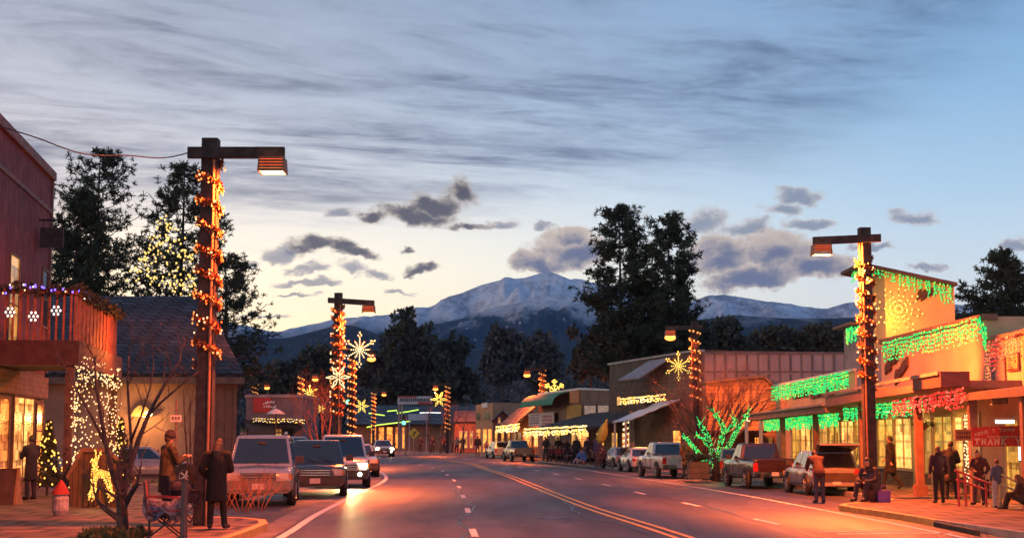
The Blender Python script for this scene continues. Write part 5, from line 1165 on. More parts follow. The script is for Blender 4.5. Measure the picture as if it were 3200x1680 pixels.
bare((at(1030, 1, 100).x, 100, 0), [([at(x0, 1400, 100), at(x0+(x1-x0)*.5, 1360, 100), at(x1, 1300, 100)], .09, .04) for x0, x1 in ((1000, 980), (1010, 1005), (1020, 1035), (985, 955))], 17, 'brown leafless bush between the two left lamp posts', .1, 1.6, 3, .6, name='bare_shrub', cat='shrub', mat=pm('red_twigs', (.2, .09, .06)))
bare((at(1470, 1, 150).x, 150, 0), [([at(x0, 1415, 150), at(x0+(x1-x0)*.5, 1375, 150), at(x1, 1330, 150)], .1, .05) for x0, x1 in ((1345, 1335), (1375, 1380), (1410, 1420), (1440, 1450))], 19, 'rust-brown leafless bush at the far bend', .1, 1.8, 3, .6, name='bare_shrub', cat='shrub', mat=pm('red_twigs', (.2, .09, .06)))
for k, (px, py, Y, lb) in enumerate(((760, 1590, 33.0, 'low bare planter shrub of red stems behind the kerb corner'), (700, 1560, 34, 'bare shrub behind the person in black'), (810, 1585, 33.6, 'small twiggy shrub at the bay end before the silver car'))):
    p0 = V((at(px, 1365, Y).x, Y, .13))
    if p0.x > -5.2: p0.y = 30.3; p0.x = at(px, 1365, 30.3).x
    bare(p0, [([p0+V((dx*.3, 0, 0)), p0+V((dx*.8, dx*.2, .35)), p0+V((dx*1.3, dx*.4, .52))], .016, .008) for dx in (-.35, -.18, .02, .2, .36)], 40+k, lb, .02, .27, 2, .7, name='bare_shrub', cat='shrub', mat=pm('red_twigs', (.2, .09, .06)), group='twiggy shrubs by the left kerb')
# grass tufts at the tree foot
m = MB(); rg = random.Random(6)
for i in range(420):
    c = V((at(rg.uniform(290, 450), 1365, 24.4).x, 24.2+rg.uniform(-.5, .7), .13)); tuft(m, c, rg.uniform(.10, .22), 3, rg, 2.2)
tag(m.build('grass', pm('dry_grass', (.10, .09, .03), (.05, .06, .02), 4, .9), None, loc=(at(380, 1365, 24.4).x, 24.3, .13)), 'ragged grass round the foot of the forked tree', 'grass', kind='stuff')
# ================================================================== VEHICLES
tyre_m = pm('tyre_rubber', (.018, .017, .018), (.012, .011, .012), 8, .85)
rim_m = pm('wheel_alloy', (.50, .49, .50), (.38, .37, .38), 5, .3, metal=.8)
plast_m = pm('dark_plastic', (.028, .026, .028), (.02, .018, .02), 6, .6)
chrome_m = pm('chrome', (.75, .74, .74), (.62, .61, .62), 4, .15, metal=1)
tail_m = pm('tail_lens', (.45, .015, .012), (.3, .01, .01), 6, .2, coat=.6)
amber_l = pm('amber_lens', (.6, .22, .06), None, 6, .2, coat=.6)
clear_m = pm('clear_lens', (.55, .50, .46), (.40, .36, .34), 9, .12, coat=.6)
plate_m = pm('licence_plate', (.55, .45, .42), (.45, .36, .34), 12, .5)
glass_m = pm('car_glass', (.02, .026, .036), (.014, .018, .026), .8, .06, spec=.9)
head_on = em('headlight_glow', (1, .82, .48), 22)
def paint(name, c): return pm('paint_'+name, c, tuple(q*.88 for q in c), 1.2, .28, coat=.7, metal=.25)
def loft(m, rings):
    n = len(rings[0]); base = len(m.v); m.v += [V(p) for r in rings for p in r]
    for i in range(len(rings)-1):
        for k in range(n): m.f.append(tuple(base+q for q in (i*n+k, i*n+(k+1) % n, (i+1)*n+(k+1) % n, (i+1)*n+k)))
    m.f.append(tuple(base+k for k in range(n-1, -1, -1))); m.f.append(tuple(base+(len(rings)-1)*n+k for k in range(n)))
    return m
def lerp2(a, b, t): return a+(b-a)*t
def bev(root):
    o = root.children[-1]; b = o.modifiers.new('soft', 'BEVEL'); b.width = .035; b.segments = 3; b.limit_method = 'ANGLE'; b.angle_limit = math.radians(18); b.harden_normals = False
def panel(m, a, b, c, d, i0, i1, j0, j1, off, th=.012):   # inset pane on the quad a b c d (a->b bottom, d->c top)
    f = lambda s, t: V(a).lerp(V(b), s).lerp(V(d).lerp(V(c), s), t)
    n = (V(b)-V(a)).cross(V(d)-V(a)).normalized()
    q = [f(i0, j0), f(i1, j0), f(i1, j1), f(i0, j1)]; m.prism([p+n*(off-th) for p in q], n*th); return m
def car(kind, label, x, y, yaw, pm_, L=4.7, W=1.85, H=1.75, zh=1.02, clear=.27, wr=.37, lights=False, hatch=False, rack=False, roofm=None, group=None, z=0.005, grp_cat='car', lower=None, darkglass=None):
    name = {'suv': 'parked_suv', 'sedan': 'parked_sedan', 'pickup': 'pickup_truck', 'van': 'parked_van'}[kind]
    if lights and kind == 'sedan': name = 'moving_sedan'
    root = thing(name, label, {'pickup': 'pickup', 'suv': 'suv'}.get(kind, 'car'), (x, y, z), yaw, group)
    w = W/2; hl = L/2; G = darkglass or glass_m
    wbf, wbr = hl*.62, -hl*.60
    zbelt = zh+.06
    if kind == 'suv': xs_f0, xs_f1, xs_r1, xs_r0 = hl*.42, hl*.13, -hl*.86, -hl*.965; decks = [(-hl, .97), (-hl*.97, .98), (-hl*.5, 1.0), (0, 1.0), (hl*.42, .995), (hl*.75, .965), (hl*.93, .92), (hl, .80)]
    elif kind == 'sedan': xs_f0, xs_f1, xs_r1, xs_r0 = hl*.40, hl*.06, -hl*.40, -hl*.70; decks = [(-hl, .86), (-hl*.96, .97), (-hl*.7, 1.02), (0, 1.0), (hl*.40, 1.0), (hl*.75, .94), (hl*.93, .86), (hl, .74)]
    else: xs_f0, xs_f1, xs_r1, xs_r0 = hl*.42, hl*.2, -hl*.14, -hl*.2; decks = [(-hl, 1.06), (-hl*.98, 1.07), (-hl*.22, 1.06), (0, 1.04), (hl*.42, 1.02), (hl*.75, 1.0), (hl*.94, .96), (hl, .85)]
    m = MB(); rings = []
    for (xx, kz) in decks:
        e = 1-max(0, (abs(xx)/hl-.82)/.18)**2*.10; ww = w*e; zt = zh*kz; zl = clear+max(0, (abs(xx)/hl-.85))*.5
        rings.append([(xx, -ww*.90, zl), (xx, ww*.90, zl), (xx, ww*.98, zl+.12), (xx, ww, (zl+zt)*.52), (xx, ww*.985, zt-.16), (xx, ww*.93, zt-.03), (xx, ww*.80, zt), (xx, 0, zt+.035), (xx, -ww*.80, zt), (xx, -ww*.93, zt-.03), (xx, -ww*.985, zt-.16), (xx, -ww, (zl+zt)*.52), (xx, -ww*.98, zl+.12)])
    loft(m, rings).build('body', pm_, root, False, smooth=38); bev(root)
    # cabin
    b = w*.93; tp = w*(.76 if kind != 'sedan' else .68); zc = zh-.02; zr = H-.05
    A_, B_, C_, D_ = (xs_r0, xs_f0, xs_f1, xs_r1)
    rb = [(A_, -b), (B_, -b), (B_, b), (A_, b)]; rt = [(D_, -tp), (C_, -tp), (C_, tp), (D_, tp)]
    q = lambda pts, z_: [(p[0], p[1], z_) for p in pts]
    m = MB(); sh = lambda k: [(lerp2(p[0], (C_+D_)/2, k), p[1]*(1-k)) for p in rt]
    loft(m, [q(rb, zc), q(rt, zr), q(sh(.06), zr+.04), q(sh(.25), H)])
    m.build('cabin', roofm or pm_, root, False, smooth=30); bev(root)
    lo = q(rb, zc); hi = q(rt, zr)
    m = MB(); panel(m, lo[1], lo[2], hi[2], hi[1], .05, .95, .10, .94, .012); m.build('windshield', G, root, False)
    if not hatch:
        m = MB(); panel(m, lo[3], lo[0], hi[0], hi[3], .08, .92, .22 if kind == 'suv' else .12, .92, .012); m.build('rear_window', G, root, False)
    cuts = {'suv': [(.03, .31), (.34, .62), (.65, .96)], 'sedan': [(.16, .50), (.53, .90)], 'pickup': [(.06, .44), (.48, .94)]}[kind]
    for (i0, i1) in cuts:
        m = MB(); panel(m, lo[0], lo[1], hi[1], hi[0], i0, i1, .20, .92, .010); m.build('side_window', G, root, False)
        m = MB(); panel(m, lo[2], lo[3], hi[3], hi[2], 1-i1, 1-i0, .20, .92, .010); m.build('side_window', G, root, False)
    # wheels
    for sx in (wbf, wbr):
        for sy in (-1, 1):
            arch = MB().lathe((sx, sy*(w*.985), wr+.02), [(wr*1.17, -.05), (wr*1.17, .022)], 20, 'Y'); arch.build('wheel_arch', plast_m, root, False)
            tw = MB().lathe((sx, sy*(w-.075), wr), [(wr*.6, -.11), (wr*.95, -.11), (wr, -.08), (wr, .08), (wr*.95, .11), (wr*.6, .11)], 24, 'Y').build('wheel', tyre_m, root, False, smooth=40)
            mr = MB().lathe((sx, sy*(w+.028), wr), [(wr*.63, -.012), (wr*.63, .012), (wr*.5, .0)] if sy > 0 else [(wr*.5, 0), (wr*.63, -.012), (wr*.63, .012)], 20, 'Y')
            for k in range(5): a = 2*PI*k/5; mr.box((sx+math.cos(a)*wr*.3, sy*(w+.04), wr+math.sin(a)*wr*.3), (wr*.5, .02, wr*.15), ry=-a)
            mr.build('rim', rim_m, tw, False)
    for sy in (-1, 1):
        m = MB(); xs_ = [xs_f0*.92, lerp2(xs_f0, xs_r0, .36)]+([lerp2(xs_f0, xs_r0, .68)] if kind != 'pickup' else [xs_r0+.02])
        for xx in xs_: m.box((xx, sy*(w*1.003), (clear+.2+zh)/2), (.014, .012, zh-clear-.32))
        m.box(((xs_f0+xs_r0)/2, sy*(w*1.0), clear+.13), ((xs_f0-xs_r0)*.98, .035, .09)); m.build('door_trim', plast_m, root, False)
        for xx in xs_[1:]: MB().box((xx+.16, sy*(w*1.0+.012), zh-.20), (.17, .03, .035)).build('door_handle', chrome_m if kind == 'pickup' else pm_, root, False)
    m = MB(); [m.tube([(xs_f0-.03, w*.5*k, zbelt-.01), (xs_f0-.20, w*(.5*k-.42), zbelt+.13)], .010, 4) for k in (-.1, .95)]; m.build('wiper', black_m, root, False)
    MB().box((lerp2(xs_f0, xs_f1, .72), 0, lerp2(zbelt, H-.05, .78)), (.03, .22, .06)).build('rear_view_mirror', black_m, root, False)
    # front
    zt = zh*.8
    m = MB(); m.box((hl-.02, 0, clear+.22), (.14, W*.93, .24)); m.box((hl*.96, 0, clear+.08), (.2, W*.86, .1)); m.build('front_bumper', lower or plast_m, root, False)
    m = MB(); m.box((hl+.005, 0, zt-.06), (.05, W*.50, .20)); gr_ = m.build('grille', plast_m, root, False)
    m = MB(); [m.box((hl+.034, 0, zt-.13+.07*k), (.016, W*.48, .022)) for k in range(3)]; m.build('grille_bar', chrome_m, root, False)
    for sy in (-1, 1):
        m = MB(); m.box((hl-.035, sy*w*.70, zt-.05), (.10, w*.34, .19), rz=sy*-.22); m.box((hl-.0, sy*w*.66, zt-.05), (.06, .11, .11)); m.build('headlight', head_on if lights else clear_m, root, False)
        m = MB(); m.box((hl-.085, sy*w*.90, zt-.06), (.10, .09, .15), rz=sy*-.3); m.build('indicator', amber_l, root, False)
        if lights:
            m = MB().lathe((hl+.055, sy*w*.62, clear+.2), [(.07, 0), (.06, .03)], 12, 'X'); m.build('fog_light', head_on, root, False)
        m = MB(); m.box((xs_f0-.28, sy*(w+.10), zbelt+.10), (.13, .22, .18)); m.build('wing_mirror', plast_m, root, False)
        m = MB(); m.box((-hl+.03, sy*w*.83, zh*.80), (.10, w*.20, .34 if kind != 'sedan' else .17)); m.build('taillight', tail_m, root, False)
    m = MB(); m.box((hl+.065, 0, clear+.2), (.015, .31, .15)); m.build('number_plate', plate_m, root, False)
    # rear
    m = MB(); m.box((-hl+.0, 0, clear+.2), (.16, W*.94, .22)); m.build('rear_bumper', (chrome_m if kind == 'pickup' else (lower or pm_)), root, False)
    m = MB(); m.box((-hl-.085 if kind != 'pickup' else -hl-.09, 0, clear+.22 if kind == 'pickup' else clear+.22), (.015, .31, .15)); m.build('number_plate', plate_m, root, False)
    if kind == 'pickup':
        m = MB(); m.box((-hl*.60, 0, zh*1.06+.026), (hl*.72, W*.78, .012)); m.build('bed', plast_m, root, False)
        m = MB(); [m.box((-hl*.60, sy*W*.455, zh*1.06+.02), (hl*.76, .08, .05)) for sy in (-1, 1)]; m.box((-hl+.05, 0, zh*1.06+.02), (.08, W*.86, .05)); m.build('bed_rail', plast_m, root, False)
        m = MB(); m.box((-hl-.012, 0, zh*.78), (.03, W*.72, .42)); m.build('tailgate', pm_, root, False)
    if rack:
        for sy in (-1, 1):
            m = MB(); m.tube([(C_-.1, sy*tp*.86, H+.03), ((C_+D_)/2, sy*tp*.88, H+.075), (D_+.1, sy*tp*.86, H+.03)], .025, 6); m.build('roof_rail', chrome_m, root, False)
        m = MB(); [m.tube([(xx, -tp*.86, H+.07), (xx, tp*.86, H+.07)], .02, 5) for xx in (lerp2(C_, D_, .3), lerp2(C_, D_, .75))]; m.build('roof_bar', plast_m, root, False)
    if hatch:
        m = MB(); panel(m, lo[3], lo[0], hi[0], hi[3], .07, .93, -.75, .93, .02); m.build('boot_shade_panel', pm('boot_shade', (.03, .018, .016), (.02, .012, .012), 3, .9), root, False)  # dark sheet over the rear, painted as the shade inside the boot
        m = MB(); m.prism([(D_-.02, -tp*.95, H-.03), (D_-.02, tp*.95, H-.03), (D_-.75, tp*1.12, H+.26), (D_-.98, tp*1.05, H+.22), (D_-.98, -tp*1.05, H+.22), (D_-.75, -tp*1.12, H+.26)], (0, 0, .06)); hm = m.build('tailgate', pm_, root, False, smooth=30)
        m = MB(); m.prism([(D_-.12, -tp*.8, H-.045), (D_-.12, tp*.8, H-.045), (D_-.68, tp*.95, H+.195), (D_-.68, -tp*.95, H+.195)], (0, 0, .02)); m.build('rear_window', G, hm, False)
        m = MB(); [m.tube([(A_+.05, sy*b*.93, zh+.25), (D_-.6, sy*tp*1.08, H+.1)], .014, 5) for sy in (-1, 1)]; m.build('gas_strut', black_m, root, False)
    return root
def place(px, py, off=(0, 0)): p = gr(px, py, .005); return p.x+off[0], p.y+off[1]
DN = -PI/2; 
GL_ = 'cars parked along the left kerb'; GR_ = 'vehicles parked along the right kerb'
silver = paint('silver', (.36, .31, .30)); navy = paint('navy', (.035, .04, .055)); white_c = paint('white', (.5, .48, .46)); darkc = paint('black', (.02, .02, .022)); tanc = paint('tan', (.36, .27, .20)); pewter = paint('pewter', (.22, .20, .195)); maroon = paint('maroon', (.04, .016, .014))
# the photo shows each nose toward the camera on the left : centre = nose + L/2 back along the heading
def nose(kind, label, px, py, yaw, *a, **k):
    L = k.get('L', 4.7); p = gr(px, py, .005); h = V((math.cos(yaw), math.sin(yaw), 0)); c = p - h*(L/2-.15); return car(kind, label, c.x, c.y, yaw, *a, **k)
def tail(kind, label, px, py, yaw, *a, **k):
    L = k.get('L', 4.7); p = gr(px, py, .005); h = V((math.cos(yaw), math.sin(yaw), 0)); c = p + h*(L*.41-.1); o = car(kind, label, c.x, c.y, yaw, *a, **k); o.scale = (.82, .82, .82); return o
nose('suv', 'silver four-wheel drive with roof rack, nearest in the left kerb row', 806, 1580, DN-.105+.22, silver, L=4.6, W=1.80, H=1.80, zh=1.0, clear=.30, rack=True, group=GL_, lower=pm('pewter_plastic', (.16, .13, .12), None, 4, .6))
nose('suv', 'dark navy crossover second in the left kerb row', 984, 1551, DN+.11, navy, L=4.6, W=1.82, H=1.66, zh=.96, group=GL_)
nose('suv', 'white van-like car with its headlights burning, third in the left row', 1072, 1523, DN+.12, white_c, L=4.8, W=1.85, H=1.84, zh=1.0, group=GL_, lights=True)
nose('sedan', 'pale sedan last in the left kerb row, behind the lit headlights', 1122, 1490, DN+.15, white_c, L=4.6, W=1.78, H=1.45, zh=.92, group=GL_)
fc = nose('sedan', 'oncoming white sedan with headlights on at the bend', 1202, 1427, DN+.18, white_c, L=4.6, W=1.8, H=1.5, zh=.95, lights=True)
for o_, pw in ((fc, 260),):
    pass
p = gr(1202, 1427); spot('headlamp_beam', (p.x, p.y-.35, .62), (1, .66, .28), 1100, .12, 60, (.15, -1, -.16))
p = gr(1085, 1523); spot('headlamp_beam', (p.x+.12, p.y-.35, .66), (1, .70, .28), 1300, .12, 62, (.03, -1, -.10))
car('sedan', 'white sedan half hidden behind the tall window shopper at the left', -17.0, 54.5, .3, white_c, L=4.5, W=1.75, H=1.45, zh=.92)
car('sedan', 'snow-pale sedan in the side lot behind the forked tree', -13.2, 55, .15, silver, L=4.5, W=1.75, H=1.42, zh=.9)
car('suv', 'far small white van parked before the red sign shop', at(962, 1, 96).x, 96, .1, white_c, L=4.6, W=1.8, H=1.8, zh=1.05)
UPY = PI/2
tail('suv', 'pale silver estate with its tailgate open at the right kerb', 2612, 1548, UPY+.05, pewter, L=4.75, W=1.85, H=1.62, zh=1.0, hatch=True, group=GR_)
tail('pickup', 'dark maroon crew pickup in front of the open estate car', 2420, 1527, UPY+.09, maroon, L=5.6, W=1.95, H=1.86, zh=1.13, clear=.40, wr=.40, group=GR_)
tail('suv', 'silver hatchback beyond the dark pickup, beside the green-lit tree', 2300, 1502, UPY+.10, pewter, L=4.4, W=1.78, H=1.6, zh=1.0, group=GR_)
tail('pickup', 'white crew pickup left of the green-lit tree', 2122, 1493, UPY+.16, white_c, L=5.6, W=1.95, H=1.86, zh=1.13, clear=.40, wr=.40, group=GR_)
tail('sedan', 'small white sedan just beyond the white pickup', 2016, 1474, UPY+.14, white_c, L=4.5, W=1.75, H=1.45, zh=.93, group=GR_)
tail('sedan', 'silver-white sedan, farthest of the pair beyond the white pickup', 1966, 1465, UPY+.20, silver, L=4.6, W=1.8, H=1.47, zh=.94, group=GR_)
tail('pickup', 'tan pickup parked far down by the tan awning shop', 1638, 1441, UPY+.20, tanc, L=5.5, W=1.95, H=1.85, zh=1.12, clear=.38, wr=.40, group=GR_)
tail('suv', 'white crossover beside the tan pickup far down the row', 1572, 1432, UPY+.24, white_c, L=4.6, W=1.85, H=1.7, zh=1.02, group=GR_)
# ================================================================== PEOPLE
skin_m = pm('skin', (.46, .26, .19), (.38, .20, .14), 20, .6); hair_d = pm('hair_dark', (.025, .018, .015), (.015, .011, .01), 30, .7); hair_b = pm('hair_brown', (.09, .05, .03), (.06, .032, .02), 30, .7)
def cloth(n, c, sc_=6): return pm('cloth_'+n, c, tuple(q*.7 for q in c), sc_, .9)
POSES = {
 'stand': dict(),
 'phone': dict(elbow=[(-.24, .10, 1.14), (.24, .10, 1.14)], wrist=[(-.10, .36, 1.24), (.10, .36, 1.24)]),
 'pocket': dict(elbow=[(-.29, -.06, 1.14), (.26, .04, 1.13)], wrist=[(-.21, .10, .97), (.10, .24, 1.08)], knee=[(-.10, .02, .50), (.12, .08, .50)], ankle=[(-.11, -.02, .09), (.16, .05, .09)], toe=[(-.13, .14, .05), (.22, .20, .05)], head=(.02, .045, 1.59)),
 'walk': dict(hip=[(-.09, 0, .92), (.09, 0, .92)], knee=[(-.09, .17, .50), (.09, -.02, .49)], ankle=[(-.09, .22, .09), (.09, -.32, .17)], toe=[(-.09, .38, .05), (.09, -.20, .05)], elbow=[(-.24, -.12, 1.14), (.24, .08, 1.14)], wrist=[(-.22, -.12, .90), (.22, .28, .98)]),
 'lean': dict(pelvis=(0, -.02, .93), chest=(0, .22, 1.25), neck=(0, .34, 1.37), head=(0, .43, 1.46), sh=[(-.19, .30, 1.33), (.19, .30, 1.33)], elbow=[(-.22, .48, 1.08), (.22, .48, 1.08)], wrist=[(-.15, .72, 1.0), (.15, .72, 1.0)]),
 'sit': dict(pelvis=(0, 0, .32), chest=(0, .06, .68), neck=(0, .10, .84), head=(0, .15, .97), sh=[(-.19, .08, .79), (.19, .08, .79)], elbow=[(-.25, .16, .55), (.25, .16, .55)], wrist=[(-.14, .38, .50), (.14, .38, .50)], hip=[(-.10, .02, .30), (.10, .02, .30)], knee=[(-.13, .42, .50), (.13, .42, .50)], ankle=[(-.13, .56, .09), (.13, .56, .09)], toe=[(-.14, .72, .05), (.14, .72, .05)]),
 'legsout': dict(pelvis=(0, 0, .20), chest=(0, -.05, .56), neck=(0, -.02, .72), head=(0, .03, .85), sh=[(-.19, -.02, .67), (.19, -.02, .67)], elbow=[(-.27, -.08, .42), (.25, .14, .44)], wrist=[(-.22, .1, .22), (.12, .34, .36)], hip=[(-.10, .02, .18), (.10, .02, .18)], knee=[(-.12, .44, .30), (.12, .42, .36)], ankle=[(-.14, .84, .10), (.12, .80, .10)], toe=[(-.15, .90, .22), (.13, .87, .21)]),
}
STD = dict(pelvis=(0, 0, .95), chest=(0, 0, 1.27), neck=(0, 0, 1.46), head=(0, .02, 1.60), sh=[(-.185, 0, 1.40), (.185, 0, 1.40)], elbow=[(-.24, -.02, 1.13), (.24, -.02, 1.13)], wrist=[(-.25, .06, .89), (.25, .06, .89)],
           hip=[(-.09, 0, .92), (.09, 0, .92)], knee=[(-.10, .02, .50), (.10, .02, .50)], ankle=[(-.11, -.02, .09), (.11, -.02, .09)], toe=[(-.13, .14, .05), (.13, .14, .05)])
_pc = {}
def fuse(m, voxel, sm=3):
    me = bpy.data.meshes.new('tmp'); me.from_pydata(m.v, [], m.f); me.update(); o = bpy.data.objects.new('tmp', me); COL.objects.link(o)
    r = o.modifiers.new('r', 'REMESH'); r.mode = 'VOXEL'; r.voxel_size = voxel
    s = o.modifiers.new('s', 'SMOOTH'); s.factor = .5; s.iterations = sm
    dg = bpy.context.evaluated_depsgraph_get(); dg.update(); out = bpy.data.meshes.new_from_object(o.evaluated_get(dg)); bpy.data.objects.remove(o); bpy.data.meshes.remove(me); out.shade_smooth(); return out
def cap(m, a, b, ra, rb, n=8):
    m.tube([a, V(a).lerp(V(b), .5), b], [ra, (ra+rb)/2, rb], n); m.ball(a, ra, n, 6); m.ball(b, rb, n, 6)
def pieces(pose, coat, long_hair, hat, hood, vx, wide):
    key = (pose, coat, long_hair, hat, hood, vx, wide)
    if key in _pc: return _pc[key]
    J = dict(STD); J.update(POSES[pose]); v = lambda k, i=None: V(J[k] if i is None else J[k][i])
    pel, ch, nk, hd = v('pelvis'), v('chest'), v('neck'), v('head'); out = {}
    up = (hd-nk).normalized(); fwd = V((0, 1, 0)); fwd = (fwd-up*fwd.dot(up)).normalized(); sd = V((1, 0, 0))
    M = Matrix((sd, fwd, up)).transposed()
    B = MB(); cap(B, nk-up*.05, hd-up*.05, .052, .055); B.ball(hd, .1, 14, 10, (.76, .95, 1.16), M); B.ball(hd-up*.055+fwd*.03, .06, 10, 7, (.9, .95, .9), M)
    B.ball(hd+fwd*.098-up*.012, .018, 6, 5, (.8, 1, 1.4), M)
    for s in (-1, 1): B.ball(hd+sd*s*.077-up*.01, .022, 6, 5, (.4, .8, 1.3), M)
    cap(B, pel, ch, .12, .13); cap(B, ch, nk-up*.04, .12, .06); cap(B, v('sh', 0), v('sh', 1), .055, .055)
    for i in (0, 1):
        cap(B, v('sh', i), v('elbow', i), .05, .04); cap(B, v('elbow', i), v('wrist', i), .04, .028)
        cap(B, pel.lerp(v('hip', i), .8), v('knee', i), .08, .055); cap(B, v('knee', i), v('ankle', i), .055, .038); cap(B, v('ankle', i), v('toe', i), .04, .035)
        d = (v('wrist', i)-v('elbow', i)).normalized(); B.ball(v('wrist', i)+d*.05, .045, 8, 6, (.75, .8, 1.0))
    body = fuse(B, vx)
    # fingers : five tapering tubes on each hand, and eyes
    ex = MB()
    for i in (0, 1):
        w_ = v('wrist', i); d = (w_-v('elbow', i)).normalized(); s = 1 if i else -1; sdv = d.cross(V((0, 0, 1))); sdv = sdv.normalized() if sdv.length > .1 else V((0, 1, 0)); cu = d.cross(sdv)
        for k in range(4):
            o = w_+d*.085+sdv*(-.028+.019*k); l = (.06, .075, .07, .052)[k]; ex.tube([o-d*.02, o+d*l*.5, o+d*l*.85+cu*.02], [.0095, .009, .007], 5)
        o = w_+d*.04+sdv*.04; ex.tube([o, o+d*.03+sdv*.022, o+d*.06+sdv*.02+cu*.012], [.011, .010, .008], 5)
    bm = bmesh.new(); bm.from_mesh(body); t = bpy.data.meshes.new('t'); t.from_pydata(ex.v, [], ex.f); bm.from_mesh(t); bm.to_mesh(body); bm.free(); bpy.data.meshes.remove(t); body.shade_smooth(); out['body'] = body
    m = MB()
    for s in (-1, 1): m.ball(hd+fwd*.085+sd*s*.031+up*.008, .0125, 6, 5)
    me = bpy.data.meshes.new('eyes'); me.from_pydata(m.v, [], m.f); out['eyes'] = me
    C = MB(); k = wide; hem = pel-(ch-pel).normalized()*(.04 if coat == 'short' else .26)
    C.ball(pel, .155*k, 12, 8, (1.08, .84, 1)); C.ball(ch, .165*k, 12, 8, (1.12, .82, 1)); cap(C, pel, ch, .145*k, .15*k, 10); cap(C, ch, nk-up*.03, .14*k, .085); cap(C, v('sh', 0), v('sh', 1), .078*k, .078*k)
    if coat == 'long' and pose not in ('sit', 'legsout'): C.tube([ch, pel, hem, hem-V((0, 0, .16))], [.15*k, .165*k, .175*k, .18*k], 12); C.ball(hem-V((0, 0, .14)), .18*k, 12, 6, (1.05, .85, .25))
    else: C.ball(hem, .15*k, 12, 7, (1.1, .85, .6))
    for i in (0, 1): cap(C, v('sh', i), v('elbow', i), .078*k, .064*k); cap(C, v('elbow', i), v('wrist', i)-(v('wrist', i)-v('elbow', i)).normalized()*.03, .064*k, .05)
    if hood: C.ball(nk-fwd*.075+up*.05, .10, 10, 7, (1.1, .8, .8))
    else: cap(C, nk-up*.02, nk+up*.035, .085, .07)
    out['jacket'] = fuse(C, vx*1.05)
    T = MB(); cap(T, pel-V((0.0, 0, 0)), v('hip', 0).lerp(v('hip', 1), .5), .125, .12)
    for i in (0, 1): cap(T, v('hip', i), v('knee', i), .098, .075); cap(T, v('knee', i), v('ankle', i)+(v('knee', i)-v('ankle', i)).normalized()*.0, .075, .06)
    out['trousers'] = fuse(T, vx*1.05)
    for i in (0, 1): S = MB(); cap(S, v('ankle', i)-V((0, .02, .02)), v('toe', i), .055, .046); S.ball(v('ankle', i)-V((0, .03, .035)), .055, 8, 6, (.9, 1, .8)); out['shoe%d' % i] = fuse(S, vx)
    Hh = MB(); Hh.ball(hd+up*.022-fwd*.016, .106, 14, 10, (.82, .96, 1.08), M)
    if long_hair:
        Hh.ball(hd-fwd*.05-up*.05, .1, 10, 8, (.95, .7, 1.2), M); Hh.tube([hd-fwd*.06, nk-fwd*.09-up*.05, ch-fwd*.135], [.095, .11, .07], 10); Hh.ball(ch-fwd*.13, .07, 10, 6, (1.2, .6, 1))
    hm = fuse(Hh, vx)
    bm = bmesh.new(); bm.from_mesh(hm)      # open the face
    dl = [f for f in bm.faces if (f.calc_center_median()-hd).dot(fwd) > .028 and (f.calc_center_median()-hd).dot(up) < .062]
    bmesh.ops.delete(bm, geom=dl, context='FACES'); bm.to_mesh(hm); bm.free(); out['hair'] = hm
    if hat:
        m = MB(); m.lathe((0, 0, 0), [(.112, 0), (.116, .03), (.112, .06), (.10, .11), (.065, .15), (.02, .165)], 16)
        m.v = [hd+up*.035+M @ p for p in m.v]; me = bpy.data.meshes.new('hat'); me.from_pydata(m.v, [], m.f); me.shade_smooth(); out['hat'] = me
    _pc[key] = out; return out
def person(label, x, y, z, face, pose='stand', H=1.72, jk=(.02, .02, .025), tr=(.02, .02, .03), hair='d', coat='short', lh=False, hat=None, hood=False, vx=.03, wide=1.0, group=None, camo=False, sho=(.02, .018, .018)):
    pc = pieces(pose, coat, lh, bool(hat), hood, vx, wide); s = H/1.72
    def mk(nm, part, mat, parent):
        me = pc[part].copy(); me.materials.clear(); me.materials.append(mat); o = bpy.data.objects.new(nm, me); COL.objects.link(o); o.parent = parent; return o
    b = mk('person', 'body', skin_m, None); b.location = (x, y, z); b.rotation_euler = (0, 0, face); b.scale = (s, s, s); tag(b, label, 'person', group)
    jm = pm('cloth_camo_', (.055, .042, .02), (.018, .016, .010), 9, .9) if camo else cloth('%d_%d_%d' % tuple(int(q*1000) for q in jk), jk)
    mk('jacket', 'jacket', jm, b); mk('trousers', 'trousers', cloth('%d_%d_%d' % tuple(int(q*1000) for q in tr), tr), b); [mk('shoe', 'shoe%d' % i, cloth('%d_%d_%d' % tuple(int(q*100) for q in sho), sho), b) for i in (0, 1)]
    mk('hair', 'hair', hair_d if hair == 'd' else hair_b, b); mk('eyes', 'eyes', black_m, b)
    if hat: mk('hat', 'hat', cloth('%d_%d_%d' % tuple(int(q*100) for q in hat), hat), b)
    return b
def stand(label, px, pyf, face, z=.13, **k): p = gr(px, pyf, z); return person(label, p.x, p.y, z, face, **k)
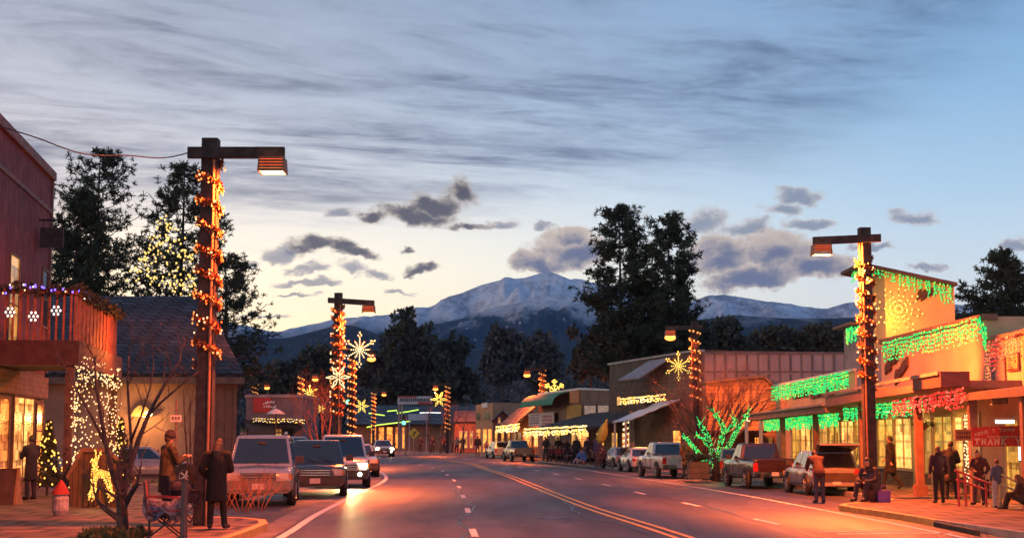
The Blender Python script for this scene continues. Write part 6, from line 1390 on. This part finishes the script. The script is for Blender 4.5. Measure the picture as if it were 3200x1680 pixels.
# facing: 0 looks away (+Y), pi looks at the camera
stand('person in long black clothes with long dark hair seen from behind', 674, 1652, .12, pose='pocket', H=1.60, coat='long', lh=True, vx=.016, wide=1.16, jk=(.004, .0035, .004), tr=(.006, .005, .006))
p = at(528, 1365, 30.5); person('person in a camouflage coat and dark beanie holding up a phone', p.x, 30.5, .13, -.9, 'phone', 1.70, camo=True, hat=(.03, .022, .025), coat='long', vx=.016, wide=1.1, tr=(.03, .028, .035), hair='b')
p = at(101, 1365, 39.5); person('person in a dark parka looking in at the left shop window', p.x, 39.5, .13, .9, 'phone', 1.66, jk=(.025, .02, .03), tr=(.03, .028, .04), coat='long', vx=.022)
stand('man in jeans and dark coat bending into the open tailgate', 2562, 1572, .12, z=.005, pose='lean', H=1.52, jk=(.05, .02, .02), tr=(.045, .045, .08), vx=.022, wide=1.1)
stand('person striding past the gallery doors in black', 2786, 1528, .9, pose='walk', H=1.66, jk=(.015, .013, .014), tr=(.015, .014, .016), vx=.026, coat='long')
stand('person in a dark purple jacket standing with back turned on the right pavement', 2936, 1572, .0, z=.13, H=1.40, jk=(.03, .018, .035), tr=(.015, .013, .016), vx=.022, hair='b', hood=True)
stand('taller person in black beside the one in purple, near the red railing', 2972, 1560, -.5, z=.13, H=1.52, jk=(.014, .013, .015), tr=(.015, .014, .017), vx=.022, coat='long', hair='d', pose='pocket')
p = at(3056, 1365, 36.6); person('person in a dark jacket and jeans leaning behind the red railing', p.x, 36.6, .13, 2.6, 'pocket', 1.32, jk=(.05, .02, .02), tr=(.06, .05, .07), vx=.024, hair='b', lh=True)
p = at(3112, 1365, 35.0); person('person in pale blue jeans and blue coat between the two railings', p.x, 35.0, .13, .4, 'pocket', 1.12, jk=(.05, .09, .18), tr=(.25, .32, .42), vx=.026, hair='b')
p = at(3190, 1365, 34.0); person('person crouched on the step at the right frame edge', p.x, 34.0, .13, 1.0, 'sit', 1.25, jk=(.03, .022, .025), tr=(.02, .02, .02), vx=.026, hair='b', lh=True)
p = at(2728, 1365, 37.6); person('person sitting in dark clothes beside the right lamp post', p.x+.15, 38.6, .13, 2.4, 'sit', 1.75, jk=(.03, .018, .02), tr=(.025, .02, .03), vx=.026, hair='d', lh=True)
p = at(2142, 1365, 62); person('person in an orange-brown coat beside the white pickup', p.x, 62, .13, .5, 'pocket', 1.62, jk=(.42, .14, .05), tr=(.12, .07, .05), vx=.03, hair='b', coat='long')
GC = 'people waiting by the far right kerb'
def kx(px, Y): return at(px, 1365, Y).x
crowd = [('stand', 1493, 126, .2, (.015, .015, .02), (.08, .08, .12), 'person in black with grey jeans standing at the far bend', 1.75), ('stand', 1520, 130, 2.9, (.38, .20, .15), (.3, .18, .14), 'child in a pale pinkish coat beside the far white crossover', 1.35),
 ('pocket', 1706, 104, 2.4, (.02, .016, .02), (.02, .02, .025), 'person in dark clothes standing right of the tan pickup', 1.68), ('sit', 1728, 100, 2.7, (.10, .02, .03), (.03, .025, .03), 'seated person in a dark red top, leftmost of the kerb crowd', 1.75), ('sit', 1752, 98, 2.9, (.22, .03, .03), (.03, .025, .03), 'seated person in bright red by the kerb', 1.75),
 ('pocket', 1770, 97, 3.0, (.05, .02, .03), (.03, .02, .03), 'person in maroon standing within the kerb crowd', 1.5), ('sit', 1788, 94, 2.8, (.03, .02, .04), (.04, .03, .05), 'seated person in dark violet behind the blue coat', 1.8), ('legsout', 1818, 88, 2.5, (.05, .16, .40), (.32, .30, .30), 'person in a bright blue coat sitting with pale legs stretched out', 1.75),
 ('stand', 1802, 93, 3.0, (.02, .02, .025), (.02, .02, .025), 'dark-clothed person standing behind the blue coat', 1.66), ('pocket', 1838, 90, 2.8, (.025, .02, .03), (.03, .03, .04), 'person in a black coat right of the blue one', 1.66), ('stand', 1868, 84, 2.6, (.06, .05, .12), (.10, .07, .08), 'person in a blue-grey jacket under the yellow-green parasol', 1.66),
 ('sit', 1886, 84, 2.6, (.06, .03, .04), (.04, .03, .04), 'seated person in brown at the right end of the kerb crowd', 1.75), ('pocket', 1745, 103, 2.9, (.02, .015, .02), (.02, .02, .02), 'person in black behind the seated red tops', 1.62), ('stand', 1862, 92, 3.0, (.12, .04, .04), (.03, .02, .02), 'person in a rust jacket in the crowd behind the blue-grey one', 1.6)]
for pose, px, Y, fc_, jk, tr, lb, h in crowd: person(lb, kx(px, Y), Y, .128, fc_, pose, h, jk=jk, tr=tr, vx=.036, group=GC, hair='b' if px % 3 else 'd', hood=px % 2 == 0, lh=px % 3 == 1)
far_p = [(1315, 158, (.05, .03, .03), 'person in brown left of the far bush'), (1352, 156, (.03, .02, .03), 'person in black before the rust bush'), (1388, 154, (.10, .03, .04), 'person in dark red before the rust bush'), (1428, 152, (.30, .22, .20), 'person in a pale coat right of the rust bush'), (1446, 153, (.04, .02, .03), 'person in a dark coat next to the pale one')]
for px, Y, jk, lb in far_p: person(lb, kx(px, Y), Y, .128, 2.8, 'pocket', 1.68, jk=jk, tr=(.03, .025, .03), vx=.036, group='people at the far bend', hair='d')
# ================================================================== SMALL THINGS
# lit deer, its board, gnome tub
DY = gr(310, 1585, .13).y
bd = thing('wooden_board', 'pointed plank backdrop board standing behind the lit deer', 'board', (at(295, 1365, DY+.5).x, DY+.5, .13))
bp_ = [at(x, y, DY+.45) for x, y in ((222, 1592), (214, 1488), (262, 1406), (332, 1406), (374, 1440), (374, 1590))]; MB().prism(bp_, (0, .12, 0)).build('panel', pm('board_planks', (.12, .065, .035), (.08, .045, .028), 3, .8, .01, pat='v', ps=(.13, 1)), bd)
MB().prism([bp_[1]+V((-.05, -.06, 0)), bp_[2]+V((-.05, -.06, .06)), bp_[3]+V((.02, -.06, .06)), bp_[4]+V((.05, -.06, .02)), bp_[4]+V((.03, -.06, -.05)), bp_[3]+V((0, -.06, -.04)), bp_[2]+V((0, -.06, -.04)), bp_[1]+V((0, -.06, -.07))], (0, .055, 0)).build('edging', trim_wood, bd)
de = thing('deer_figure', 'wire deer figure covered in yellow bulbs before the plank board', 'light figure', (at(310, 1365, DY).x, DY, .13)); m = MB(); pts = []; d_ = lambda x, y, o=0: at(x, y, DY+o)
seg = [([d_(290, 1488), d_(312, 1476), d_(340, 1482)], .10), ([d_(296, 1482), d_(298, 1455), d_(302, 1432)], .06), ([d_(304, 1428), d_(294, 1442), d_(290, 1450)], .045), ([d_(290, 1495), d_(286, 1530), d_(277, 1562)], .028), ([d_(300, 1497, .15), d_(297, 1530, .15), d_(292, 1560, .15)], .026), ([d_(330, 1495), d_(336, 1528), d_(345, 1562)], .03), ([d_(340, 1490, .15), d_(348, 1525, .15), d_(354, 1560, .15)], .028), ([d_(304, 1430), d_(298, 1418), d_(300, 1404)], .012), ([d_(306, 1430), d_(314, 1416), d_(316, 1406)], .012), ([d_(342, 1480), d_(350, 1486)], .03)]
for P_, r in seg:
    m.tube(P_, [r, r*.9, r*.7][:len(P_)], 7)
    for a, b in zip(P_, P_[1:]):
        for i in range(int((b-a).length*(34+r*420))): an = rr.uniform(0, 6.28); pts.append(a.lerp(b, rr.random())+V((math.cos(an)*(r+.01), -abs(math.sin(an))*(r+.01), math.cos(an*1.7)*(r+.01))))
m.build('frame', em('deer_rope', (1, .50, .08), .85), de, smooth=True); bulbs(de, pts, [bulb_yellow, em('bulb_deer', (1, .58, .12), 1.6)], .014, rr, 100)
m = MB(); m.tube([d_(312, 1500, .1), d_(312, 1588, .1)], .02, 6); m.lathe(d_(312, 1592, .1), [(.13, 0), (.03, .22)], 10); m.build('stand', pm('stand_brown', (.16, .07, .04), None, 4, .7), de)
point('deer_glow', d_(305, 1490, -.5), (1, .55, .12), 18, .3, de)
GYp = gr(188, 1608, .13); gn_ = thing('gnome_figure', 'small pale gnome tub with a red cloth hat left of the board', 'ornament', GYp)
MB().lathe(GYp, [(.13, 0), (.17, .1), (.175, .34), (.15, .44)], 14).build('tub', pm('pale_tub', (.46, .40, .38), (.26, .22, .22), 7, .8, .01), gn_)
MB().lathe(GYp+V((0, 0, .43)), [(.19, 0), (.17, .06), (.09, .2), (.015, .30)], 14).build('hat', pm('red_felt', (.36, .05, .03), (.26, .03, .02), 6, .9), gn_, smooth=40)
# sandwich board by the shop
p = V((at(20, 1365, 37.0).x, 37.0, .13)); ab = thing('sandwich_board', 'dark sandwich board with a tan side by the left shop wall', 'sign', p)
MB().prism([p+V((-.36, 0, 0)), p+V((.22, 0, 0)), p+V((.22, .22, .86)), p+V((-.36, .22, .86))], (0, .04, 0)).build('front_board', dark_wood, ab); MB().prism([p+V((-.36, .5, 0)), p+V((.22, .5, 0)), p+V((.22, .28, .86)), p+V((-.36, .28, .86))], (0, .04, 0)).build('rear_board', dark_wood, ab)
MB().prism([p+V((.225, .0, 0)), p+V((.225, .54, 0)), p+V((.225, .31, .88)), p+V((.225, .2, .88))], (.05, 0, 0)).build('side', pm('tan_board', (.34, .20, .09), None, 3, .8), ab)
# small lit trees
for px, yt, yb, Y, lb in ((152, 1312, 1470, 42.5, 'small yellow-lit decorated tree seen past the window shopper'), (376, 1306, 1400, 46.0, 'small yellow-lit tree with a star right of the bulb curtain')):
    b0 = V((at(px, 1365, Y).x, Y, .13)); zt = at(px, yt, Y).z; t = thing('lit_tree', lb, 'lit tree', b0); m = MB(); pts = []; H_ = zt-.13
    for i in range(420): q = rr.random(); a = rr.uniform(0, 6.28); R_ = .42*(1-q)+.03; tuft(m, b0+V((math.cos(a)*R_*rr.random()**.5, math.sin(a)*R_*rr.random()**.5, .25+q*(H_-.3))), .12, 5, rr)
    m.build('foliage', fol_pine, t); MB().tube([b0, b0+V((0, 0, H_*.6))], .04, 6).build('trunk', bark, t)
    for i in range(60): q = rr.random(); a = rr.uniform(PI, 2*PI); R_ = .52*(1-q)+.05; pts.append(b0+V((math.cos(a)*R_, math.sin(a)*R_, .25+q*(H_-.3))))
    bulbs(t, pts, [em('bulb_ochre', (1, .58, .10), 1.6)], .026, rr)
# camp chairs
cloth_red = pm('chair_red_cloth', (.20, .02, .025), (.14, .015, .02), 5, .9)
def camp_chair(label, p, rz, fab, blanket=None, s=1.0):
    t = thing('camp_chair', label, 'folding chair', p, rz); t.scale = (s, s, s)
    m = MB()
    for sy in (-.27, .27): m.tube([(-.26, sy, .02), (.26, sy, .44)], .014, 6); m.tube([(.26, sy, .02), (-.26, sy, .44)], .014, 6); 
    for sx in (-.26, .26): m.tube([(sx, -.27, .02), (sx, .27, .44)], .014, 6); m.tube([(sx, .27, .02), (sx, -.27, .44)], .014, 6)
    for sy in (-.27, .27): m.tube([(-.27, sy, .40), (-.33, sy, .92)], .014, 6); m.tube([(.26, sy, .40), (.27, sy, .64)], .014, 6)
    m.build('frame', black_m, t, False)
    m = MB(); m.prism([(-.28, -.26, .43), (.26, -.26, .45), (.26, 0, .42), (.26, .26, .45), (-.28, .26, .43), (-.28, 0, .40)], (0, 0, .02)); m.build('seat', fab, t, False)
    MB().prism([(-.275, -.27, .46), (-.275, .27, .46), (-.335, .27, .92), (-.335, -.27, .92)], (-.02, 0, 0)).build('backrest', fab, t, False)
    for sy in (-.28, .28): MB().prism([(-.32, sy-.03, .66), (.28, sy-.03, .64), (.28, sy+.03, .64), (-.32, sy+.03, .66)], (0, 0, .02)).build('armrest', fab, t, False)
    return t
c0 = V((at(525, 1365, 24.6).x, 24.6, .13)); camp_chair('red camp chair with black crossed legs in the left foreground', c0, .15, cloth_red)
bl = MB(); n_ = 14; rb = random.Random(4)
vs = []; fs = []
for i in range(n_+1):
    for j in range(7):
        u = i/n_; w_ = j/6; x = -.34+.62*u; drop = max(0, abs(w_-.5)-.28)*1.3*(1+.4*math.sin(u*9)); z = .70+.02*math.sin(u*12+j)-(.20*math.sin(u*PI)*.6)-drop*.9; y = (w_-.5)*.62*(1 if drop == 0 else .96)
        vs.append(V((x, y, z)))
for i in range(n_):
    for j in range(6): a = i*7+j; fs.append((a, a+7, a+8, a+1))
bl.add([c0+Matrix.Rotation(.15, 3, 'Z') @ p for p in vs], fs); o = bl.build('blanket', pm('patterned_blanket', (.17, .15, .20), (.03, .025, .045), 16, .95, .02), None, loc=c0+V((0, 0, .5)), smooth=True); sm_ = o.modifiers.new('thick', 'SOLIDIFY'); sm_.thickness = .025; tag(o, 'grey patterned blanket draped over the red camp chair', 'blanket')
p = V((at(572, 1365, 28.2).x, 28.2, .13)); camp_chair('dark camp chair with a coat heaped on it behind the bollard', p, .5, pm('chair_dark_cloth', (.03, .025, .035), None, 5, .9))
o = tag(MB().ball(p+V((-.02, 0, .66)), .24, 12, 8, (1.1, 1, .8)).ball(p+V((.16, -.05, .55)), .17, 10, 7, (1.2, 1, .8)).build('coat', pm('heaped_coat', (.035, .025, .045), (.02, .015, .03), 5, .95, .03), None, loc=p+V((0, 0, .5)), smooth=True), 'dark coat heaped on the rear camp chair', 'coat')
p = V((at(581, 1365, 24.0).x, 24.0, .13)); bo = thing('bollard', 'dark round iron bollard in the left foreground', 'bollard', p); MB().lathe(p, [(.06, 0), (.057, .04), (.055, .92)], 14).build('pipe', pm('iron', (.035, .03, .045), (.025, .02, .03), 5, .5), bo, smooth=40); MB().lathe(p+V((0, 0, .921)), [(.066, 0), (.066, .03), (.04, .06)], 14).build('cap', black_m, bo)
# little street sign
p = V((at(550, 1365, 36).x, 36, .13)); sg_ = thing('street_sign', 'thin post with a small white notice behind the camouflage coat', 'sign', p); zs = at(550, 1307, 36).z; MB().tube([p, p+V((0, 0, at(550, 1248, 36).z-.13))], .03, 6).build('post', pm('sign_post', (.22, .15, .12), None, 3, .7), sg_); MB().box((p.x, p.y-.05, zs), (.27, .03, .16)).build('plate', white_trim, sg_)
[MB().box((p.x-.07+.07*k, p.y-.072, zs+.01), (.045, .012, .07)).build('lettering', pm('grey_ink', (.15, .13, .15)), sg_) for k in range(3)]
# traffic signals and warning sign
def signal(label, px, py, Y, hx):
    c = at(px, py, Y); t = thing('traffic_signal', label, 'traffic light', (at(hx, 1365, Y).x, Y, .0), 0, 'green traffic signals at the far crossing'); X_ = at(hx, 1365, Y).x
    MB().tube([(X_, Y+.1, 0), (X_, Y+.1, c.z+.7)], .09, 8).build('pole', pm('sign_steel', (.35, .22, .18)), t)
    if abs(X_-c.x) > .3: MB().tube([(X_, Y+.1, c.z+.6), (c.x, Y+.1, c.z+.6)], .05, 6).build('mast_arm', black_m, t)
    MB().box((c.x, Y, c.z+.28), (.34, .22, 1.0)).build('housing', pm('signal_housing', (.05, .04, .02), None, 4, .6), t)
    for k, (cc, on) in enumerate((((.05, .01, .01), 0), ((.08, .05, .01), 0), ((.1, 1, .55), 1))): MB().lathe((c.x, Y-.12, c.z+.6-.3*k), [(.12, -.01), (.11, .03)], 12, 'Y').build('lens', em('signal_green', (.10, 1, .5), 4) if on else pm('lens_off%d' % k, cc, None, 4, .3), t)
    MB().ball((c.x, Y-.14, c.z), .19, 10, 7, (1, .4, 1)).build('lens_glow', em('signal_green', (.10, 1, .5), 4), t)  # emissive blob added to swell the glow of the green lens
signal('green traffic signal between the two left lamp posts', 1088, 1255, 128, 1094); signal('green traffic signal by the billboard legs', 1262, 1320, 150, 1266)
ws = thing('warning_sign', 'yellow diamond curve-warning sign at the far bend', 'road sign', (at(1293, 1365, 148).x, 148, 0)); c = at(1293, 1353, 148); r = .56
MB().prism([c+V((-r, 0, 0)), c+V((0, 0, -r)), c+V((r, 0, 0)), c+V((0, 0, r))], (0, .04, 0)).build('plate', pm('warning_yellow', (.75, .46, .03), (.6, .36, .03), 3, .5), ws); MB().tube([(c.x, 148.08, 0), (c.x, 148.08, c.z)], .05, 6).build('post', pm('sign_steel', (.35, .22, .18)), ws)
m = MB(); m.prism([c+V((-.05, -.03, -.28)), c+V((.06, -.03, -.28)), c+V((.06, -.03, -.02)), c+V((.16, -.03, .10)), c+V((.08, -.03, .17)), c+V((-.05, -.03, .02))], (0, .025, 0)); m.prism([c+V((.02, -.03, .20)), c+V((.22, -.03, .20)), c+V((.22, -.03, .0))], (0, .025, 0)); m.build('arrow', pm('sign_ink', (.04, .03, .05)), ws)
# parasols
c = at(862, 1284, 100); pa = thing('parasol', 'open off-white parasol in front of the red sign shop', 'parasol', (c.x, 100, 0)); MB().lathe((c.x, 100, c.z-.18), [(.62, 0), (.60, .04), (.3, .24), (.04, .36)], 10).build('canopy', white_trim, pa); MB().tube([(c.x, 100, 0), (c.x, 100, c.z-.1)], .035, 6).build('pole', dark_wood, pa)
c = at(1884, 1350, 82); pa = thing('parasol', 'closed yellow-green parasol tilted over the kerb crowd', 'parasol', (c.x, 82, .13)); d = V((.32, 0, 1)).normalized(); m = MB(); m.tube([c-d*.62, c-d*.4, c-d*.05, c+d*.3, c+d*.55, c+d*.78], [.12, .25, .29, .20, .09, .02], 12); m.build('canopy', pm('lime_canvas', (.42, .36, .05), (.30, .26, .04), 4, .8), pa, smooth=True); MB().tube([(c.x-.24, 82, .13), c-d*.5], .03, 6).build('pole', dark_wood, pa)
# planter, bin, bags
p = V((at(2180, 1365, 60.5).x, 60.5, .13)); pt_ = thing('planter_box', 'wooden planter box between the white pickup and the green-lit tree', 'planter', p); MB().box(p+V((0, 0, .33)), (.78, .7, .66)).build('box', brown_planks, pt_); m = MB(); [tuft(m, p+V((rr.gauss(0, .2), rr.gauss(0, .18), .72+.1*rr.random())), .2, 6, rr, 1.2) for i in range(70)]; m.build('plant', fol_dark, pt_)
p = V((at(2720, 1365, 38.6).x, 38.6, .13)); bn_ = thing('litter_bin', 'dark litter bin at the foot of the right lamp post', 'bin', p); MB().lathe(p, [(.20, 0), (.24, .05), (.26, .62), (.24, .66)], 16).build('drum', pm('bin_dark', (.04, .02, .035), (.03, .015, .025), 5, .6), bn_, smooth=40); MB().lathe(p+V((0, 0, .661)), [(.25, 0), (.25, .05), (.12, .14)], 16).build('lid', black_m, bn_)
p = V((at(2757, 1365, 38.2).x, 38.2, .13)); bg2 = thing('shopping_bag', 'purple shopping bag beside the litter bin', 'bag', p); MB().prism([p+V((-.15, -.07, 0)), p+V((.15, -.07, 0)), p+V((.16, -.08, .30)), p+V((-.16, -.08, .28))], (0, .16, 0)).build('sack', pm('purple_plastic', (.16, .05, .30), (.10, .03, .2), 4, .4), bg2); m = MB(); m.tube([p+V((-.08, 0, .28)), p+V((-.05, 0, .42)), p+V((.05, 0, .42)), p+V((.08, 0, .29))], .01, 5); m.build('handle', pm('purple_plastic', (.16, .05, .30)), bg2)
# railings
def railing(label, posts, rails, Y, mt):
    t = thing('handrail', label, 'handrail', (at(posts[0][0], 1365, Y).x, Y, .13))
    for px, yt in posts: x = at(px, 1365, Y).x; MB().tube([(x, Y, .13), (x, Y, at(px, yt, Y).z)], .03, 8).build('post', mt, t)
    for L in rails: MB().tube([at(x, y, Y-.03) for x, y in L], .026, 8).build('rail', mt, t)
railing('red painted handrail running down before the cupcake shop', [(2990, 1471), (3012, 1479), (3076, 1502), (3106, 1515)], [[(2984, 1468), (3012, 1478), (3112, 1518)], [(2988, 1498), (3012, 1504), (3110, 1540)]], 36, pm('red_rail', (.42, .05, .05), (.32, .04, .04), 5, .5))
railing('pale green handrail at the right edge past the red one', [(3098, 1475), (3116, 1478), (3190, 1512)], [[(3096, 1474), (3114, 1474), (3230, 1530)], [(3100, 1500), (3118, 1508), (3230, 1556)]], 35, pm('green_rail', (.34, .42, .32), (.26, .32, .25), 5, .5))
# THANK YOU banner with slab letters
BY = 36.6; bz = lambda px, py, d=0: at(px, py, BY+d)
bn = thing('banner', 'red banner with pale THANK YOU lettering under the cupcake porch', 'banner', bz(3150, 1330)); MB().prism([bz(3040, 1394), bz(3330, 1392), bz(3330, 1324), bz(3036, 1334)], (0, .03, 0)).build('sheet', pm('banner_red', (.50, .035, .03), (.40, .03, .025), 3, .7), bn)
GLY = {'T': [(0, .82, 1, 1), (.38, 0, .62, .82), (.2, 0, .8, .12), (0, .66, .16, .82), (.84, .66, 1, .82)], 'H': [(.1, 0, .34, 1), (.66, 0, .9, 1), (.34, .42, .66, .58), (0, 0, .44, .12), (.56, 0, 1, .12), (0, .88, .44, 1), (.56, .88, 1, 1)], 'O': [(.08, .15, .32, .85), (.68, .15, .92, .85), (.22, 0, .78, .16), (.22, .84, .78, 1)], 'U': [(.1, .15, .34, 1), (.66, .15, .9, 1), (.22, 0, .78, .16), (0, .88, .44, 1), (.56, .88, 1, 1)]}
STK = {'A': [((.12, .0), (.5, 1)), ((.88, 0), (.5, 1)), ((.28, .36), (.72, .36))], 'N': [((.18, 0), (.18, 1)), ((.82, 0), (.82, 1)), ((.18, 1), (.82, 0))], 'K': [((.22, 0), (.22, 1)), ((.22, .42), (.85, 1)), ((.42, .55), (.88, 0))], 'Y': [((.5, 0), (.5, .5)), ((.5, .45), (.1, 1)), ((.5, .45), (.9, 1))]}
SER = {'A': [(.0, 0, .3, .1), (.7, 0, 1, .1)], 'N': [(0, 0, .36, .1), (0, .9, .34, 1), (.66, .9, 1, 1)], 'K': [(.04, 0, .42, .1), (.04, .9, .42, 1), (.66, 0, 1.04, .1), (.66, .9, 1.04, 1)], 'Y': [(.3, 0, .7, .1), (-.06, .9, .3, 1), (.7, .9, 1.06, 1)]}
let = pm('banner_letter', (.72, .50, .40), (.6, .40, .32), 5, .7)
x = 3045
for ch in 'THANK YOU':
    if ch == ' ': x += 26; continue
    w_, h_ = 17.5, 20.5; y0_ = 1389; m = MB(); f = lambda a, b: bz(x+a*w_, y0_-b*h_, -.012)
    for (a0, b0, a1, b1) in GLY.get(ch, [])+SER.get(ch, []): m.prism([f(a0, b0), f(a1, b0), f(a1, b1), f(a0, b1)], (0, .011, 0))
    for (p0, p1) in STK.get(ch, []):
        a = V((p0[0], p0[1]*1.17, 0)); b = V((p1[0], p1[1]*1.17, 0)); d = (b-a).normalized(); n = V((-d.y, d.x, 0))*.11; q = [a-n, b-n, b+n, a+n]; m.prism([f(u.x, u.y/1.17)+V((0, -.004, 0)) for u in q], (0, .012, 0))
    m.build('lettering', let, bn); x += 20.5
def text(s, c, size, root, mt, ang=0.0, name='lettering'):
    cu = bpy.data.curves.new('txt', 'FONT'); cu.body = s; cu.size = size; cu.extrude = .004; cu.align_x = 'CENTER'; cu.align_y = 'CENTER'; o = bpy.data.objects.new('txt', cu); COL.objects.link(o)
    dg = bpy.context.evaluated_depsgraph_get(); dg.update(); me = bpy.data.meshes.new_from_object(o.evaluated_get(dg)); bpy.data.objects.remove(o); me.materials.clear(); me.materials.append(mt)
    q = bpy.data.objects.new(name, me); COL.objects.link(q); q.parent = root; q.location = V(c)-gloc(root); q.rotation_euler = (PI/2, -ang, 0); return q
line = "NANA'S Yummy Cupcakes"
for i, ch in enumerate(line):
    if ch == ' ': continue
    t = (i-10)/10; text(ch, bz(3158+t*106, 1341+t*t*16, -.02), .135, bn, let, -t*.38)
text('Ruby Mountain Gourmet Coffee', bz(3160, 1363, -.02), .088, bn, let)
c = bz(3010, 1358); nb_ = thing('notice_board', 'small brown notice board left of the red banner', 'sign', c); MB().box(c, (.40, .05, .27)).build('board', pm('brown_notice', (.36, .15, .06), (.28, .11, .05), 4, .7), nb_); m = MB(); rr2 = random.Random(3)
for j in range(2):
    for k in range(6): m.box(c+V((-.14+.056*k, -.03, .05-.1*j)), (.034, .012, .05+.03*rr2.random()))
m.build('print', ink, nb_)
sc_b = thing('menu_screen', 'bright white menu screen with a green base at the right edge', 'screen', bz(3196, 1418)); MB().box(bz(3198, 1416, .3), (.22, .06, .33)).build('screen', em('screen_white', (.95, 1, .85), 2.2), sc_b); MB().box(bz(3198, 1440, .3), (.23, .07, .04)).build('base', green_awn, sc_b)
for k, px in enumerate((2333, 2378)):
    Y = 71.0-k*3.5; pos_ = V((at(px, 1365, Y).x, Y, .13)); MB().box2((pos_.x-.07, Y-.07, .13), (pos_.x+.07, Y+.07, 2.5)).build('canopy_post', white_trim, gal)
eave('yellow string lights low behind the two white sedans', at(1955, 1400, 88), at(2025, 1398, 84), 60, ym, .05, .25, 9)
c = at(2886, 1328, 44); hb_ = thing('hanging_basket', 'round hanging flower basket under the gallery canopy', 'basket', c); MB().lathe(c-V((0, 0, .14)), [(.06, 0), (.17, .12), (.18, .16)], 12).build('basket', trim_wood, hb_); m = MB(); [tuft(m, c+V((rr.gauss(0, .12), rr.gauss(0, .1), .06)), .12, 5, rr) for i in range(30)]; m.build('plant', fol_dark, hb_); MB().tube([c, c+V((0, 0, .42))], .008, 4).build('chain', black_m, hb_)
# ------------------------------------------------------------------ air
hzb = MB().box2((-4400, -80, -1.2), (4400, 8100, 720)).build('haze', None); tag(hzb, kind='stuff')
hm_ = bpy.data.materials.new('haze_air'); hm_.use_nodes = True; nt = hm_.node_tree; nt.nodes.clear(); o_ = nt.nodes.new('ShaderNodeOutputMaterial'); v_ = nt.nodes.new('ShaderNodeVolumePrincipled')
v_.inputs['Color'].default_value = (.26, .46, 1.0, 1); v_.inputs['Density'].default_value = .00005; nt.links.new(v_.outputs[0], o_.inputs['Volume']); hzb.data.materials.append(hm_)
